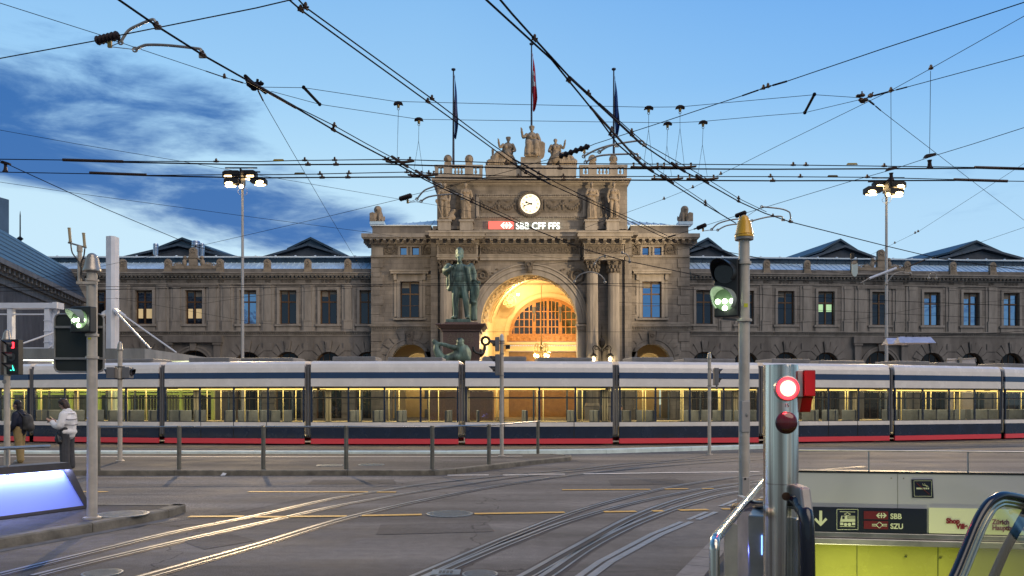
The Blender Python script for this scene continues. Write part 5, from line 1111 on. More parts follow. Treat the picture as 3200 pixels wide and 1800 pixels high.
# ---------------------------------------------------------------- signals and poles
LENSK = mat('dark_lens', (.02, .014, .016), .12, coat=.5)
LENSG = mat('lit_lens', (.06, .09, .05), .4, emit=(.5, 1, .45), estr=.06)
WLIGHT = mat('white_signal_light', (1, 1, 1), .4, emit=(.80, 1, .66), estr=12)
VISIN = mat('lit_visor', (.26, .30, .25), .5)  # glow of the signal lights put into a paler visor colour
CAPM = mat('cap_metal', (.42, .38, .33), .35, .6, vary=.12, vscale=8)
YCAP = mat('yellow_cap', (.80, .42, .015), .3, coat=.4, vary=.08, vscale=10)
def dome(mb, x, y, z, r0, r1, h):      # tall rounded cap standing on a rim
    prof = [(r0, 0), (r0 * 1.02, h * .05)] + [(r0 + (r1 - r0) * t, h * t) for t in (.15, .3, .45, .6, .72)] + [(r1 * math.cos(a) * .98, h * .74 + h * .26 * math.sin(a)) for a in (i * math.pi / 2 / 6 for i in range(0, 7))]
    prof[-1] = (.002, h); mb.lathe(prof, (x, y, z), 24)
def ring(mb, x, y, z, r, h): mb.lathe([(r * 1.0, 0), (r * 1.28, .004), (r * 1.28, h), (r, h + .004)], (x, y, z), 20)
def visor(mb, c, ax, r, L_, n=16, lo=-.15, hi=1.15):    # half-open hood round a lens, opening below
    ax = Vector(ax).normalized(); s_ = ax.cross(Vector((0, 0, 1))).normalized(); u = s_.cross(ax).normalized(); vs = []; c = Vector(c)
    for i in range(n + 1):
        a = math.pi * (lo + (hi - lo) * i / n); k = max(.12, .35 + .65 * math.sin(max(0, min(math.pi, a)))); d_ = s_ * math.cos(a) * r + u * math.sin(a) * r
        vs += [c + d_, c + d_ + ax * L_ * k, c + d_ * .93, c + d_ * .93 + ax * L_ * k]
    fs = []
    for i in range(n): a = 4 * i; b = a + 4; fs += [(a, a + 1, b + 1, b), (a + 2, b + 2, b + 3, a + 3), (a + 1, a + 3, b + 3, b + 1)]
    fs += [(0, 2, 3, 1), (4 * n, 4 * n + 1, 4 * n + 3, 4 * n + 2)]; mb.add(vs, fs)
def rbox(name, x0, x1, y0, y1, z0, z1, m, parent, bev=.012): mb = MB(); mb.box(x0, x1, y0, y1, z0, z1); return mb.build(name, m, parent, bevel=bev)
def frame_at(c, yaw):                 # transform for a head built facing -y, turned by yaw about c
    R = Matrix.Rotation(yaw, 3, 'Z'); c = Vector(c); return lambda p: c + R @ p
def four_lights(parent, c, yaw, s):
    g = MB(); g.T = frame_at(c, yaw)
    for x, z in ((-.055, 0), (0, 0), (.055, 0), (0, -.055)): g.ell((x * s, -.012, z * s), (.020 * s, .012, .020 * s), 12, 8)
    return g.build('signal_light', WLIGHT, parent)
# left tall signal pole with sign seen from behind and twin antennas
dL = 10.3; xL = xof(288, dL)
A1 = thing('tram_signal', (xL, dL, .108), 'tall grey signal pole with twin antennas, back of a framed sign and white tram lights', 'tram signal')
mb = MB(); mb.tube([(xL, dL, .10), (xL, dL, zof(845, dL))], .064, 20); mb.lathe([(.11, 0), (.11, .02), (.075, .03)], (xL, dL, .108), 20)
for py in (1052, 1122, 880): ring(mb, xL, dL, zof(py, dL), .064, .035)
mb.build('pole', POLEG, A1, smooth=True)
mb = MB(); dome(mb, xL, dL, zof(848, dL), .112, .066, .238); mb.lathe([(.06, -.03), (.075, 0)], (xL, dL, zof(848, dL)), 20); mb.build('cap', CAPM, A1, smooth=True)
x2 = xof(249, dL); mb = MB(); mb.tube([(x2, dL, zof(889, dL)), (x2, dL, zof(777, dL))], .026, 12); mb.tube([(x2, dL, zof(787, dL)), (x2, dL, zof(768, dL))], .034, 12); mb.box(x2 - .03, xL, dL - .03, dL + .03, zof(888, dL), zof(880, dL)); mb.box(xL - .08, xL + .1, dL - .08, dL - .05, zof(890, dL), zof(882, dL)); mb.build('bracket_tube', POLEG, A1, smooth=True)
mb = MB(); mb.tube([at(213, 758, dL), at(270, 774, dL)], .011, 8); mb.build('crossbar', GALV, A1)
BEIGE = mat('antenna_beige', (.42, .33, .19), .5)
for a, b, c in ((217, 712, 757), (262, 728, 772)):
    mb = MB(); t = at(a - 1, b, dL); q = at(a + 3, c, dL); mb.tube([q, q.lerp(t, .1), q.lerp(t, .1001), q.lerp(t, .93), q.lerp(t, .931), t], [.02, .02, .0175, .0175, .02, .02], 12); mb.build('antenna', BEIGE, A1, smooth=True)
mb = MB()
for pts in ([(221, 760), (226, 790), (243, 812), (253, 835), (252, 860), (262, 876)], [(265, 776), (262, 800), (254, 820), (255, 850), (258, 868), (266, 878)], [(303, 852), (309, 862), (306, 873)]): mb.tube(smoothline([at(x, y, dL - .04) for x, y in pts]), .0085, 6)
mb.build('cable', BLACKP, A1)
dB = dL + .12; X = lambda p: xof(p, dB); Y = lambda p: zof(p, dB)
mb = MB(); mb.box(X(173), X(322), dB, dB + .012, Y(1160), Y(984)); mb.build('sign_plate', mat('sign_back', (.032, .038, .034), .5, .3, vary=.25, vscale=2), A1)
mb = MB(); c = 14; P = [(171 + c, 1162), (324 - c, 1162), (324 - c * .3, 1162 - c * .3), (324, 1162 - c), (324, 982 + c), (324 - c * .3, 982 + c * .3), (324 - c, 982), (171 + c, 982), (171 + c * .3, 982 + c * .3), (171, 982 + c), (171, 1162 - c), (171 + c * .3, 1162 - c * .3)]
P = [at(x, y, dB - .005) for x, y in P]; mb.tube(P + [P[0]], .013, 8)
for py in (1022, 1120): mb.box(X(172), X(323), dB - .035, dB - .003, Y(py + 4), Y(py - 3))
mb.build('sign_frame', GALV, A1, smooth=True)
yw = math.radians(-14); hc = at(250, 998, dL - .12)
mb = MB(); mb.T = frame_at(hc, yw); mb.box(-.150, .150, .0, .12, -.165, .165); mb.build('signal_head', BLACKP, A1, bevel=.012)
mb = MB(); mb.T = frame_at(hc, yw); mb.lathe([(.115, 0), (.115, .006)], (.0, .0, .0), 24, axis=(0, -1, 0)); mb.build('lens', LENSG, A1)
mb = MB(); mb.T = frame_at(hc, yw); visor(mb, (0, 0, 0), (-.45, -1, 0), .125, .17); mb.build('visor', VISIN, A1, smooth=True)
four_lights(A1, hc + Vector((-.005, -.012, -.01)), yw, 1.3)
rbox('sticker', xL - .02, xL + .02, dL - .0655, dL - .064, zof(1062, dL), zof(1056, dL), mat('yellow_sticker', (.6, .6, .02), .5), A1, 0)
# right tall signal pole with the yellow cap
dR = 8.66; xR = xof(2325.5, dR)
A2 = thing('tram_signal', (xR, dR, .012), 'grey signal pole with a yellow rounded cap and white tram lights', 'tram signal')
mb = MB(); mb.tube([(xR, dR, .0), (xR, dR, zof(744, dR))], .058, 20); ring(mb, xR, dR, zof(828, dR), .058, .035); ring(mb, xR, dR, zof(1006, dR), .064, .03); ring(mb, xR, dR, zof(1002, dR), .058, .02)
mb.build('pole', POLEG, A2, smooth=True)
mb = MB(); mb.tube([(xR, dR, zof(1350, dR)), (xR, dR, zof(1250, dR))], .0595, 20); mb.box(xR - .042, xR + .045, dR - .066, dR - .02, zof(1350, dR), zof(1254, dR)); mb.build('service_door', mat('pole_door', (.42, .39, .36), .5, .2), A2, bevel=.004)
mb = MB(); mb.ell((xR + .01, dR - .067, zof(1296, dR)), (.016, .006, .024), 10, 6); mb.build('lock', GALV, A2)
mb = MB(); mb.box(xR - .038, xR + .040, dR - .063, dR - .02, zof(1565, dR), zof(1490, dR)); mb.build('service_door', mat('pole_door', (.42, .39, .36), .5, .2), A2, bevel=.004)
mb = MB(); mb.lathe([(.012, 0), (.012, .005)], (xR - .008, dR - .063, zof(1495, dR)), 10, axis=(0, -1, 0)); mb.build('lock', BLACKP, A2)
mb = MB(); dome(mb, xR, dR, zof(742, dR), .100, .056, .245); mb.lathe([(.101, .028), (.103, .031), (.101, .034)], (xR, dR, zof(742, dR)), 24); mb.build('cap', YCAP, A2, smooth=True)
mb = MB(); mb.lathe([(.05, -.035), (.098, -.028), (.100, -.004)], (xR, dR, zof(742, dR)), 24); mb.build('cap_rim', GALV, A2, smooth=True)
yw = math.radians(-24); hc = at(2266, 899, dR - .02)
mb = MB(); mb.T = frame_at(hc, yw); mb.box(-.125, .135, .02, .20, -.315, .315); mb.build('signal_head', BLACKP, A2, bevel=.015)
mb = MB(); mb.tube([(xR - .05, dR, zof(1000, dR)), hc + Vector((.0, .1, -.33))], .012, 8); mb.tube([(xR - .05, dR, zof(822, dR)), hc + Vector((.05, .1, .28))], .02, 8); mb.build('bracket', GALV, A2)
for dz, lit in ((.165, 0), (-.13, 1)):
    mb = MB(); mb.T = frame_at(hc + Vector((0, 0, dz)), yw); mb.lathe([(.118, .0), (.118, .012)], (.0, .02, 0), 28, axis=(0, -1, 0)); mb.build('lens', LENSG if lit else LENSK, A2)
    mb = MB(); mb.T = frame_at(hc + Vector((0, 0, dz)), yw); visor(mb, (0, .02, 0), (-.25, -1, 0), .128, .24, lo=-.25, hi=1.25); mb.build('visor', VISIN if lit else BLACKP, A2, smooth=True)
four_lights(A2, hc + Vector((-.005, -.01, -.15)), yw, 1.35)
rbox('sticker', xR - .020, xR + .022, dR - .061, dR - .0585, zof(962, dR), zof(950, dR), mat('yellow_sticker', (.6, .6, .02), .5), A2, 0)
for nm, c, w in (('signal_glow_light', at(250, 1000, dL - .2), 1.2), ('signal_glow_light', at(2264, 945, dR - .14), 1.2)): lamp_point(nm, c, w * .6, (.86, 1, .74), .04)
# slim poles
def slim_pole(px, py, top, cap_h, z0, label, cap=CAPM, capr=1.45, glass=False, r=.056):
    d = (CZ - z0) * F / (py - HY); x = xof(px, d); o = thing('pedestrian_signal', (x, d, z0), label, 'traffic light', 'traffic lights round the square'); mb = MB()
    zt = zof(top, d); mb.tube([(x, d, z0), (x, d, zt - cap_h)], r, 16); mb.lathe([(r * 1.9, 0), (r * 1.9, .02), (r * 1.2, .03)], (x, d, z0), 16); ring(mb, x, d, zt - cap_h - .02, r, .02)
    mb.build('pole', POLEG, o, smooth=True)
    mb = MB(); dome(mb, x, d, zt - cap_h, r * capr, r * .8, cap_h); mb.build('cap', cap, o, smooth=True)
    return o, x, d
def head(o, x, y, z0, z1, w, dep, side, n, mats=(HEADG, BLACKP), hood=.14, lenses=None):
    """signal housing seen from the side; side = -1/1 the way it faces"""
    rbox('signal_head', x - w / 2, x + w / 2, y - dep / 2, y + dep / 2, z0, z1, mats[0], o, .01)
    for i in range(n):
        z = z0 + (z1 - z0) * (i + .5) / n; mb = MB(); visor(mb, (x + side * w / 2, y, z), (side, -.12, 0), dep * .42, hood); mb.build('visor', mats[1], o, smooth=True)
        mb = MB(); mb.lathe([(dep * .38, 0), (dep * .38, .012)], (x + side * w / 2, y, z), 16, axis=(side, 0, 0)); mb.build('lens', LENSK, o)
o, x, d = slim_pole(375, 1441, 1067, .22, .112, 'slim pole with two grey signal heads back to back, standing beside the person in white')
for s in (-1, 1): head(o, x + s * .20, d, zof(1182, d), zof(1148, d), .19, .24, s, 1, hood=.10)
mb = MB(); mb.box(x - .12, x + .12, d - .02, d + .02, zof(1185, d), zof(1182, d)); mb.box(x - .12, x + .12, d - .02, d + .02, zof(1148, d), zof(1145, d)); ring(mb, x, d, zof(1186, d), .056, .02); ring(mb, x, d, zof(1148, d), .056, .02); mb.build('bracket', BLACKP, o)
o, x, d = slim_pole(1568, 1426, 1043, .20, .112, 'slim pole before the arch with two left facing signal heads and a small camera', cap=mat('clear_cap', (.6, .6, .58), .2, 0, coat=.6), capr=1.2, r=.054)
head(o, x - .125, d, zof(1097, d), zof(1054, d), .115, .27, -1, 1, hood=.19); head(o, x - .12, d, zof(1172, d), zof(1108, d), .125, .25, -1, 2, hood=.18)
mb = MB(); ring(mb, x, d, zof(1107, d), .054, .02); ring(mb, x, d, zof(1175, d), .054, .02); ring(mb, x, d, zof(1075, d), .062, .03); ring(mb, x, d, zof(1068, d), .062, .03); mb.box(x, x + .12, d - .01, d + .01, zof(1082, d), zof(1079, d)); mb.build('bracket', GALV, o)
mb = MB(); mb.box(x + .11, x + .23, d - .08, d + .04, zof(1091, d), zof(1079, d)); mb.lathe([(.045, 0), (.045, .06)], (x + .17, d - .08, zof(1085, d)), 12, axis=(0, -1, 0)); mb.build('camera', BLACKP, o)
o, x, d = slim_pole(2217, 1421, 1100, .20, .0, 'slim pole with one right facing signal head, left of the yellow-capped pole', r=.052)
head(o, x + .20, d, zof(1204, d), zof(1150, d), .125, .25, 1, 2, hood=.15)
mb = MB(); ring(mb, x, d, zof(1154, d), .052, .02); ring(mb, x, d, zof(1207, d), .052, .02); mb.tube(smoothline([(x + .04, d, zof(1152, d)), (x + .08, d, zof(1160, d)), (x + .14, d, zof(1157, d))]), .008, 5); mb.box(x + .2, x + .25, d - .02, d + .02, zof(1217, d), zof(1204, d)); mb.build('bracket', GALV, o)
o, x, d = slim_pole(22, 1460, 1030, .24, .112, 'pole at the left edge whose three lamp head shows red and green symbols', r=.066, capr=1.55)
yw = math.radians(-10); hc = Vector((x + .13, d - .08, zof(1116, d)))
mb = MB(); mb.T = frame_at(hc, yw); mb.box(-.15, .20, 0, .16, -.41, .41); mb.build('signal_head', BLACKP, o, bevel=.012)
for k, z in enumerate((.27, 0, -.25)):
    mb = MB(); mb.T = frame_at(hc, yw); visor(mb, (.02, 0, z), (-.75, -1, 0), .115, .20); mb.build('visor', BLACKP, o, smooth=True); mb = MB(); mb.T = frame_at(hc, yw); mb.lathe([(.10, 0), (.10, .01)], (.04, 0, z), 18, axis=(0, -1, 0)); mb.build('lens', LENSK, o)
RSY = mat('red_symbol', (1, .05, .04), .5, emit=(1, .03, .05), estr=4); GSY = mat('green_symbol', (.05, 1, .7), .5, emit=(.05, 1, .62), estr=2.6)
mb = MB(); mb.T = frame_at(hc, yw); mb.box(.05, .075, -.03, -.015, .20, .34); mb.box(.085, .11, -.03, -.015, .20, .34); mb.prism([(.05, .34), (.05, .31), (.005, .29), (.005, .315)], -.03, -.015); mb.build('red_symbol', RSY, o)
mb = MB(); mb.T = frame_at(hc, yw); mb.prism([(.045, -.19), (.065, -.19), (.12, -.32), (.095, -.32)], -.03, -.015); mb.prism([(.055, -.22), (.067, -.24), (.035, -.32), (.015, -.32)], -.029, -.016); mb.ell((.03, -.02, -.185), (.012, .008, .012), 8, 5); mb.build('green_symbol', GSY, o)
mb = MB(); ring(mb, x, d, zof(1174, d), .066, .03); mb.lathe([(.05, 0), (.05, .003)], (x - .02, d - .066, zof(1193, d)), 16, axis=(0, -1, 0)); mb.build('bracket', GALV, o)
mb = MB(); mb.box(x - .33, x - .085, d - .1, d + .06, zof(1172, d), zof(1064, d)); mb.build('signal_head', HEADG, o, bevel=.012)
# ---------------------------------------------------------------- railing on the island
RLM = mat('railing_metal', (.17, .16, .13), .45, .4, vary=.25, vscale=8); RLT = mat('railing_tube', (.42, .40, .38), .28, .9, vary=.1, vscale=4)
RG = thing('railing', at(800, 1470, 18.4), 'low steel railing of round posts and one thin top rail along the traffic island', 'railing')
posts = [(307, 1470), (560, 1467), (823, 1466), (1082, 1466), (1351, 1466), (1528, 1452), (1681, 1418)]
tops = []
for px, py in posts:
    b = atz(px, py, .112); mb = MB(); r = .047; mb.tube([b, b + Vector((0, 0, .97))], r, 14); mb.lathe([(r * 1.15, 0), (r * 1.15, .05), (r, .06)], b + Vector((0, 0, .92)), 14); mb.build('post', RLM, RG, smooth=True); tops.append(b + Vector((0, 0, .955)))
mb = MB(); mb.tube([tops[0] + Vector((-.0, 0, 0))] + tops[1:], .022, 10); mb.build('top_rail', RLT, RG, smooth=True)
# ---------------------------------------------------------------- blue lit parapet at the lower left
BW = thing('lit_parapet', (-6.3, 10.8, .108), 'sloping steel parapet with a glowing blue panel under its coping at the left edge', 'parapet wall')
p0, p1 = Vector((-6.02, 11.35)), Vector((-7.10, 8.95)); dirn = (p1 - p0).normalized(); nrm = Vector((-dirn.y, dirn.x)); nrm = nrm if nrm.x < 0 else -nrm   # nrm points away from the road (left)
def bp(u, off, z): q = p0 + dirn * u - nrm * off; return Vector((q.x, q.y, z))
FRM = mat('parapet_frame', (.12, .10, .095), .4, .5, vary=.15, vscale=4)
LW = (p1 - p0).length; TL = .34
mb = MB(); zb, zt = .115, .78
def quadbox(mb, A, B, C, D, off0, off1):       # four (u, z) corners extruded across the wall
    P = [bp(u, off0, z) for u, z in (A, B, C, D)] + [bp(u, off1, z) for u, z in (A, B, C, D)]; mb.add(P, [(0, 1, 2, 3), (7, 6, 5, 4), (0, 4, 5, 1), (1, 5, 6, 2), (2, 6, 7, 3), (3, 7, 4, 0)])
quadbox(mb, (0, zb), (.07, zb), (.07 + TL, zt - .1), (TL, zt), .03, -.25)
quadbox(mb, (TL, zt), (TL + .06, zt - .1), (LW, zt - .1), (LW, zt), .03, -.25)
quadbox(mb, (.07, zb), (.07, zb + .04), (LW, zb + .04), (LW, zb), .03, -.25)
mb.build('frame', FRM, BW)
def blue_panel():
    m = bpy.data.materials.new('blue_lit_panel'); m.use_nodes = True; b = m.node_tree.nodes['Principled BSDF']; nt = m.node_tree
    b.inputs['Base Color'].default_value = (.42, .50, .90, 1); b.inputs['Roughness'].default_value = .45; b.inputs['Emission Color'].default_value = (.03, .09, 1, 1); b.inputs['Emission Strength'].default_value = .30
    return m
BPAN = blue_panel()
mb = MB(); P = [bp(.06, .0, zb + .03), bp(LW, 0, zb + .03), bp(LW, 0, zt - .08), bp(.06 + TL, 0, zt - .08)]; mb.add(P, [(0, 1, 2, 3)]); mb.build('lit_panel', BPAN, BW)
mb = MB()
for i in range(6): u = TL + .12 + i * .38; P = [bp(u, .018, zt - .11), bp(u + .33, .018, zt - .11), bp(u + .33, .018, zt - .098), bp(u, .018, zt - .098)]; mb.add(P, [(0, 1, 2, 3)])
mb.build('lamp_strip', mat('blue_led', (.4, .5, 1), .5, emit=(.35, .5, 1), estr=9), BW)
l = bpy.data.lights.new('parapet_light', 'AREA'); l.energy = 20; l.color = (.36, .47, 1); l.shape = 'RECTANGLE'; l.size = 2.4; l.size_y = .05; o = bpy.data.objects.new('parapet_light', l); COL.objects.link(o)
c = bp(LW / 2 + .2, .07, zt - .10); o.location = c; zax = (bp(0, .10, 0) - bp(0, 0, 0) + Vector((0, 0, .42))).normalized(); xax = Vector((dirn.x, dirn.y, 0)); xax = (xax - zax * xax.dot(zax)).normalized(); yax = zax.cross(xax); o.rotation_euler = Matrix((xax, yax, zax)).transposed().to_euler()
PR = thing('handrail', bp(1.4, -.1, .78), 'short polished tube handrail on the coping of the blue glowing parapet', 'handrail')
mb = MB(); mb.tube(smoothline([bp(.62, -.1, zt + .225), bp(.7, -.1, zt + .235), bp(LW, -.1, zt + .235)]), .021, 12); mb.build('rail', STEELB, PR, smooth=True)
mb = MB(); a = bp(1.12, -.1, zt); mb.tube([a, a + Vector((0, 0, .22))], .02, 10); mb.build('post', STEELB, PR)
# ---------------------------------------------------------------- steel signal column on the right
dS = 4.75; xS = xof(2440, dS); rS = .100
SC = thing('escalator_signal', (xS, dS, .012), 'polished steel column with glowing red lamp, dark lower lamp and number fifteen', 'signal column')
mb = MB(); zt = zof(1147, dS); mb.lathe([(rS, -.012), (rS, zt - .02), (rS * .97, zt), (rS * .95, zt), (rS * .95, zt - .03)], (xS, dS, .012), 48)
for py in (1511, 1757): mb.lathe([(rS * 1.0015, zof(py, dS)), (rS * 1.0025, zof(py, dS) + .003), (rS * 1.0015, zof(py, dS) + .006)], (xS, dS, 0), 48)
mb.build('column', STEEL, SC, smooth=True)
mb = MB(); mb.lathe([(.074, 0), (.074, .025), (.066, .03), (.066, .006)], (xS, dS - rS + .008, zof(1215, dS)), 32, axis=(0, -1, 0)); mb.build('lamp_rim', STEELB, SC)
mb = MB(); mb.ell((xS, dS - rS - .018, zof(1215, dS)), (.048, .022, .048), 24, 12); mb.build('lamp_core', mat('lamp_core', (1, .6, .4), .4, emit=(1, .55, .30), estr=3), SC, smooth=True)
mb = MB(); mb.ell((xS, dS - rS - .004, zof(1215, dS)), (.066, .028, .066), 24, 12); mb.build('red_lamp', mat('red_lamp', (1, .1, .1), .4, emit=(1, .02, .03), estr=5), SC, smooth=True)
mb = MB(); mb.ell((xS, dS - rS + .002, zof(1320, dS)), (.066, .024, .066), 24, 12); mb.build('dark_lamp', mat('unlit_lens', (.05, .008, .01), .15, coat=.6), SC, smooth=True)
text('15', 'number', BLACKP, SC, (xS, dS - rS - .0012, zof(1272, dS)), .030, ext=.001, align='CENTER')
mb = MB(); mb.lathe([(.0245, 0), (.0245, .012)], (xS - .003, dS - rS + .008, zof(1545, dS)), 20, axis=(0, -1, 0)); mb.box(xS - .006, xS, dS - rS - .0055, dS - rS - .003, zof(1550, dS), zof(1540, dS)); mb.build('key_switch', INSBR, SC)
x0, x1 = xof(2476, dS), xof(2501, dS)
rbox('lamp_box', x0, x1, dS - .05, dS + .05, zof(1241, dS), zof(1158, dS), STEELB, SC, .004)
mb = MB(); mb.sidep([(dS - .07, zof(1158, dS)), (dS + .05, zof(1158, dS)), (dS + .05, zof(1288, dS)), (dS + .01, zof(1288, dS)), (dS - .03, zof(1242, dS)), (dS - .07, zof(1238, dS))], x1 + .001, xof(2535, dS)) ; mb.build('red_visor', mat('red_visor', (.22, .006, .01), .35), SC, bevel=.004)
lamp_point('red_lamp_light', (xS, dS - rS - .06, zof(1215, dS)), 5, (1, .06, .08), .05)
# ---------------------------------------------------------------- stairwell with escalators on the right
PIT = thing('stairwell', (4.0, 5.0, 0), 'escalator stairwell lined with glowing lime green panels below a steel parapet', 'stairwell')
LIMEG = mat('lime_glass', (.35, .36, .06), .25, vary=.2, vscale=1.1)
LIMED = mat('lime_seam', (.10, .12, .02), .5)
fw0, fw1 = Vector((2.40, 7.06)), Vector((6.0, 6.49)); fd = (fw1 - fw0).normalized(); fn = Vector((fd.y, -fd.x))   # fn points to the camera
def fp(u, off, z): q = fw0 + fd * u + fn * off; return (q.x, q.y, z)
FL = (fw1 - fw0).length
def fbox(mb, u0, u1, o0, o1, z0, z1): mb.add([fp(u0, o0, z0), fp(u1, o0, z0), fp(u1, o1, z0), fp(u0, o1, z0), fp(u0, o0, z1), fp(u1, o0, z1), fp(u1, o1, z1), fp(u0, o1, z1)], [(0, 1, 2, 3), (4, 7, 6, 5), (0, 4, 5, 1), (1, 5, 6, 2), (2, 6, 7, 3), (3, 7, 4, 0)])
mb = MB(); fbox(mb, 0, FL, -.02, .0, -4, .37); mb.build('lime_wall', LIMEG, PIT)
mb = MB()
for u in (.62, 1.28, 1.98, 2.66, 3.3): fbox(mb, u, u + .006, .0, .004, -4, .37)
for u in (1.02, 1.30): mb.ell(fp(u, .008, .27), (.014, .008, .008), 8, 5)
mb.build('panel_seam', LIMED, PIT)
mb = MB(); mb.add([(1.30, 3.8, .008), (1.30, 3.8, -4), (2.5, 6.86, -4), (2.5, 6.86, .008)], [(0, 1, 2, 3)]); mb.add([(1.06, 2.2, .008), (1.06, 2.2, -4), (1.3, 3.8, -4), (1.3, 3.8, .008)], [(0, 1, 2, 3)]); mb.add([(5.6, 2.2, .008), (5.6, 6.52, .008), (5.6, 6.52, -4), (5.6, 2.2, -4)], [(0, 3, 2, 1)]); mb.add([(1.06, 2.2, .008), (5.6, 2.2, .008), (5.6, 2.2, -4), (1.06, 2.2, -4)], [(0, 1, 2, 3)]); mb.add([(1, 2.2, -4), (5.6, 2.2, -4), (5.6, 7.1, -4), (1, 7.1, -4)], [(0, 1, 2, 3)]); mb.build('shaft_wall', mat('lime_shaft', (.40, .44, .08), .6), PIT)
mb = MB(); fbox(mb, .0, FL, .0, .07, .37, .425); fbox(mb, 0, FL, .0, .035, .428, .475); mb.build('lower_rail', STEELB, PIT, bevel=.006)
lm = bpy.data.materials.new('parapet_steel'); lm.use_nodes = True; nt = lm.node_tree; b = nt.nodes['Principled BSDF']; b.inputs['Metallic'].default_value = .45; b.inputs['Base Color'].default_value = (.60, .59, .61, 1)
geo = nt.nodes.new('ShaderNodeNewGeometry'); no = nt.nodes.new('ShaderNodeTexNoise'); no.inputs['Scale'].default_value = 1.3; no.inputs['Detail'].default_value = 7; no.inputs['Distortion'].default_value = 1.0; nt.links.new(geo.outputs['Position'], no.inputs['Vector']); mr = nt.nodes.new('ShaderNodeMapRange'); mr.inputs[1].default_value = .3; mr.inputs[2].default_value = .7; mr.inputs[3].default_value = .30; mr.inputs[4].default_value = .52; nt.links.new(no.outputs['Fac'], mr.inputs[0]); nt.links.new(mr.outputs[0], b.inputs['Roughness'])
bpn = nt.nodes.new('ShaderNodeBump'); bpn.inputs['Strength'].default_value = .12; bpn.inputs['Distance'].default_value = .05; nt.links.new(no.outputs['Fac'], bpn.inputs['Height']); nt.links.new(bpn.outputs[0], b.inputs['Normal'])
mb = MB(); fbox(mb, -.05, FL, -.06, .02, .0, 1.0); mb2 = MB(); fbox(mb2, -.05, FL, -.05, .02, .478, .992); mb2.build('parapet', lm, PIT, bevel=.004)
mb = MB()
for u in (.95, 2.3): fbox(mb, u, u + .004, .018, .0225, .478, .99)
for u in (.06, .9, 1.0, 2.25, 2.35):
    for z in (.53, .95): mb.ell(fp(u, .021, z), (.007, .004, .007), 8, 5)
mb.build('parapet_fixing', GALV, PIT)
mb = MB(); fbox(mb, -.06, FL, -.08, .03, .994, 1.008); mb.build('coping', DKMET, PIT)
mb = MB(); fbox(mb, -.05, FL, -.35, -.055, .0, .99); mb.build('parapet_core', mat('parapet_grey', (.2, .2, .2), .6), PIT)
l = bpy.data.lights.new('stair_light', 'AREA'); l.energy = 20; l.color = (1, 1, .55); l.shape = 'RECTANGLE'; l.size = 1.3; l.size_y = .12; o = bpy.data.objects.new('stair_light', l); COL.objects.link(o); q = fp(.35, .8, -.6); o.location = q; o.rotation_euler = Vector((-fn.x, -fn.y, .62)).to_track_quat('-Z', 'Y').to_euler()
mb = MB(); fbox(mb, .0, 1.4, .9, 1.05, -.95, -.80); mb.build('light_fitting', STEELB, PIT)
# signs on the parapet
NAVY = mat('sign_navy', (.008, .012, .028), .3, coat=.3, vary=.1, vscale=4); SWH = mat('sign_cream', (.62, .66, .42), .4); SRED = mat('sign_dark_red', (.13, .012, .018), .4); SCR = mat('sign_pale_yellow', (.60, .62, .38), .4, emit=(.8, .85, .45), estr=.12)
fyaw = math.atan2(fd.y, fd.x)
def upx(px): k = (px - CX) / F; return ((fw0.y + fn.y * .03) * k - fw0.x - fn.x * .03) / (fd.x - k * fd.y)
def zpx(px, py): return zof(py, fw0.y + fd.y * upx(px) + fn.y * .03)
def ftext(t, px, py, size, m, par, bold=.004, sx=1.0, off=.046):
    o = text(t, 'lettering', m, par, (0, 0, 0), size, ext=.001, bold=bold, sx=sx); o.data.transform(Matrix.Translation(fp(upx(px), off, zpx(px, py))) @ Matrix.Rotation(fyaw, 4, 'Z')); return o
FT = lambda p: Vector(fp(p.x, p.y, p.z))
DS_ = thing('direction_sign', fp(upx(2700), .03, .45), 'navy sign with white arrow, train pictogram and two red fields with line names', 'sign')
mb = MB(); mb.T = FT; ua, ub = upx(2536), upx(2895); zt_, zb_ = zpx(2700, 1586), zpx(2700, 1663); mb.box(ua, ub, .03, .04, zb_, zt_); mb.build('board', NAVY, DS_)
def ubox(mb, p0, p1, q0, q1, off=.042, th=.003): mb.box(upx(p0), upx(p1), off, off + th, zpx((p0 + p1) / 2, q1), zpx((p0 + p1) / 2, q0))
def upoly(mb, pts, off=.042, th=.003): mb.prism([(upx(x), zpx(x, y)) for x, y in pts], off, off + th)
mb = MB(); mb.T = FT; ubox(mb, 2559, 2568, 1595, 1634); upoly(mb, [(2543, 1623), (2548, 1617), (2563.5, 1634), (2563.5, 1644)]); upoly(mb, [(2584, 1623), (2579, 1617), (2563.5, 1634), (2563.5, 1644)], .0425); mb.build('arrow', SWH, DS_)
mb = MB(); mb.T = FT
c = [(2614, 1591), (2680, 1591), (2680, 1654), (2614, 1654)]
for (a, b_) in zip(c, c[1:] + c[:1]): mb.tube([(upx(a[0]), .043, zpx(*a)), (upx(b_[0]), .043, zpx(*b_))], .0022, 5)
ubox(mb, 2623, 2671, 1598, 1599.5); upoly(mb, [(2636, 1606), (2647, 1600.5), (2658, 1606), (2655, 1606), (2647, 1602.5), (2639, 1606)]); upoly(mb, [(2636, 1606), (2639, 1606), (2647, 1610), (2655, 1606), (2658, 1606), (2647, 1612)], .0424)
upoly(mb, [(2628, 1611), (2647, 1611), (2647, 1621), (2671, 1621), (2671, 1630), (2624, 1630)], .0418)
for k in range(3): ubox(mb, 2649, 2671, 1611.5 + 3.2 * k, 1613 + 3.2 * k, .0421)
ubox(mb, 2624, 2634, 1632, 1640); ubox(mb, 2661, 2671, 1632, 1640)
for px in (2641, 2653): mb.lathe([(.0145, 0), (.0145, .004)], fp(0, 0, 0) if False else (upx(px), .042, zpx(px, 1638)), 16, axis=(0, 1, 0))
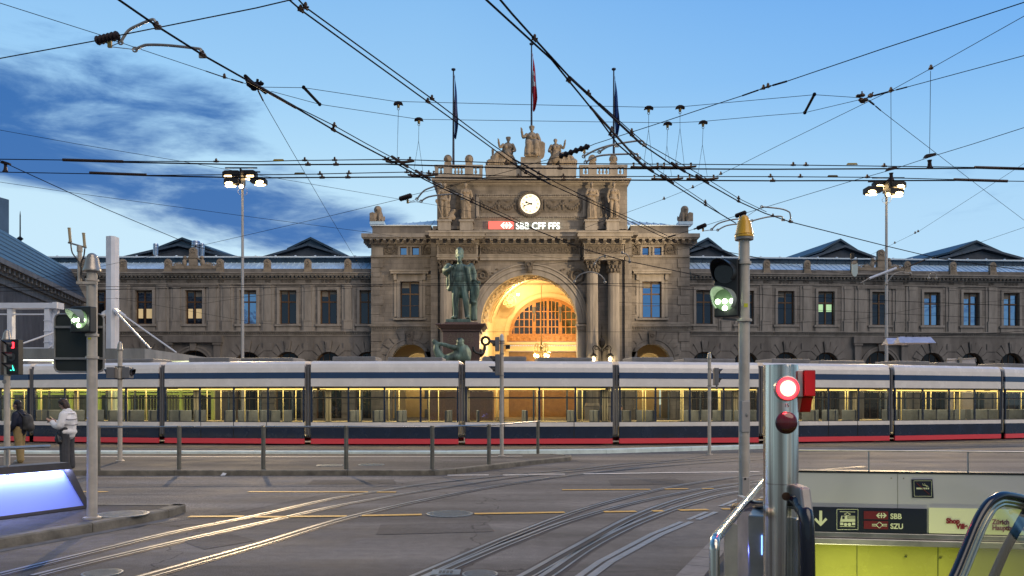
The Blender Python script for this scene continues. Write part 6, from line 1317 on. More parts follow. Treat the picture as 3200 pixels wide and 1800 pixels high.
ubox(mb, 2623, 2671, 1644, 1645.5); mb.build('train_pictogram', SWH, DS_)
mb = MB(); mb.T = FT; ubox(mb, 2631, 2638, 1613, 1621, .0466, .001); mb.build('pictogram_window', NAVY, DS_)
mb = MB(); mb.T = FT; ubox(mb, 2698, 2774, 1597, 1622); ubox(mb, 2698, 2774, 1627.5, 1652.5); mb.build('red_field', SRED, DS_)
def uarrow(mb, px, py, w, h, t, off):
    hw, hh = w / 2, h / 2
    for s in (-1, 1): upoly(mb, [(px + s * hw, py), (px + s * (hw - hh), py - hh), (px + s * (hw - hh - t * 1.2), py - hh), (px + s * (hw - t * 1.6), py), (px + s * (hw - hh - t * 1.2), py + hh), (px + s * (hw - hh), py + hh)], off, .002)
    ubox(mb, px - hw + t, px + hw - t, py - t / 2, py + t / 2, off + .0004, .002); ubox(mb, px - t / 2, px + t / 2, py - hh, py + hh, off + .0008, .002)
mb = MB(); mb.T = FT; uarrow(mb, 2752.5, 1610, 33, 16, 3.4, .046); 
upoly(mb, [(2746, 1640), (2736, 1640), (2736, 1640)], .046) if False else None
for q in (1636.5, 1641.5): ubox(mb, 2723, 2738, q, q + 2, .046); ubox(mb, 2755, 2770, q, q + 2, .046)
for a, b_ in (((2736, 1639.5), (2746.5, 1630)), ((2746.5, 1630), (2757, 1639.5)), ((2757, 1639.5), (2746.5, 1649.5)), ((2746.5, 1649.5), (2736, 1639.5))): mb.tube([(upx(a[0]), .047, zpx(*a)), (upx(b_[0]), .047, zpx(*b_))], .003, 4)
mb.build('line_symbol', SWH, DS_)
ftext('SBB', 2780.5, 1620, .064, SWH, DS_, .0018, .90); ftext('SZU', 2780.5, 1651, .064, SWH, DS_, .0018, .90)
SV = thing('shopping_sign', fp(upx(3000), .03, .45), 'pale yellow sign with dark red lettering, partly behind the escalator glass', 'sign')
mb = MB(); mb.T = FT; ua, ub = upx(2902), upx(3330); mb.box(ua, ub, .03, .04, zpx(3050, 1669), zpx(3050, 1589)); mb.build('board', SCR, SV)
mb = MB(); mb.T = FT
LRED = mat('letter_red', (.22, .008, .022), .4)
ftext('Shop', 2955, 1634, .060, LRED, SV, .003, .88); ftext('Ville', 2986, 1651, .060, LRED, SV, .003, .88); ftext('Zürich', 3098, 1637, .058, mat('letter_brown_red', (.16, .03, .03), .4), SV, .0022, .86); ftext('Hauptbahnhof', 3098, 1655, .058, mat('letter_brown_red', (.16, .03, .03), .4), SV, .0022, .86)
NS = thing('no_smoking_sign', fp(upx(2883), .03, .7), 'small square dark no smoking sign with a struck out cigarette on the steel parapet', 'sign')
mb = MB(); mb.T = FT; upoly(mb, [(2849, 1498), (2914, 1498), (2918, 1556.5), (2852, 1555.5)], .022, .006); mb.build('plate', NAVY, NS)
mb = MB(); mb.T = FT; c = [(2856, 1502.5), (2911, 1502.5), (2911.5, 1551), (2857.5, 1550.5)]
for (a, b_) in zip(c, c[1:] + c[:1]): mb.tube([(upx(a[0]), .029, zpx(*a)), (upx(b_[0]), .029, zpx(*b_))], .0016, 5)
ubox(mb, 2864, 2891, 1524, 1529, .028, .002); ubox(mb, 2892.5, 2897, 1524, 1529, .028, .002); ubox(mb, 2899, 2903.5, 1524, 1529, .028, .002)
for k in (0, 6): mb.tube(smoothline([(upx(x), .030, zpx(x, y)) for x, y in ((2883 + k, 1511), (2886 + k, 1516), (2893 + k * .8, 1518), (2897 + k * .6, 1522))]), .0018, 5)
mb.build('cigarette', SWH, NS)
mb = MB(); mb.T = FT; mb.tube([(upx(2864), .032, zpx(2864, 1509)), (upx(2904), .032, zpx(2904, 1545))], .003, 5); mb.build('red_bar', SRED, NS)
# thin guard rail on the coping
GR = thing('guard_rail', fp(1.6, -.03, 1.0), 'thin steel guard rail on slim posts along the top of the steel parapet', 'railing')
mb = MB(); mb.tube([fp(-.02, -.03, 1.185), fp(FL, -.03, 1.185)], .008, 8); mb.build('top_rail', STEELB, GR)
for px in (2721, 3034): u = upx(px); mb = MB(); mb.tube([fp(u, -.03, 1.0), fp(u, -.03, 1.185)], .007, 8); mb.build('post', STEELB, GR)
# near handrail with post
HR = thing('handrail', (.965, 3.8, .0), 'thick polished steel handrail running back from its rounded corner post to the stairwell', 'handrail')
a, b_ = Vector((.965, 3.8, .945)), Vector((2.13, 6.75, .945)); r = .025
mb = MB(); mb.tube([(.965, 3.8, .02), (.965, 3.8, .90)] + [(.965 + .018 * t * t * .39 * 2, 3.8 + .018 * t * t * 2, .90 + .045 * t) for t in (.4, .7, 1)] + [(1.0, 3.89, .947), tuple(b_)], r, 16); mb.build('rail', STEEL, HR, smooth=True)
mb = MB(); mb.tube([(.97, 3.805, .74), (1.35, 3.76, .735)], .016, 12); mb.build('lower_rail', STEEL, HR, smooth=True)
mb = MB(); q = a.lerp(b_, .22); mb.box(q.x - .035, q.x + .035, q.y - .012, q.y + .012, 0.012, .925); mb.build('post', STEELB, HR)
CB = thing('equipment_box', (1.6, 5.2, 0), 'grey steel cabinet with a small locked hatch beside the handrail', 'cabinet')
mb = MB(); mb.slab([(1.475, 4.98), (1.72, 4.90), (2.0, 5.95), (1.86, 5.98)], .012, .90); mb.build('body', STEELB, CB, bevel=.008)
mb = MB(); mb.T = None; mb.add([(1.50 + .06, 4.945, .64), (1.505 + .17, 4.908, .64), (1.675, 4.908, .80), (1.56, 4.945, .80)], [(0, 1, 2, 3)]); mb.build('hatch', GALV, CB)
mb = MB(); mb.lathe([(.016, 0), (.016, .008)], (1.64, 4.918, .725), 14, axis=(-.3, -1, 0)); mb.build('lock', DKMET, CB)
mb = MB(); mb.box(1.546, 1.552, 4.934, 4.94, .66, .78); mb.build('blue_indicator', mat('blue_indicator_led', (.4, .5, 1), .5, emit=(.15, .3, 1), estr=4), CB)
l = bpy.data.lights.new('blue_glow_fill', 'AREA'); l.energy = 5; l.color = (.12, .16, 1); l.shape = 'RECTANGLE'; l.size = .03; l.size_y = .12; o = bpy.data.objects.new('blue_glow_fill', l); COL.objects.link(o); o.location = (1.44, 4.96, .72); o.rotation_euler = Vector((-.55, 1, -.12)).to_track_quat('-Z', 'Y').to_euler()  # added lamp: throws the hidden blue parapet's glow on pole and pavement
# escalators: end-on newel on the left, glass balustrade at the right
RUBB = mat('handrail_rubber', (.010, .013, .024), .22, coat=.3)
ES = thing('escalator', (xof(2516, 4.5), 4.4, 0), 'end of a dark blue escalator handrail seen head on beside the steel column', 'escalator')
de = 4.5; X = lambda p: xof(p, de)
mb = MB(); P = [(de + 1.4, .82), (de + .25, 1.02), (de + .06, 1.0), (de - .02, .9), (de - .02, .3), (de + .1, .1), (de + .4, .0)]
mb.tube(smoothline([(X(2517), y, z) for y, z in P], 5), .042, 14); mb.build('handrail', RUBB, ES, smooth=True)
mb = MB(); mb.box(X(2506), X(2528), de + .06, de + 1.3, .0, .93); mb.build('balustrade', STEELB, ES)
mb = MB(); mb.sidep([(de - .03, .98), (de + .02, 1.12), (de + .4, 1.14), (de + .5, .98)], X(2504), X(2538)); mb.build('end_cap', GALV, ES, bevel=.012)
E2 = thing('escalator', (xof(3100, 3.6), 3.6, 0), 'escalator balustrade end with curved black handrail and glass at the right edge', 'escalator')
de = 3.6; pts = [(2955, 1850), (2985, 1790), (3022, 1700), (3047, 1640), (3070, 1597), (3095, 1566), (3130, 1549), (3165, 1551), (3210, 1562), (3330, 1600)]
path = smoothline([at(x, y, de + .0012 * (x - 2955)) for x, y in pts], 5)
mb = MB(); mb.tube(path, .020, 12); mb.build('handrail', RUBB, E2, smooth=True)
def inset(path, k): 
    out = []
    for i, p in enumerate(path):
        t = (path[min(i + 1, len(path) - 1)] - path[max(i - 1, 0)]).normalized(); n_ = Vector((t.z, 0, -t.x)); out.append(p + n_ * k)
    return out
LT_ = mat('lit_trim', (.48, .47, .36), .25, .9)
mb = MB(); mb.tube(inset(path, .030), .011, 8); mb.tube(inset(path, .050), .010, 8); mb.build('inner_trim', LT_, E2, smooth=True)
ip = inset(path, .056); mb = MB(); c0 = at(3330, 1850, de); n = len(ip)
mb.add([tuple(p) for p in ip] + [(c0.x, c0.y, c0.z)], [(i + 1, i, n) for i in range(n - 1)]); mb.build('glass_panel', glass_mat('balustrade_glass', (.74, .80, .55), .02), E2)
mb = MB(); mb.tube([at(3080, 1860, de + .25), at(3140, 1720, de + .25), at(3230, 1560, de + .3)], .022, 8); mb.build('far_handrail', RUBB, E2, smooth=True)
# ---------------------------------------------------------------- people
SKIN = mat('skin', (.42, .26, .19), .6); HAIRB = mat('black_hair', (.012, .010, .010), .5, vary=.3, vscale=40); HAIRN = mat('brown_hair', (.05, .026, .016), .5, vary=.4, vscale=40)
def limb(mb, pts, rs, n=10): 
    mb.tube(smoothline(pts, 4), [rs[min(int(i / 4), len(rs) - 2)] * (1 - (i % 4) / 4) + rs[min(int(i / 4) + 1, len(rs) - 1)] * ((i % 4) / 4) for i in range(4 * (len(pts) - 1) + 1)], n)
    for p, r in zip(pts, rs): mb.ell(p, r, 8, 6)
def fingers(mb, c, fwd, down, side, s=1.0):
    """palm plus four curled fingers and a thumb"""
    c = Vector(c); f = Vector(fwd).normalized(); dn = Vector(down).normalized(); sd = Vector(side).normalized()
    mb.ell(c, (.042 * s, .042 * s, .042 * s), 8, 6); mb.ell(c + f * .03 * s, (.035 * s, .035 * s, .035 * s), 8, 6)
    for i, L_ in enumerate((.068, .08, .075, .06)):
        b = c + f * .05 * s + sd * (.028 - .019 * i) * s; mb.tube([b, b + f * L_ * .5 * s + dn * .008 * s, b + f * L_ * .8 * s + dn * .03 * s], [.011 * s, .010 * s, .008 * s], 6)
    b = c + sd * .035 * s; mb.tube([b, b + f * .03 * s + sd * .02 * s, b + f * .058 * s + sd * .012 * s], [.013 * s, .011 * s, .009 * s], 6)
def face(mb, c, f, up, s=1.0):
    """skull, jaw, nose, brow, ear; c = centre of the head, f = facing"""
    c = Vector(c); f = Vector(f).normalized(); up = Vector(up).normalized(); sd = f.cross(up).normalized(); R = Matrix((sd, f, up)).transposed()
    mb.ell(c + up * .02 * s, (.074 * s, .092 * s, .10 * s), 14, 10, R); mb.ell(c + f * .03 * s - up * .045 * s, (.056 * s, .062 * s, .072 * s), 12, 8, R)
    mb.ell(c + f * .094 * s - up * .012 * s, (.014 * s, .022 * s, .026 * s), 8, 6, R); mb.ell(c + f * .078 * s + up * .022 * s, (.05 * s, .02 * s, .012 * s), 8, 6, R)
    mb.ell(c + f * .084 * s - up * .052 * s, (.024 * s, .012 * s, .007 * s), 8, 6, R); mb.ell(c + f * .078 * s - up * .088 * s, (.026 * s, .018 * s, .018 * s), 8, 6, R)
    for k in (-1, 1): mb.ell(c + sd * .076 * s * k - f * .005 * s - up * .01 * s, (.012 * s, .02 * s, .032 * s), 8, 6, R)
def eyes(parent, c, f, up, s=1.0):
    c = Vector(c); f = Vector(f).normalized(); up = Vector(up).normalized(); sd = f.cross(up).normalized(); mb = MB()
    for k in (-1, 1): mb.ell(c + f * .083 * s + sd * .03 * s * k + up * .004 * s, .011 * s, 8, 6)
    mb.build('eyes', mat('eye', (.03, .02, .02), .2), parent)
def person_white():
    b = atz(207, 1464, .112); H = 1.0; o = thing('person', b, 'person in white jacket and grey trousers with headphones, looking down at a phone', 'person')
    P = lambda x, y, z: b + Vector((x, y, z)) * H        # facing -x
    f = Vector((-.86, -.2, -.42)); up = Vector((-.42, -.1, .86)); hc = P(-.055, -.01, 1.475)
    mb = MB(); face(mb, hc, f, up, .98); limb(mb, [P(.02, 0, 1.28), P(-.02, 0, 1.40)], [.058, .052]); limb(mb, [P(.03, 0, .9), P(.03, 0, 1.15), P(.03, 0, 1.3)], [.11, .12, .09])
    for s, hx, hy in ((-1, -.36, -.06), (1, -.33, .05)):
        limb(mb, [P(.03, s * .17, 1.24), P(-.02, s * .22, .99), P(-.20, s * .13, 1.02), P(hx + .06, hy, 1.075)], [.05, .042, .035, .028]); fingers(mb, P(hx + .03, hy, 1.085), (-.8, -s * .25 * -1, .5), (.4, 0, .4), (0, -s, .2), .95)
        limb(mb, [P(.02, s * .09, .9), P(.0, s * .10, .48), P(.03, s * .105, .07)], [.085, .062, .045])
    blobby(mb, 'body', SKIN, o, .011, 2); eyes(o, hc, f, up, .98)
    mb = MB(); R = Matrix((f.cross(up).normalized(), f.normalized(), up.normalized())).transposed()
    mb.ell(hc - f.normalized() * .012 + up * .04, (.088, .10, .088), 14, 10, R); mb.ell(hc - f.normalized() * .055 - up * .05, (.082, .052, .115), 12, 8, R); mb.ell(hc + f.normalized() * .05 + up * .085, (.06, .045, .026), 10, 6, R)
    for k in (-1, 1): mb.ell(hc + f.cross(up).normalized() * .075 * k - up * .055 - f.normalized() * .02, (.018, .05, .10), 8, 6, R)
    blobby(mb, 'hair', HAIRN, o, .012, 2)
    mb = MB(); sd = f.cross(up).normalized()
    for k in (-1, 1): mb.lathe([(.034, 0), (.034, .022)], hc + sd * k * .085 - up * .0, 14, axis=tuple(sd * k))
    mb.tube(smoothline([hc + sd * .10 * math.cos(a) + up * (.03 + .115 * math.sin(a)) for a in (i * math.pi / 8 for i in range(9))], 2), .008, 6); mb.build('headphones', BLACKP, o)
    mb = MB(); JW = mat('white_jacket', (.86, .82, .78), .8, vary=.07, vscale=9, bump=.25, bscale=12)
    limb(mb, [P(.05, 0, .80), P(.05, 0, .95), P(.03, 0, 1.12), P(.03, 0, 1.27)], [.155, .165, .17, .12]); mb.ell(P(.05, 0, .84), (.17, .225, .10)); mb.ell(P(.04, 0, 1.08), (.165, .235, .17)); mb.ell(P(.03, 0, 1.24), (.12, .20, .075)); mb.lathe([(.085, 0), (.075, .06), (.06, .06)], P(.0, 0, 1.29), 14)
    for s, hx, hy in ((-1, -.36, -.06), (1, -.33, .05)): limb(mb, [P(.04, s * .19, 1.23), P(.01, s * .255, .99), P(-.16, s * .17, .99), P(hx + .09, hy * 1.4, 1.06)], [.085, .085, .07, .05])
    blobby(mb, 'jacket', JW, o, .016, 2)
    mb = MB(); SM = mat('dark_piping', (.06, .05, .07), .7)
    for z, rx, ry in ((1.125, .178, .25), (1.0, .182, .26)): mb.tube([P(.04 + rx * math.cos(a), ry * math.sin(a), z + .01 * math.sin(3 * a)) for a in (i * 2 * math.pi / 24 for i in range(25))], .007, 5)
    mb.build('jacket_stripe', SM, o)
    mb = MB(); TG = mat('grey_trousers', (.055, .055, .06), .8, vary=.25, vscale=10)
    for s in (-1, 1): limb(mb, [P(.03, s * .09, .86), P(.015, s * .10, .5), P(.04, s * .11, .05)], [.125, .105, .10])
    mb.ell(P(.04, 0, .86), (.15, .19, .12)); blobby(mb, 'trousers', TG, o, .016, 2)
    mb = MB()
    for s in (-1, 1): mb.ell(P(-.02, s * .11, .035), (.125, .05, .04)); mb.ell(P(.04, s * .11, .05), (.06, .045, .05))
    blobby(mb, 'shoes', mat('dark_shoes', (.02, .022, .02), .5), o, .012, 1)
    p = tag(MB().box(0, .008, -.036, .036, 0, .145).build('phone', BLACKP), 'black phone held up by the person in the white jacket', 'phone'); p.location = P(-.42, -.005, 1.05); p.rotation_euler = (0, .55, .1)
    g = MB(); limb(g, [P(-.06, -.24, .75), P(-.02, -.25, .62)], [.05, .06]); g.ell(P(-.05, -.22, .68), (.09, .06, .10)); g.tube(smoothline([P(-.10, -.22, .76), P(-.02, -.2, 1.0), P(.05, -.12, 1.28)]), .01, 5); gb = blobby(g, 'shoulder_bag', BLACKP, None, .015, 1); tag(gb, 'small black bag hanging at the hip of the person in white', 'bag')
person_white()
def person_dark():
    b = atz(62, 1446, .112); o = thing('person', b, 'person with black hair in dark jacket and khaki trousers, facing left behind the pole', 'person')
    P = lambda x, y, z: b + Vector((x, y, z)); f = Vector((-1, -.1, -.05)); up = Vector((0, 0, 1)); hc = P(-.07, 0, 1.44)
    mb = MB(); face(mb, hc, f, up, .96); limb(mb, [P(.0, 0, 1.24), P(-.03, 0, 1.36)], [.058, .052]); limb(mb, [P(.0, 0, .88), P(.0, 0, 1.12), P(.0, 0, 1.25)], [.11, .12, .09])
    for s in (-1, 1):
        limb(mb, [P(.0, s * .17, 1.2), P(-.02, s * .22, .96), P(-.14, s * .18, .80)], [.05, .042, .03]); fingers(mb, P(-.17, s * .17, .77), (-.6, 0, -.6), (.5, 0, -.3), (-.3, -s, 0), .95)
        limb(mb, [P(.0, s * .08, .86), P(-.03 * s, s * .09, .46), P(.02 - .06 * s, s * .09, .06)], [.08, .06, .045])
    blobby(mb, 'body', SKIN, o, .011, 2); eyes(o, hc, f, up, .96)
    mb = MB(); mb.ell(hc + Vector((.02, 0, .045)), (.10, .088, .088)); mb.ell(hc + Vector((.06, 0, -.04)), (.065, .085, .12)); mb.ell(hc + Vector((.075, 0, -.13)), (.05, .075, .10)); blobby(mb, 'hair', HAIRB, o, .012, 2)
    mb = MB(); limb(mb, [P(.01, 0, .80), P(.01, 0, 1.0), P(.0, 0, 1.22)], [.15, .16, .12]); mb.ell(P(.01, 0, 1.05), (.15, .22, .2)); mb.ell(P(.0, 0, 1.2), (.11, .19, .07)); mb.lathe([(.08, 0), (.07, .05)], P(-.01, 0, 1.25), 12)
    for s in (-1, 1): limb(mb, [P(.0, s * .18, 1.2), P(.0, s * .24, .96), P(-.13, s * .2, .81)], [.08, .07, .05])
    blobby(mb, 'jacket', mat('navy_jacket', (.014, .017, .034), .75, vary=.3, vscale=10), o, .016, 2)
    mb = MB()
    for s in (-1, 1): limb(mb, [P(.0, s * .085, .84), P(-.03 * s, s * .095, .46), P(.02 - .06 * s, s * .10, .06)], [.115, .085, .075])
    mb.ell(P(.01, 0, .82), (.13, .17, .1)); blobby(mb, 'trousers', mat('khaki_trousers', (.34, .24, .10), .8, vary=.15, vscale=10), o, .016, 2)
    mb = MB()
    for s in (-1, 1): mb.ell(P(-.03 - .06 * s, s * .1, .035), (.12, .045, .04)); mb.ell(P(.03 - .06 * s, s * .1, .05), (.05, .04, .05))
    blobby(mb, 'shoes', mat('pale_shoes', (.4, .38, .35), .5), o, .012, 1)
    mb = MB(); mb.ell(P(.21, 0, 1.0), (.11, .15, .22)); mb.ell(P(.26, 0, .9), (.09, .13, .13)); mb.box(P(.14, 0, 0).x, P(.22, 0, 0).x, b.y - .13, b.y + .13, b.z + .82, b.z + 1.17)
    for s in (-1, 1): mb.tube(smoothline([P(.14, s * .1, 1.16), P(.02, s * .13, 1.27), P(-.11, s * .13, 1.12), P(-.06, s * .15, .92), P(.1, s * .12, .85)]), .022, 6)
    tag(blobby(mb, 'backpack', mat('grey_backpack', (.05, .048, .045), .7, vary=.3, vscale=8), None, .016, 2), 'dark grey backpack on the back of the person in khaki trousers', 'backpack')
person_dark()
# ---------------------------------------------------------------- bronze monument in front of the station
dm = 52.0; xm = xof(1440, dm); X = lambda p: xof(p, dm); Y = lambda p: zof(p, dm)
PD = thing('monument_pedestal', (xm, dm + 1, 0), 'red granite pedestal with bronze base figures and carved name under the standing bronze man', 'pedestal')
mb = MB(); a, b_ = X(1384), X(1498); w = b_ - a
mb.box(a - .9, b_ + .9, dm - .9, dm + w + .9, 0, 2.4); mb.box(a - .5, b_ + .5, dm - .5, dm + w + .5, 2.4, 3.0); mb.box(a, b_, dm, dm + w, 3.0, Y(1035))
mb.box(a - .12, b_ + .12, dm - .12, dm + w + .12, Y(1035) + .003, Y(1030)); n_ = 5
for i in range(n_): e = .12 + .30 * (i / n_) ** .7; mb.box(a - e, b_ + e, dm - e, dm + w + e, Y(1030) + .003 + (Y(1017) - Y(1030)) * i / n_, Y(1030) + (Y(1017) - Y(1030)) * (i + 1) / n_)
mb.box(a - .46, b_ + .46, dm - .46, dm + w + .46, Y(1017) + .003, Y(1013)); mb.box(a + .1, b_ - .1, dm + .1, dm + w - .1, Y(1013) + .003, Y(1006)); mb.build('granite_block', GRANITE, PD, bevel=.02)
for t, py, sz in (('ALFRED', 1054, .40), ('ESCHER', 1071, .44)): text(t, 'inscription', mat('inscription_bronze', (.20, .16, .12), .5, .4), PD, (X(1440), dm - .012, Y(py)), sz, ext=.012, align='CENTER', spacing=1.15, sx=1.05)
mb = MB()      # reclining figure at the left foot holding a horn, and a raised arm with a wreath at the right
limb(mb, [(X(1455), dm - .7, Y(1118)), (X(1448), dm - .75, Y(1098)), (X(1444), dm - .7, Y(1085))], [.42, .40, .26]); mb.ell((X(1440), dm - .85, Y(1072)), (.24, .26, .30)); mb.ell((X(1441), dm - .8, Y(1069)), (.27, .27, .24)); mb.ell((X(1436), dm - 1.08, Y(1073)), (.06, .07, .07)); mb.ell((X(1438), dm - .98, Y(1079)), (.14, .14, .16))
limb(mb, [(X(1442), dm - .8, Y(1087)), (X(1420), dm - 1.0, Y(1089)), (X(1393), dm - 1.0, Y(1081)), (X(1370), dm - .9, Y(1076))], [.20, .17, .14, .10]); mb.ell((X(1366), dm - .9, Y(1075)), (.14, .1, .12)); limb(mb, [(X(1458), dm - .7, Y(1090)), (X(1468), dm - .7, Y(1105)), (X(1466), dm - .9, Y(1125))], [.2, .16, .14])
limb(mb, [(X(1450), dm - .6, Y(1120)), (X(1420), dm - .9, Y(1118)), (X(1385), dm - .9, Y(1130))], [.42, .32, .25]); limb(mb, [(X(1367), dm - .9, Y(1076)), (X(1368), dm - .95, Y(1095)), (X(1378), dm - .95, Y(1115))], [.10, .22, .30])
mb.tube(smoothline([(X(1367), dm - .9, Y(1077)), (X(1358), dm - .9, Y(1073)), (X(1360), dm - .9, Y(1066)), (X(1368), dm - .9, Y(1067))]), [.09] * 13 + [.07] * 3 + [.05] * 3, 8)
blobby(mb, 'reclining_figure', BRONZE, PD, .07, 2)
mb = MB(); c = (X(1517), dm + .4, Y(1064)); mb.torus(c, .24, .07, n=20, m=6)
for k in range(16): a_ = 2 * math.pi * k / 16; mb.ell((c[0] + .26 * math.cos(a_), c[1] - .05, c[2] + .26 * math.sin(a_)), (.11, .06, .06), 6, 4, Matrix.Rotation(-a_ + .8, 3, 'Y'))
limb(mb, [(X(1514), dm + .4, Y(1076)), (X(1513), dm + .4, Y(1090)), (X(1505), dm + .4, Y(1104)), (X(1494), dm + .4, Y(1108))], [.08, .11, .16, .22]); mb.ell((X(1500), dm + .3, Y(1100)), (.22, .2, .22)); mb.tube(smoothline([(X(1480), dm - .2, Y(1085)), (X(1484), dm - .3, Y(1100)), (X(1500), dm - .2, Y(1106)), (X(1512), dm, Y(1104))]), .09, 6); mb.build('wreath_arm', mat('dark_bronze', (.014, .018, .02), .45, .4), PD, smooth=True)
SB = thing('bronze_statue', (xm - .1, dm + 1, Y(1003)), 'green bronze statue of a bearded man in a long open coat on the red pedestal', 'statue')
dq = dm + .9; s_ = dq / F; xo = xof(1440, dq)
def Q(px, py, off=0): return Vector((xof(px, dq), dq + off, zof(py, dq)))
mb = MB()
face(mb, Q(1436, 797, -.1), (-.05, -1, -.02), (0, 0, 1), 3.35); mb.ell(Q(1436, 783, .02), (.30, .34, .28)); mb.ell(Q(1436, 813, -.25), (.20, .2, .26)); mb.ell(Q(1436, 806, -.27), (.23, .16, .16))
for k in (-1, 1): mb.ell(Q(1436 + k * 11.5, 789, .02), (.10, .2, .22)); mb.ell(Q(1436 + k * 11, 803, -.12), (.10, .14, .2))
limb(mb, [Q(1437, 830, .05), Q(1437, 818, -.02)], [.24, .2])
# torso, waistcoat
mb.ell(Q(1437, 845, .05), (.64, .42, .52)); mb.ell(Q(1436, 868, .0), (.55, .42, .62)); mb.ell(Q(1435, 890, .02), (.46, .38, .5)); mb.ell(Q(1403, 818 + 20, .05), (.30, .32, .34)); mb.ell(Q(1471, 838, .05), (.30, .32, .34)); mb.ell(Q(1437, 832, .05), (.70, .3, .2))
# legs, trousers
limb(mb, [Q(1426, 890, .02), Q(1423, 935, -.05), Q(1424, 968, .0), Q(1423, 990, .0)], [.34, .29, .25, .22]); limb(mb, [Q(1449, 890, .02), Q(1456, 935, -.12), Q(1459, 968, -.05), Q(1461, 990, -.05)], [.34, .29, .25, .22])
mb.ell(Q(1417, 994, -.2), (.24, .42, .14)); mb.ell(Q(1463, 995, -.28), (.2, .44, .14)); mb.ell(Q(1420, 990, 0), (.2, .26, .16)); mb.ell(Q(1461, 990, -.05), (.2, .26, .16))
# arms: right hand in the lapel, left hand resting on a draped pillar
limb(mb, [Q(1402, 832, .05), Q(1392, 852, .0), Q(1394, 844, -.1)], [.28, .25, .24]); limb(mb, [Q(1400, 832, .05), Q(1391, 846, -.05), Q(1403, 846, -.32), Q(1415, 838, -.42)], [.27, .25, .2, .14]); fingers(mb, Q(1417, 837, -.46), (.9, -.2, .35), (0, .4, -.4), (0, -.3, 1), 3.0)
limb(mb, [Q(1472, 832, .05), Q(1481, 855, .08), Q(1482, 872, -.05), Q(1484, 876, -.1)], [.28, .25, .2, .14]); fingers(mb, Q(1486, 877, -.12), (.75, -.2, -.45), (0, 0, -1), (0, -1, 0), 3.0)
# long coat, open at the front
for sgn, pts in ((-1, [(1413, 838, -.25), (1410, 865, -.22), (1411, 890, -.15), (1404, 905, -.02), (1401, 903, .1)]), (1, [(1459, 838, -.25), (1465, 865, -.22), (1468, 890, -.12), (1472, 903, .0), (1478, 897, .15)])):
    limb(mb, [Q(*p) for p in pts], [.22, .22, .21, .18, .12])
limb(mb, [Q(1440, 850, .3), Q(1440, 890, .34), Q(1438, 915, .34)], [.55, .5, .4]); limb(mb, [Q(1404, 860, .15), Q(1402, 885, .2), Q(1403, 903, .2)], [.28, .26, .2]); limb(mb, [Q(1472, 860, .15), Q(1474, 882, .2), Q(1476, 896, .2)], [.26, .24, .18])
fg = blobby(mb, 'figure', BRONZE, SB, .034, 1)
nrm_ = [v_.normal.copy() for v_ in fg.data.vertices]
for v_, q_ in zip(fg.data.vertices, nrm_): v_.co -= q_ * .055
mb = MB(); c = Q(1478, 1000, .35); mb.tube([c, Q(1479, 885, .35)], [.30, .26], 10); mb.box(c.x - .35, c.x + .5, dq - .1, dq + .8, zof(886, dq), zof(879, dq)); limb(mb, [Q(1486, 884, -.05), Q(1489, 900, -.1), Q(1486, 920, .0), Q(1480, 945, .05)], [.17, .22, .24, .15]); limb(mb, [Q(1474, 890, .0), Q(1477, 915, .0), Q(1474, 935, .1)], [.12, .2, .14]); blobby(mb, 'draped_pillar', BRONZE, SB, .06, 1)
mb = MB(); mb.box(X(1392), X(1470), dm + .3, dm + 2.1, Y(1006) + .004, Y(1000) + .1)
mb.build('plinth', BRONZE, SB, bevel=.03)
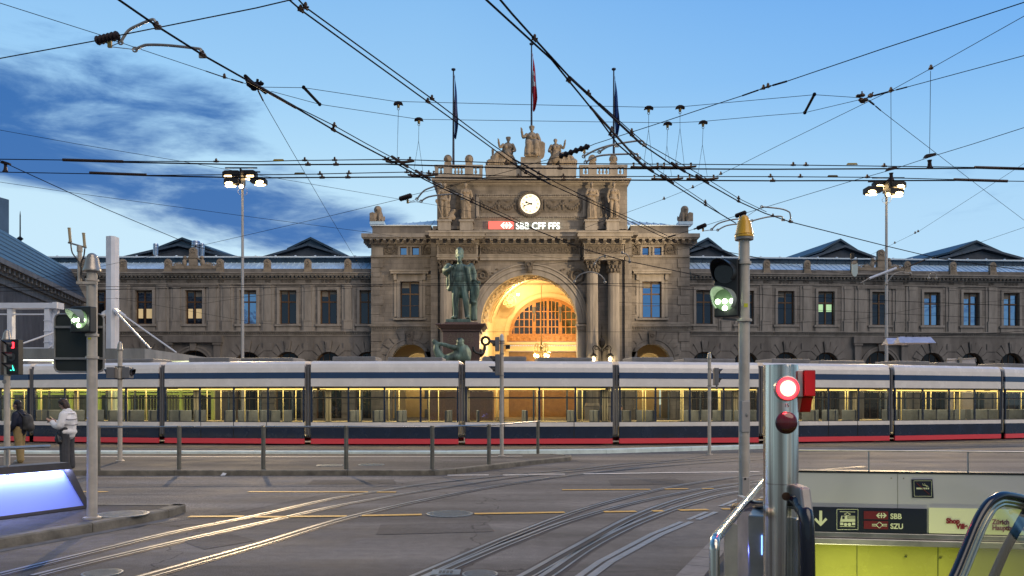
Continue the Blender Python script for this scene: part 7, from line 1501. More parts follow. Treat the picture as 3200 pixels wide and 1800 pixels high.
# ---------------------------------------------------------------- stone statues on the gable
def robed(px, py0, py1, d, label, arm='hip', lean=0.0, bare=False, group='standing statues on the attic'):
    h = (py1 - py0) * d / F; b = at(px, py1, d); o_ = MB(); s = h / 1.75
    P = lambda x, y, z: b + Vector((x, y, z)) * s
    face(o_, P(lean * .3, -.02, 1.64), (.1, -1, -.05), (0, 0, 1), s * 1.0); o_.ell(P(lean * .3, .02, 1.69), (.09 * s, .10 * s, .085 * s)); limb(o_, [P(lean * .2, .02, 1.45), P(lean * .3, 0, 1.56)], [.06 * s, .055 * s])
    o_.ell(P(lean * .1, .0, 1.3), (.19 * s, .12 * s, .20 * s)); o_.ell(P(0, 0, 1.08), (.16 * s, .12 * s, .18 * s)); o_.ell(P(lean * .15, .01, 1.41), (.22 * s, .09 * s, .07 * s))
    for k in (-1, 1): o_.ell(P(k * .07 + lean * .1, -.10, 1.31), (.07 * s, .05 * s, .06 * s), 8, 6)
    if bare:
        limb(o_, [P(-.09, 0, .95), P(-.10, -.04, .5), P(-.10, .02, .08)], [.11 * s, .08 * s, .055 * s]); limb(o_, [P(.09, 0, .95), P(.12, -.10, .52), P(.14, .0, .08)], [.11 * s, .08 * s, .055 * s])
        for x in (-.11, .15): o_.ell(P(x, -.07, .04), (.05 * s, .12 * s, .04 * s))
        limb(o_, [P(.12, .05, .98), P(.18, .06, .6), P(.16, .08, .2)], [.10 * s, .12 * s, .10 * s]); limb(o_, [P(-.15, -.06, 1.0), P(0, -.13, .95), P(.16, -.06, .9)], [.06 * s] * 3)
    else:
        for i in range(11): a = math.pi * 2 * i / 11; limb(o_, [P(.11 * math.cos(a), .09 * math.sin(a), 1.0), P(.17 * math.cos(a + .1), .13 * math.sin(a + .1), .5), P(.20 * math.cos(a + .25), .15 * math.sin(a + .25), .03)], [.06 * s, .06 * s, .055 * s], 6)
        o_.lathe([(.18 * s, 0), (.16 * s, .4 * s), (.13 * s, .95 * s)], b, 12); limb(o_, [P(-.17, -.05, 1.02), P(.02, -.15, .90), P(.2, -.06, .62)], [.06 * s, .065 * s, .05 * s]); limb(o_, [P(.06, -.13, .6), P(.09, -.17, .3), P(.1, -.16, .05)], [.07 * s, .06 * s, .06 * s])
    for k in (-1, 1):
        if arm == 'down' or (arm == 'hip' and k > 0): limb(o_, [P(k * .2, 0, 1.38), P(k * .27, .02, 1.12), P(k * .25, -.06, .90)], [.07 * s, .055 * s, .04 * s]); fingers(o_, P(k * .25, -.08, .86), (0, -.2, -1), (0, -1, 0), (-k, 0, 0), s * .9)
        else: limb(o_, [P(k * .2, 0, 1.38), P(k * .28, -.02, 1.15), P(k * .12, -.16, 1.12)], [.07 * s, .055 * s, .04 * s]); fingers(o_, P(k * .09, -.18, 1.12), (-k, -.2, .1), (0, .5, -.5), (0, 0, 1), s * .9)
    o_.box(b.x - .24 * s, b.x + .24 * s, b.y - .2 * s, b.y + .2 * s, b.z, b.z + .05 * s)
    o = blobby(o_, 'stone_statue', STATUE_ST, None, .04, 1); return tag(o, label, 'statue', group)
ds_ = DA - .75
robed(1388, 573, 686, ds_, 'stone statue of a capped man with a staff, leftmost on the clock gable', 'hip', .1, True)
robed(1457, 573, 686, ds_, 'stone statue of a half draped woman left of the clock, beside the capped man', 'hip', -.1)
robed(1850, 571, 686, ds_, 'stone statue of a fully robed woman right of the clock', 'cross', -.05)
robed(1917, 571, 686, ds_, 'stone statue of a bare chested man in a loincloth, rightmost on the clock gable', 'down', .05, True)
mb = MB(); mb.tube([at(1362, 625, ds_ - .4), at(1384, 684, ds_ - .3)], .06, 6); mb.ell(at(1364, 628, ds_ - .4), (.12, .12, .2)); o = mb.build('stone_staff', STATUE_ST); tag(o, 'carved stone staff held low by the capped stone man', 'staff')
mb = MB(); dd = ds_; limb(mb, [at(1404, 686, dd), at(1412, 668, dd), at(1420, 658, dd)], [.3, .22, .15]); mb.ell(at(1413, 680, dd), (.35, .3, .35)); o = blobby(mb, 'stone_anvil', STATUE_ST, None, .05, 1); tag(o, 'carved stone block at the feet of the capped stone man', 'carving')
def seated(px, py0, py1, d, face_dir, label, shield=False, arm_up=0, recl=0, crown=True):
    h = (py1 - py0) * d / F; b = at(px, py1, d); o_ = MB(); s = h / 1.34; P = lambda x, y, z: b + Vector((x, y, z)) * s
    hx = -recl * .02
    face(o_, P(hx, -.02, 1.22), (face_dir, -1, -.05), (0, 0, 1), s); o_.ell(P(hx, .03, 1.27), (.10 * s, .11 * s, .09 * s)); limb(o_, [P(0, .02, 1.04), P(hx, 0, 1.15)], [.065 * s, .055 * s])
    if crown:
        for k in range(10): a = 2 * math.pi * k / 10; o_.ell(P(hx + .095 * math.cos(a), .01 + .1 * math.sin(a), 1.33), (.028 * s, .028 * s, .05 * s), 6, 4)
    o_.ell(P(0, 0, .88), (.20 * s, .14 * s, .22 * s)); o_.ell(P(0, 0, .66), (.18 * s, .15 * s, .16 * s)); o_.ell(P(0, .01, 1.0), (.24 * s, .1 * s, .08 * s))
    for k in (-1, 1): o_.ell(P(k * .08, -.12, .90), (.075 * s, .06 * s, .065 * s), 8, 6)
    if not recl:
        for k in (-1, 1): limb(o_, [P(k * .11, .0, .56), P(k * .16, -.42, .56), P(k * .15, -.42, .1)], [.15 * s, .13 * s, .10 * s]); o_.ell(P(k * .15, -.52, .04), (.05 * s, .12 * s, .04 * s))
        for i in range(9): x = -.26 + .52 * i / 8; limb(o_, [P(x * .7, -.40, .58), P(x, -.46, .3), P(x * 1.1, -.42, .02)], [.06 * s, .055 * s, .05 * s], 6)
        o_.box(*[v for v in (b.x - .27 * s, b.x + .27 * s, b.y - .2 * s, b.y + .35 * s, b.z, b.z + .52 * s)])
    else:
        k = recl
        limb(o_, [P(0, .0, .3), P(-k * .05, -.2, .25), P(k * .45, -.25, .52), P(k * .62, -.25, .12)], [.2 * s, .17 * s, .13 * s, .09 * s]); limb(o_, [P(0, 0, .25), P(k * .4, -.1, .2), P(k * .95, -.12, .1)], [.2 * s, .17 * s, .08 * s])
        limb(o_, [P(0, .0, .6), P(-k * .1, .05, .3), P(-k * .2, .05, .08)], [.2 * s, .26 * s, .26 * s])
        for i in range(8): x = k * (.1 + .1 * i); limb(o_, [P(x, -.22, .38 - .02 * i), P(x + k * .08, -.3, .18), P(x + k * .1, -.28, .02)], [.06 * s, .06 * s, .05 * s], 6)
    for k in (-1, 1):
        if arm_up == k: limb(o_, [P(k * .22, 0, 1.0), P(k * .36, -.05, .88), P(k * .42, -.18, 1.08)], [.08 * s, .06 * s, .045 * s]); fingers(o_, P(k * .43, -.2, 1.13), (k * .2, 0, 1), (0, -1, 0), (-k, 0, 0), s)
        else: limb(o_, [P(k * .22, 0, 1.0), P(k * .33, .0, .76), P(k * .26, -.28, .64)], [.08 * s, .065 * s, .05 * s]); fingers(o_, P(k * .25, -.32, .63), (0, -1, -.2), (0, 0, -1), (-k, 0, 0), s)
    o_.ell(P(0, .14, .8), (.28 * s, .09 * s, .38 * s))
    o = blobby(o_, 'stone_statue', STATUE_ST, None, .042, 1); return tag(o, label, 'statue', 'seated statues crowning the gable')
seated(1662, 396, 497, DA + .2, 0, 'tallest stone figure, crowned woman enthroned at the top of the gable', arm_up=-1)
seated(1587, 430, 521, DA + .6, .35, 'reclining stone figure left of the enthroned crowned woman', arm_up=-1, recl=-1)
seated(1737, 434, 521, DA + .6, -.3, 'reclining stone figure right of the enthroned crowned woman', arm_up=1, recl=1, crown=False)
mb = MB(); c = at(1692, 472, DA - .35); P = [(c.x + x * .9, c.z + z) for x, z in ((-.38, .9), (.1, 1.0), (.42, .8), (.40, -.1), (.30, -.6), (.05, -.85), (-.3, -.6), (-.42, .0))]; mb.prism(P, DA - .45, DA - .3); o = mb.build('stone_shield', STATUE_ST, None, bevel=.05); tag(o, 'upright stone shield leaning at the knee of the enthroned woman', 'shield')
mb = MB(); c = at(1546, 505, DA + .3); mb.lathe([(.45, 0), (.45, .9), (.3, 1.0), (.12, 1.02)], c + Vector((0, 0, -.4)), 12); mb.tube([c + Vector((-.2, 0, .5)), c + Vector((-.2, 0, 1.25))], [.10, .14], 8); mb.tube([c + Vector((.2, 0, .5)), c + Vector((.2, 0, .95))], .1, 8); mb.box(c.x - .5, c.x + .7, c.y - .3, c.y + .3, c.z - .45, c.z + .1); o = mb.build('stone_engine', STATUE_ST); tag(o, 'small carved stone steam engine behind the left reclining figure', 'carving')
mb = MB(); limb(mb, [at(1775, 478, DA + .6), at(1785, 495, DA + .6), at(1796, 508, DA + .6)], [.14, .3, .18]); mb.ell(at(1790, 505, DA + .5), (.5, .3, .35)); o = blobby(mb, 'stone_drapery', STATUE_ST, None, .05, 1); tag(o, 'bundle of carved stone drapery at the right end of the sculpture group', 'carving')
def lion(px, d, flip, label):
    b = at(px, 696, d); s = flip; mb = MB(); P = lambda x, y, z: b + Vector((x * s, y, z))
    limb(mb, [P(.15, .3, .3), P(.1, .1, .8), P(.0, -.05, 1.25)], [.48, .42, .36]); mb.ell(P(.0, -.05, 1.35), (.42, .4, .42)); mb.ell(P(-.02, -.25, 1.42), (.26, .28, .26)); mb.ell(P(-.02, -.48, 1.33), (.15, .14, .13)); mb.ell(P(.0, .0, 1.62), (.28, .25, .16))
    for k in (-1, 1): mb.ell(P(k * .2, -.15, 1.62), (.07, .07, .09)); mb.ell(P(k * .34 + .1, .1, .25), (.2, .35, .25)); limb(mb, [P(k * .2, -.2, .95), P(k * .22, -.35, .45), P(k * .22, -.38, .08)], [.16, .13, .11]); mb.ell(P(k * .22, -.48, .07), (.12, .18, .08))
    mb.tube(smoothline([P(.45, .5, .2), P(.62, .5, .4), P(.6, .45, .8)]), .07, 6)
    P2 = [(b.x + s * x, b.z + z) for x, z in ((-.78, 0), (-.25, 0), (-.25, .85), (-.4, 1.0), (-.78, .9))]; mb.prism(P2, d - .62, d - .42)
    o = blobby(mb, 'stone_lion', STATUE_ST, None, .05, 1); tag(o, label, 'statue', 'seated lions on the side roofs')
    q = MB(); q.box(b.x - .75, b.x + .75, d - .65, d + .75, zof(703, d - .3), b.z); q.build('lion_plinth', ROOFM, ST)
lion(1181, DB + .9, 1, 'seated stone lion with a shield at the left end of the arched block'); lion(2139, DB + .9, -1, 'seated stone lion with a shield at the right end of the arched block')
# flags
def flagpole(px, py0, d, label, cols, fl0, fl1, w):
    b = at(px, 520, d); t = zof(py0, d); o = thing('flagpole', b, label, 'flagpole', 'flagpoles on the gable'); mb = MB(); mb.tube([b, (b.x, d, t)], [.13, .07], 10); mb.lathe([(.02, -.25), (.08, -.2), (.05, -.12), (.22, 0), (.22, .12), (.05, .2)], (b.x, d, t), 12); mb.build('pole', mat('pole_dark', (.03, .035, .06), .5, .3), o)
    z0, z1 = zof(fl0, d), zof(fl1, d); n, m = 26, 14; vs = []; mi = []; W_ = w * d / F
    for i in range(n + 1):
        u = i / n; z = z0 + (z1 - z0) * u
        for j in range(m + 1):
            v = j / m; ww = W_ * (.08 + .92 * min(1, u * 1.6) ** .8) * (1 if u < .78 else 1 - (u - .78) * 2.2); vs.append((b.x + .1 + ww * v + .04 * math.sin(9 * u + 6 * v), d + .25 * math.sin(v * 7 + u * 4) * (.3 + u), z - .35 * v * (1 - u)))
    fs = []
    mb = MB()
    for i in range(n):
        for j in range(m): mb.m = cols(i / n, j / m); mb.add([vs[i * (m + 1) + j], vs[i * (m + 1) + j + 1], vs[(i + 1) * (m + 1) + j + 1], vs[(i + 1) * (m + 1) + j]], [(0, 1, 2, 3)])
    f = mb.build('flag', [mat('flag_red', (.42, .012, .03), .8), mat('flag_white', (.6, .6, .62), .8), mat('flag_blue', (.012, .05, .20), .8), mat('flag_violet', (.10, .09, .16), .8)], o, smooth=True)
flagpole(1417, 219, 83.5, 'flagpole left of the gable sculpture with a limp violet and blue flag', lambda u, v: 3 if v < .5 and u < .7 else 2, 232, 432, 12)
flagpole(1661, 139, 84.2, 'tallest flagpole, behind the enthroned figure, with a limp red flag with white cross', lambda u, v: 1 if (.30 < u < .56 and v < .55 and not (.38 < u < .47 and v > .3)) else 0, 165, 346, 15)
flagpole(1918, 218, 83.5, 'flagpole right of the gable sculpture with a limp dark blue flag', lambda u, v: 2, 236, 428, 15)

# two dark figures waiting beyond the tram, seen through its windows
def waiting(px, d, h, w, label):
    b = at(px, 1260, d); b.z = 0.0; o = thing('person', b, label, 'person', 'people waiting beyond the tram'); s = h / 1.70; P = lambda x, y, z: b + Vector((x * w, y, z)) * s
    mb = MB(); face(mb, P(0, 0, 1.55), (-.7, -.7, -.1), (0, 0, 1), s); limb(mb, [P(0, 0, 1.34), P(0, 0, 1.46)], [.06 * s, .055 * s]); limb(mb, [P(0, 0, .9), P(0, 0, 1.3)], [.12 * s, .10 * s])
    for k in (-1, 1): fingers(mb, P(k * .24, -.1, .80), (0, -.3, -1), (0, -1, 0), (-k, 0, 0), s)
    blobby(mb, 'body', SKIN, o, .014, 1); mb = MB(); mb.ell(P(0, .03, 1.59), (.10 * s, .11 * s, .10 * s)); mb.ell(P(.02, .06, 1.5), (.09 * s, .07 * s, .12 * s)); blobby(mb, 'hair', HAIRB, o, .016, 1)
    mb = MB(); limb(mb, [P(0, 0, .82), P(0, 0, 1.05), P(0, 0, 1.3)], [.17 * s, .18 * s, .12 * s]); mb.ell(P(0, 0, 1.28), (.22 * s * w, .11 * s, .09 * s))
    for k in (-1, 1): limb(mb, [P(k * .2, 0, 1.3), P(k * .26, .02, 1.05), P(k * .24, -.08, .84)], [.085 * s, .07 * s, .055 * s])
    blobby(mb, 'coat', mat('dark_coat', (.02, .02, .024), .8, vary=.3, vscale=8), o, .02, 2)
    mb = MB()
    for k in (-1, 1): limb(mb, [P(k * .09, 0, .86), P(k * .1, 0, .45), P(k * .1, 0, .06)], [.12 * s, .09 * s, .075 * s]); mb.ell(P(k * .1, -.06, .04), (.05 * s, .13 * s, .04 * s))
    blobby(mb, 'trousers', mat('dark_trousers', (.025, .025, .03), .8), o, .02, 1)
waiting(1880, 37.0, 1.62, 1.1, 'person in a dark coat seen through the tram windows below the twin lantern'); waiting(1942, 40.0, 1.5, .95, 'shorter person in a dark coat farther right, seen through the tram windows')
# ---------------------------------------------------------------- light masts (lit)
FLOOD = (1.0, .72, .40)
MGLOW = mat('flood_lens', (1, .9, .7), .4, emit=(1, .68, .30), estr=13)
MPOLE = mat('mast_pole', (.50, .48, .46), .45, .3, vary=.06, vscale=2)
def light_mast(px, heads, spot, label, aim):
    d = 60.0; x = xof(px, d); ztop = zof(spot[1] - 12, d); o = thing('light_mast', (x, d, 0), label, 'light mast', 'tall flood light masts')
    mb = MB(); mb.tube([(x, d, 0), (x, d, ztop)], [.14, .085], 14); mb.build('pole', MPOLE, o, smooth=True)
    mb = MB(); zb = zof(heads[0][2], d); mb.box(x - .06, x + .06, d - .5, d + .5, ztop - .1, zb + .05); mb.box(x - 1.2, x + 1.2, d - .35, d - .25, zb + .12, zb + .2); mb.box(x - 1.2, x + 1.2, d + .35, d + .45, zb + .02, zb + .1); mb.build('crossbeam', DKMET, o)
    for i, (a, b, t, bo) in enumerate(heads):
        dd = d + (.5 if i < 2 else -.55); x0, x1, z1, z0 = xof(a, dd), xof(b, dd), zof(t, dd), zof(bo, dd); out = -1 if (a + b) / 2 < px else 1
        mb = MB(); xi, xo = (x1, x0) if out < 0 else (x0, x1)
        P = [(xi, z1), (xi, z0 + (z1 - z0) * .35), (xo - out * .25, z0), (xo, z0 + .1), (xo, z1 - .12), (xo - out * .2, z1)]
        mb.prism(P, dd - .28, dd + .28); h = mb.build('flood_light', DKMET, o, bevel=.02)
        mb = MB(); mb.ell((xo + (xi - xo) * .36, dd - .27, z0 + .17), (.30, .08, .13), 14, 8); mb.ell((xo + (xi - xo) * .4, dd, z0 + .03), (.42, .22, .07), 14, 8); mb.build('lens', MGLOW, h)
    mb = MB(); c = at(spot[0], spot[1], d - .4); mb.lathe([(.12, -.25), (.19, -.1), (.20, .12)], c, 14, axis=(0, -1, -.25)); mb.build('spot_light', DKMET, o)
    mb = MB(); mb.ell(c + Vector((0, -.14, -.03)), (.16, .05, .16), 14, 8); mb.build('spot_lens', MGLOW, o); mb = MB(); mb.tube(smoothline([c, c + Vector((-.35, .1, -.35)), c + Vector((-.1, .2, -.6)), (x, d, c.z - .4)]), .015, 5); mb.tube(smoothline([c, c + Vector((.35, .1, -.2)), c + Vector((.25, .2, -.55)), (x, d, c.z - .5)]), .015, 5); mb.build('cable', WHITEP, o)
    for nm, tgt, w, ang in (('flood_facade_light', aim, MAST_F * (1.7 if px > 1600 else .35), 52), ('flood_square_light', (x * .1, 14, 0), MAST_S, 120)):
        l = bpy.data.lights.new(nm, 'SPOT'); l.energy = w; l.color = FLOOD; l.spot_size = math.radians(ang); l.spot_blend = .6; l.shadow_soft_size = .5; q = bpy.data.objects.new(nm, l); COL.objects.link(q); q.location = (x, d - 1.0 if 'square' in nm else d + 1.0, zof(heads[2][3], d) - .4); q.rotation_euler = (Vector(tgt) - Vector(q.location)).to_track_quat('-Z', 'Y').to_euler()
MAST_F, MAST_S = 22000, 36000
light_mast(758, [(698, 749, 535, 561), (753, 803, 534, 560), (703, 748, 558, 583), (784, 833, 556, 579)], (756, 583), 'tall flood light mast with glaring lamps before the left wing, under the dark clouds', (-3, 82, 17))
light_mast(2770, [(2728, 2776, 566, 592), (2780, 2827, 568, 592), (2701, 2755, 584, 609), (2778, 2820, 590, 614)], (2773, 608), 'tall flood light mast with four lit lamps before the right wing of the station', (3, 82, 17))
# ---------------------------------------------------------------- overhead wires
def pt(p, H): return at(p[0], p[1], p[2]) if len(p) > 2 else atz(p[0], p[1], H)
def wire(label, pts, r=.010, H=5.6, clamps=(), name='overhead_wire', m=WIRE, sleeve=(), cat='overhead wire'):
    P = [pt(p, H) for p in pts]; r *= .8
    out = lambda p: p[0] < 0 or p[0] > 3200 or p[1] < 0
    if out(pts[0]): P.insert(0, P[0] + (P[0] - P[1]).normalized() * 28)      # runs on beyond the picture
    if out(pts[-1]): P.append(P[-1] + (P[-1] - P[-2]).normalized() * 28)
    mb = MB(); mb.tube(P, r, 8); o = mb.build(name, m, smooth=True); tag(o, label, cat, 'tram wires over the square')
    def near(px, py):
        best = None
        for a, b in zip(P, P[1:]):
            for i in range(41):
                q = a.lerp(b, i / 40); sx, sy = CX + q.x * F / q.y, HY - (q.z - CZ) * F / q.y; e = (sx - px) ** 2 + (sy - py) ** 2
                if best is None or e < best[0]: best = (e, q, (b - a).normalized())
        return best[1], best[2]
    for c in clamps:
        q, t = near(*c); s_ = Vector((t.y, -t.x, 0)).normalized(); mb = MB(); mb.tube([q - t * .045, q + t * .045], r * 1.9, 6); mb.box(q.x - .015, q.x + .015, q.y - .015, q.y + .015, q.z - .015, q.z + .04); mb.tube([q - s_ * .035, q + s_ * .035], .009, 6); mb.ell(q + Vector((0, 0, .042)), .015, 6, 4); mb.build('clamp', INSBR, o)
    for (a, b, k) in sleeve:
        q0, _ = near(*a); q1, _ = near(*b); mb = MB(); mb.tube([q0, q1], r * k, 8); mb.build('sleeve', INSUL, o)
    return o
wire('thin stay wire from the top left corner towards the first spiked insulator and beyond', [(-30, 0), (326, 113), (356, 126), (643, 222), (690, 238), (800, 271)], .0055, 6.2, sleeve=(((643, 222), (690, 238), 1.8), ((722, 250), (760, 261), 2.6)), clamps=((700, 241), (780, 266)))
wire('taut span wire rising from the left edge through the spiked insulator to the top', [(-30, 188), (301, 127), (370, 111), (800, 25), (885, 5), (960, -12)], .0085, 6.0)
wire('thick contact wire running from the top left down to the station portal', [(352, -14), (494, 84), (637, 174), (800, 266), (924, 336), (1042, 406), (1126, 452), (1244, 514), (1325, 560), (1375, 585), (1600, 690), (1740, 745), (1833, 781), (1942, 812), (2187, 862)], .015, 5.6, clamps=((492, 82), (634, 172), (1042, 404), (1476, 632), (1740, 745)), sleeve=(((770, 246), (924, 336), 1.7),))
wire('companion feeder wire just above the thick contact wire left of the portal', [(924, 333), (1045, 393), (1145, 449), (1266, 514), (1328, 556), (1600, 680), (1690, 726)], .009, 5.65, clamps=((1045, 393), (1478, 625)))
wire('thin guy wire sloping from the left edge past the left mast to the second insulator', [(-30, 401), (242, 450), (543, 500), (724, 532), (819, 549), (1247, 622), (1356, 640), (1480, 662)], .005, 6.2)
wire('left one of two parallel wires falling from the top centre left to the clock', [(893, -10), (940, 31), (1337, 318), (1520, 450), (1600, 509), (1643, 541), (1889, 653), (1951, 684), (2078, 743), (2112, 757), (2308, 794), (2420, 815)], .011, 5.6, clamps=((940, 31), (1337, 318), (1643, 541), (1889, 653), (2112, 757)), sleeve=(((1600, 509), (1720, 576), 1.8),))
wire('right one of two parallel wires falling from the top centre left to the clock', [(922, -13), (955, 23), (1350, 309), (1536, 450), (1604, 497), (1684, 543), (1892, 647), (2084, 736)], .010, 5.65, clamps=((955, 23), (1350, 309), (1684, 543)), sleeve=(((1604, 497), (1720, 561), 1.8),))
wire('upper thin span wire bearing the flat insulators across the flagpoles', [(803, 272), (949, 274), (1235, 317), (1600, 326), (2025, 335), (2125, 334), (2400, 309), (2546, 296), (2695, 306)], .0055, 6.4)
wire('lower thin span wire bearing the flat insulators across the flagpoles', [(847, 285), (999, 326), (1297, 371), (1322, 373), (1600, 377), (2097, 384), (2190, 380), (2400, 361), (2515, 352), (2689, 311)], .0055, 6.4)
wire('thin wire dropping steeply from the left wire knot to the roof of the left wing', [(803, 276), (822, 314), (900, 450), (1030, 674), (1132, 844)], .0055, 5.9, sleeve=(((806, 284), (822, 314), 2.6),))
wire('thick wire from the top centre past the central flag to the yellow cap', [(1552, -14), (1600, 43), (1671, 122), (1780, 241), (1839, 293), (1917, 368), (2004, 450), (2112, 523), (2190, 562), (2311, 631), (2389, 666), (2468, 693), (2770, 769), (2934, 808), (3240, 850)], .014, 5.6, clamps=((1671, 122), (1839, 293), (1978, 420), (2308, 628), (2416, 675), (2470, 694)), sleeve=(((1780, 241), (2004, 450), 1.5),))
wire('thick wire left of it, crossing beside the right flag down to the yellow cap', [(1505, -14), (1600, 73), (1724, 186), (1777, 252), (1805, 286), (1845, 335), (1911, 425), (1929, 450), (2013, 522), (2078, 560), (2205, 641), (2299, 697)], .014, 5.6, clamps=((1777, 252), (1909, 420), (2205, 641)), sleeve=(((1845, 335), (2013, 522), 1.5),))
wire('slim feeder wire just right of the crossing wire beside the right flag', [(1845, 331), (1929, 425), (1945, 450), (2019, 507), (2204, 632), (2265, 678)], .008, 5.65, clamps=((1910, 408), (2204, 632)))
wire('slim feeder wire along the thick wire that ends beyond the yellow cap', [(1873, 322), (1973, 411), (2016, 448), (2190, 547), (2308, 620), (2395, 662)], .008, 5.65, clamps=((1975, 412), (2308, 620)))
wire('span wire from the top right corner down to the spiked insulator at the right statues', [(3240, -6), (2760, 152), (2459, 254), (2400, 271), (2320, 299), (2240, 325), (2060, 385), (1858, 450), (1842, 457)], .008, 6.1, sleeve=(((2459, 254), (2415, 268), 2.2), ((2320, 299), (2370, 283), 1.8)), clamps=((2400, 271), (2385, 277)))
wire('long thin wire from the gable insulator falling left to the pole antennas', [(1747, 490), (1656, 514), (1600, 532), (1511, 556), (1284, 610), (1247, 623), (1030, 675), (800, 728), (612, 771), (478, 799), (335, 828), (239, 848), (0, 892), (-30, 897)], .0065, 6.1, clamps=((612, 771), (478, 798)))
wire('thin wire from the upper right edge slanting down left to the attic statues', [(3240, 28), (2909, 214), (2784, 283), (2440, 451), (2400, 471), (2317, 513), (2165, 586), (2075, 622), (1957, 665), (1830, 711)], .0055, 6.3, clamps=((2909, 214), (2784, 283), (2251, 546), (2165, 586), (2075, 622)))
wire('thin wire from the right edge to the brown wire knot at the upper right', [(3240, 163), (2835, 272), (2723, 301), (2700, 308)], .007, 6.4, sleeve=(((2835, 272), (2800, 281), 2.0), ((2775, 287), (2730, 299), 2.6)), clamps=((2784, 285), (2720, 302)))
wire('thin wire leaving the brown wire knot down to the right edge', [(2707, 308), (2730, 326), (2748, 342), (2888, 450), (3074, 593), (3240, 718)], .0055, 6.4, sleeve=(((2716, 316), (2730, 327), 3.4), ((2736, 333), (2750, 344), 2.2)))
wire('wire rising right from the bracketed arms at the yellow cap past two hangers', [(1910, 790), (2109, 735), (2190, 709), (2305, 673), (2400, 645), (2664, 565), (2785, 531), (2909, 490), (3040, 450), (3240, 386)], .007, 6.0, sleeve=(((2112, 735), (2086, 745), 3.5), ((2190, 709), (2170, 716), 3.5), ((2300, 674), (2330, 664), 3)))
wire('thin wire low at the right edge slanting to the right mast', [(3240, 485), (3072, 594), (2869, 724), (2757, 779), (2700, 806)], .005, 6.6, clamps=((2869, 724), (2861, 728), (2797, 760)))
wire('thin wire from the right edge to the dark insulator over the right wing', [(3240, 697), (2934, 801), (2886, 813), (2842, 832), (2700, 880)], .006, 6.2, sleeve=(((2890, 812), (2842, 832), 5),))
BAR = mat('brown_bar', (.035, .020, .014), .5, .2)
def long_wire(label, pts, r, H, cl, bars):
    o = wire(label, pts, r, H, cl)
    for a, b in bars: mb = MB(); mb.tube([atz(a[0], a[1], H), atz(b[0], b[1], H)], .026, 8); mb.build('section_bar', BAR, o)
    return o
long_wire('topmost of the four level wires crossing the whole picture', [(-40, 497), (196, 500), (385, 504), (800, 505), (949, 501), (983, 501), (1235, 498), (1600, 510), (2400, 515), (2505, 516), (3046, 523), (3240, 526)], .010, 5.68, ((671, 506), (952, 500), (1048, 500), (1203, 498), (1278, 499), (1585, 509), (2480, 515), (2522, 517), (2760, 518)), (((196, 499.5), (385, 505)), ((3046, 523), (3240, 528.5))))
long_wire('second from the top of the four level wires crossing the whole picture', [(385, 507), (800, 515), (1050, 514), (1204, 513), (1600, 525), (1973, 527), (2400, 529), (3046, 526)], .015, 5.6, ((965, 513), (1048, 513), (1748, 526)), ())
long_wire('third from the top of the four level wires crossing the whole picture', [(-40, 537), (280, 543), (458, 548), (700, 546), (819, 546), (999, 544), (1017, 543), (1263, 538), (1600, 551), (2400, 552), (2710, 554), (2981, 561), (3150, 566), (3240, 567)], .010, 5.68, ((1000, 543), (1090, 542), (1271, 539), (1343, 541), (1630, 551), (1757, 552), (2410, 552), (2503, 553), (2710, 555)), (((280, 540), (458, 546.5)), ((2981, 561), (3148, 566))))
long_wire('lowest of the four level wires crossing the whole picture', [(458, 549), (800, 556), (1260, 553), (1600, 561), (2400, 565), (2985, 564)], .015, 5.6, ((1012, 555), (1090, 554), (1757, 564), (2410, 565)), ())
for lab, a, b, H in (('yellow plate on the topmost level wire, left of the clock gable', 853, 889, 5.68), ('yellow plate on the topmost level wire, right of the yellow-capped pole', 2645, 2680, 5.68)):
    c, d_ = atz(a, 503 if a < 1000 else 515, H), atz(b, 503 if a < 1000 else 515, H); mb = MB(); mb.prism([(c.x, c.z), (d_.x, c.z), (d_.x - .02, c.z + .028), (c.x + .02, c.z + .028)], c.y - .012, c.y + .012); tag(mb.build('wire_marker', mat('marker_yellow', (.42, .30, .04), .5)), lab, 'wire marker')
for lab, a, b, y in (('dark olive plate on the third level wire, left of the clock gable', 919, 954, 544.5), ('dark olive plate on the third level wire, right of the yellow-capped pole', 2585, 2619, 552.5)):
    c, d_ = atz(a, y, 5.68), atz(b, y, 5.68); mb = MB(); mb.prism([(c.x, c.z), (d_.x, c.z), (d_.x - .02, c.z + .028), (c.x + .02, c.z + .028)], c.y - .012, c.y + .012); tag(mb.build('wire_marker', mat('marker_olive', (.09, .07, .02), .5)), lab, 'wire marker')
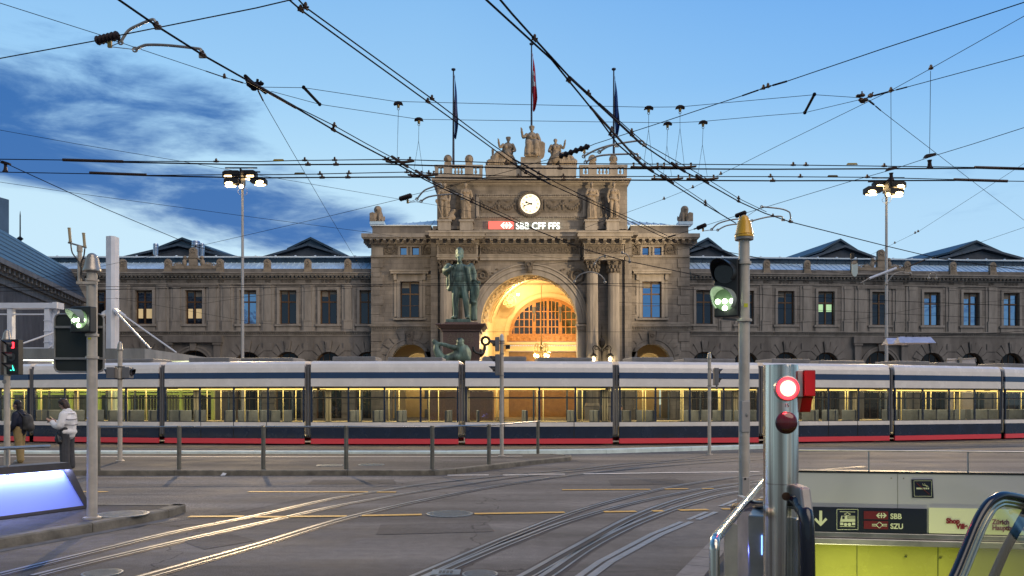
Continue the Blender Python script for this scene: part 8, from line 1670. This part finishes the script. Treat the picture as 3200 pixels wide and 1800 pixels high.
# low tram wires in front of the facade
lowd = 31.0
for lab, pts, r in (('upper wire of the low pair drawn level across the portal and both wings', [(-60, 899), (800, 892), (1600, 885), (2100, 887)], .012), ('lower wire of the low pair drawn level across the portal and both wings', [(-60, 911), (800, 898), (1600, 890), (1840, 889), (2230, 908), (2400, 922), (2773, 940), (3240, 958)], .012),
                    ('faint wire under the low pair at the right wing', [(1935, 945), (2230, 955), (2400, 962), (3240, 1001)], .008), ('faint wire drooping over the left wing windows from the tall column', [(360, 931), (800, 1009), (1100, 1030)], .006), ('level pair of faint wires passing behind the chandelier', [(1330, 1037), (1600, 1037), (2004, 1037), (2160, 1040)], .008),
                    ('faint wire rising across the left wing to the bronze man', [(560, 960), (800, 924), (1104, 899), (1340, 874), (1520, 850)], .006), ('faint wire slanting over the right wing to the far right edge', [(2160, 1030), (2700, 995), (2880, 962), (3010, 950), (3240, 930)], .006), ('faint level wire across the upper windows of the left wing', [(150, 935), (357, 933), (800, 927)], .006),
                    ('thin wire from the portal frieze to the left wing roof', [(1132, 722), (1400, 765), (1800, 815)], .006), ('curved wire from the column capital down over the right bay', [(1600, 838), (1820, 812), (1960, 800), (2190, 770)], .008), ('wire at the right mast foot running along the frieze of the right wing', [(2290, 790), (2480, 832), (2740, 870), (2960, 884), (3240, 905)], .008), ('second wire along the frieze of the right wing, a little lower', [(2400, 872), (2700, 888), (2960, 900), (3240, 918)], .008)):
    wire(lab, [(x, y, lowd) for x, y in pts], r)
# wires, arms and spiked insulators at the three pull-off points
def spiked(a, b, H, r=.045, k=6):
    p, q = atz(a[0], a[1], H), atz(b[0], b[1], H); L_ = (q - p).length; prof = [(.012, 0)]
    for i in range(k): u = i / k; prof += [(r * .7, L_ * (u + .02)), (r * 1.25, L_ * (u + .08 / 1)), (r * .7, L_ * (u + .12))]
    prof += [(r * .7, L_ * .98), (.012, L_)]; mb = MB(); mb.lathe(prof, p, 10, axis=tuple(q - p)); return mb
for lab, a, b, H, drop, arms in (
    ('black ribbed insulator with two bent arms at the upper left', (301, 128), (371, 110), 6.0, (343, 146), ([(377, 132), (401, 96), (438, 76), (475, 61), (484, 66), (491, 79)], [(422, 155), (445, 144), (466, 140), (528, 142), (619, 152), (627, 157), (630, 168)])),
    ('black ribbed insulator with two bent arms left of the capped stone man', (1250, 622), (1285, 611), 5.9, (1274, 634), ([(1303, 622), (1325, 596), (1353, 584), (1376, 574), (1379, 582)], [(1316, 629), (1340, 615), (1390, 608), (1440, 607), (1444, 617)])),
    ('long black ribbed insulator with three bent arms below the sculpture group', (1746, 490), (1842, 456), 6.1, (1826, 478), ([(1824, 489), (1861, 469), (1911, 453), (1985, 441), (2008, 441), (2012, 449)], [(1873, 475), (1898, 459), (1925, 451)], [(1830, 507), (1864, 489), (1911, 483), (1985, 481), (1992, 483), (1994, 490)])),
    ('brown ribbed insulator with two bent arms left of the yellow cap', (2180, 713), (2205, 703), 6.0, (2197, 722), ([(2224, 717), (2246, 698), (2290, 686), (2330, 684)], [(2243, 719), (2271, 705), (2310, 700), (2330, 703)])),
    ('dark insulator with a bent double arm right of the yellow cap', (2300, 675), (2330, 664), 6.0, (2312, 690), ([(2380, 646), (2437, 652), (2462, 660), (2469, 668), (2471, 690)], [(2350, 690), (2400, 678), (2440, 676), (2446, 684)]))):
    p = atz((a[0] + b[0]) / 2, (a[1] + b[1]) / 2, H); o = thing('pull_off', p, lab, 'wire fitting', 'pull-off fittings of the tram wires')
    spiked(a, b, H).build('insulator', INSUL, o)
    dd = p.y; q = at(drop[0], drop[1], dd); mb = MB(); mb.tube([at(drop[0], drop[1] - 14, dd), q], .014, 6); mb.box(q.x - .022, q.x + .022, q.y - .015, q.y + .015, q.z - .01, q.z + .07); mb.build('hanger', BRASS, o)
    for arm in arms:
        mb = MB(); A = smoothline([at(x, y, dd) for x, y in arm], 4); mb.tube(A, .017, 8); mb.tube([q, A[0]], .005, 5); mb.torus(A[0], .028, .01, n=10, m=5); e = A[-1]; mb.box(e.x - .03, e.x + .05, e.y - .015, e.y + .015, e.z - .05, e.z + .0); mb.build('bent_arm', GALV, o, smooth=True)
# spreader bars
for lab, a, b in (('short dark spreader rod between the two thin span wires, upper left', (949, 273), (999, 326)), ('short dark spreader rod between the two thin span wires, upper right', (2545, 295), (2515, 352))):
    mb = MB(); mb.tube([atz(a[0], a[1], 6.4), atz(b[0], b[1], 6.4)], .022, 8); mb.ell(atz(a[0], a[1], 6.4), .03, 8, 6); mb.ell(atz(b[0], b[1], 6.4), .03, 8, 6); tag(mb.build('spreader_rod', WIRE), lab, 'spreader rod')
# knots
for lab, c, H in (('black knot of clamps where the left wires meet', (801, 270), 6.0), ('brown knot of clamps where the right wires meet', (2703, 308), 6.4)):
    p = atz(c[0], c[1], H); mb = MB()
    for i in range(7): q = p + Vector((rnd.uniform(-.1, .1), rnd.uniform(-.04, .04), rnd.uniform(-.05, .05))); mb.ell(q, (.05, .03, .03), 7, 5); mb.tube([q, q + Vector((rnd.uniform(-.1, .1), 0, rnd.uniform(-.03, .09)))], .012, 5)
    if c[0] < 1000: mb.tube([atz(766, 237, H), atz(785, 255, H), atz(830, 290, H)], .024, 7); mb.tube([p, p + Vector((.02, 0, .10))], .018, 6)
    tag(mb.build('wire_knot', WIRE if c[0] < 1000 else INSBR), lab, 'wire fitting')
# flat insulators with droppers
def hat(px, py, H, ends, lab, sc=1.0):
    p = atz(px, py, H); o = thing('hanging_insulator', p, lab, 'insulator', 'flat insulators on the span wires'); mb = MB(); w = .075 * sc
    mb.prism([(p.x - w, p.z - .022), (p.x - w * .35, p.z - .012), (p.x + w * .35, p.z - .012), (p.x + w, p.z - .022), (p.x + w * .85, p.z + .01), (p.x + w * .3, p.z + .03), (p.x - w * .3, p.z + .03), (p.x - w * .85, p.z + .01)], p.y - .035, p.y + .035); mb.build('cap', INSUL, o)
    mb = MB(); mb.lathe([(.012, .03), (.022, .02), (.026, 0), (.02, -.03)], p + Vector((0, 0, -.035)), 8); mb.torus(p + Vector((0, 0, -.085)), .018, .005, n=10, m=5); mb.build('bell', BRASS, o)
    a = p + Vector((0, 0, -.10)); mb = MB(); mid = at(ends[0][0], ends[0][1], p.y + .15); mb.tube([a, mid], .0035, 5)
    for e in ends[1:]: mb.tube([mid, at(e[0], e[1], p.y + .4)], .003, 5)
    mb.build('dropper', WIRE, o)
hat(1245, 324, 6.4, [(1243, 420), (1241, 498)], 'flat black insulator on the upper span wire, left of the violet flag')
hat(1309, 374, 6.4, [(1308, 440), (1293, 535), (1322, 540)], 'flat black insulator on the lower span wire, left of the violet flag')
hat(2027, 338, 6.4, [(2027, 405), (2012, 508), (2040, 520)], 'flat black insulator on the upper span wire, nearest the right flag')
hat(2125, 336, 6.4, [(2125, 400), (2110, 510), (2139, 522)], 'flat black insulator on the upper span wire, farther from the right flag')
hat(2086, 387, 6.4, [(2084, 455), (2073, 545), (2099, 550)], 'flat black insulator on the lower span wire, nearest the right flag')
hat(2197, 383, 6.4, [(2195, 452), (2181, 545), (2210, 550)], 'flat black insulator on the lower span wire, farther from the right flag')
for lab, top, bot, H in (('dark bell hanger with a long dropper above the right mast', (2784, 290), (2785, 531), 6.3), ('dark bell hanger with a long dropper right of the right mast', (2908, 222), (2905, 490), 6.3)):
    p = atz(top[0], top[1], H); q = at(bot[0], bot[1], p.y + .6); o = thing('wire_hanger', q, lab, 'insulator'); mb = MB(); mb.tube([p, q + Vector((0, 0, .05))], .004, 5); mb.build('dropper', WIRE, o); mb = MB(); mb.prism([(q.x - .09, q.z - .02), (q.x + .09, q.z + .02), (q.x + .07, q.z + .05), (q.x - .06, q.z + .03)], q.y - .03, q.y + .03); mb.lathe([(.05, 0), (.03, .04), (.025, .09), (.035, .12)], q + Vector((0, 0, -.17)), 10); mb.build('bell', INSUL, o)
p = atz(17, 510, 5.7); o = thing('wire_hanger', p, 'dark bell hanger on the third level wire at the left edge', 'insulator'); mb = MB(); mb.prism([(p.x - .08, p.z), (p.x + .08, p.z - .03), (p.x + .08, p.z + .0), (p.x - .04, p.z + .04)], p.y - .03, p.y + .03); mb.lathe([(.05, 0), (.03, .04), (.022, .1), (.03, .14)], p + Vector((0, 0, -.15)), 10); mb.build('bell', INSUL, o)
mb = MB(); mb.tube([atz(-40, 482, 5.75), p, atz(300, 640, 5.75), at(612, 771, 20), at(800, 815, 40)], .0075, 6); tag(mb.build('overhead_wire', WIRE), 'wire from the left edge hanger sloping down to the left attic sculpture', 'overhead wire', 'tram wires over the square')
mb = MB(); mb.tube([(xof(-40, 22), 22, zof(563, 22)), at(230, 603, 22), at(800, 680, 24), at(1160, 727, 27)], .006, 6); tag(mb.build('overhead_wire', WIRE), 'thin wire slanting gently down from the left edge to the arched block roof', 'overhead wire', 'tram wires over the square')
# crossing plates
for lab, c, H, dx in (('brown crossing plate on the topmost wires left of the gable', (1250, 506), 5.62, 45), ('brown crossing plate on the third level wire left of the gable', (1322, 548), 5.62, 48), ('brown crossing plate on the topmost wires, first right of the gable', (2020, 523), 5.62, 50), ('brown crossing plate on the topmost wires, second right of the gable', (2120, 523), 5.62, 56), ('brown crossing plate on the third level wire, first right of the gable', (2085, 560), 5.62, 50), ('brown crossing plate on the third level wire, second right of the gable', (2195, 560), 5.62, 50)):
    p = atz(c[0], c[1], H); w = dx * p.y / F; o = thing('wire_crossing', p, lab, 'wire fitting', 'crossing plates of the tram wires'); mb = MB()
    mb.prism([(p.x - w, p.z - .002), (p.x - w * .6, p.z - .02), (p.x - w * .2, p.z - .012), (p.x + w * .2, p.z - .022), (p.x + w * .6, p.z - .012), (p.x + w, p.z + .005), (p.x + w, p.z + .03), (p.x + w * .3, p.z + .012), (p.x - w * .3, p.z + .012), (p.x - w, p.z + .02)], p.y - .03, p.y + .03); mb.build('plate', INSBR, o, bevel=.006)
    mb = MB()
    for u in (-.8, -.1, .7): q = p + Vector((w * u, 0, .025)); mb.box(q.x - .012, q.x + .012, q.y - .02, q.y + .02, q.z - .02, q.z + .035); mb.ell(q + Vector((0, 0, .045)), (.022, .015, .014), 6, 4)
    dv = (atz(c[0] + 40, c[1] + 26, H) - p).normalized(); mb.tube([p - dv * .30, p + dv * .30], .024, 6); mb.build('clamps', INSBR, o)
# hung luminaire, oval sign and white insulated bar before the right wing
dh = 45.0; X = lambda p: xof(p, dh); Y = lambda p: zof(p, dh)
HL = thing('hanging_luminaire', at(2850, 1050, dh), 'pair of pale steel trough reflectors hung on a wire before the right wing', 'luminaire')
for off, a, b in ((0, 2801, 2913), (.9, 2788, 2870)):
    mb = MB(); z1, z0 = Y(1052), Y(1073); y = dh + off; mb.add([(X(a + 5), y, z1), (X(b - 5), y, z1), (X(b), y - .42, z0), (X(a), y - .42, z0), (X(b), y + .42, z0), (X(a), y + .42, z0)], [(0, 3, 2, 1), (0, 1, 4, 5), (0, 5, 3), (1, 2, 4)]); mb.build('reflector', mat('reflector_steel', (.62, .62, .66), .35, .6, vary=.1, vscale=4), HL)
mb = MB(); mb.tube([at(2760, 1056, dh), at(2940, 1048, dh), at(3140, 1039, dh), at(3260, 1030, dh)], .015, 5)
for k in range(5): mb.box(X(2808 + 22 * k), X(2811 + 22 * k), dh - .04, dh + .04, Y(1052), Y(1049))
mb.build('hanger', WIRE, HL)
dh = 30.0
HS = thing('hanging_sign', at(2671, 845, dh), 'small pale rounded shield hung from a black box on the wires over the right wing', 'sign')
mb = MB(); c = at(2671, 843, dh); w = 9 * dh / F; P = [(c.x - w, c.z + .22), (c.x - w * .4, c.z + .19), (c.x + w, c.z + .24), (c.x + w, c.z - .12), (c.x + w * .5, c.z - .24), (c.x, c.z - .27), (c.x - w * .6, c.z - .22), (c.x - w, c.z - .1)]; mb.prism(P, dh - .02, dh + .02); mb.build('shield', mat('pale_sign', (.48, .58, .58), .4), HS)
mb = MB(); mb.box(c.x - .15, c.x - .04, dh - .06, dh + .06, c.z + .42, c.z + .62); mb.box(c.x - .135, c.x - .12, dh - .01, dh + .01, c.z + .2, c.z + .45); mb.box(c.x + .085, c.x + .10, dh - .01, dh + .01, c.z + .2, c.z + .47); mb.build('holder', DKMET, HS)
mb = MB(); mb.tube([at(2717, 870, dh), at(2801, 838, dh)], .05, 10); a = at(2717, 870, dh); o = mb.build('insulated_bar', WHITEP); tag(o, 'white insulated bar tilted across the right mast at roof height', 'insulated bar', None); mb = MB(); mb.tube([at(2690, 884, dh), at(2717, 870, dh)], .02, 6); mb.tube([at(2698, 880, dh), at(2700, 890, dh)], .02, 6); mb.build('end_rod', GALV, o)
for lab, pts in (('curved grey arm arching over the right wing frieze, at the far right', [(2903, 870), (2905, 858), (2915, 852), (2924, 858), (2926, 870)]), ('curved grey arm beside the right column capitals', [(1795, 880), (1810, 860), (1840, 850), (1870, 856), (1888, 872), (1890, 882)]), ('small curved grey arm at the column capital', [(1858, 825), (1872, 806), (1890, 800)]), ('long curved grey arm over the right bay window', [(1945, 790), (1958, 795), (1966, 806), (1967, 818)]), ('grey arm pair hanging at the frieze above the right mast foot', [(2770, 888), (2790, 860), (2815, 850), (2845, 855)])):
    mb = MB(); A = smoothline([at(x, y, dh) for x, y in pts], 4); mb.tube(A, .022, 6)
    for e in (A[0], A[-1]): mb.ell(e, (.06, .05, .06), 7, 5)
    tag(mb.build('wire_bow', GALV, None, smooth=True), lab, 'wire fitting')
# large panel sign seen from behind, rising over the tram at the right
db = 42.0; RS = thing('road_sign', at(2998, 1320, db), 'back of a large pale rounded road sign panel rising above the tram at the right', 'road sign')
mb = MB(); mb.box(xof(2960, db), xof(3049, db), db, db + .04, .9, zof(1121, db)); mb.build('panel', mat('sign_panel_back', (.40, .40, .44), .45, .4, vary=.1, vscale=2), RS, bevel=.03)
mb = MB(); mb.box(xof(2959, db), xof(3050, db), db - .03, db - .001, zof(1143, db), zof(1139, db)); mb.tube([at(2959, 1125, db - .02), at(3049, 1119, db - .02), at(3050, 1130, db - .02)], .03, 6); mb.tube([(xof(2998, db), db - .1, 0), (xof(2998, db), db - .1, zof(1117, db))], .09, 12); mb.build('frame', GALV, RS)
S.render.resolution_x = 1024; S.render.resolution_y = 576
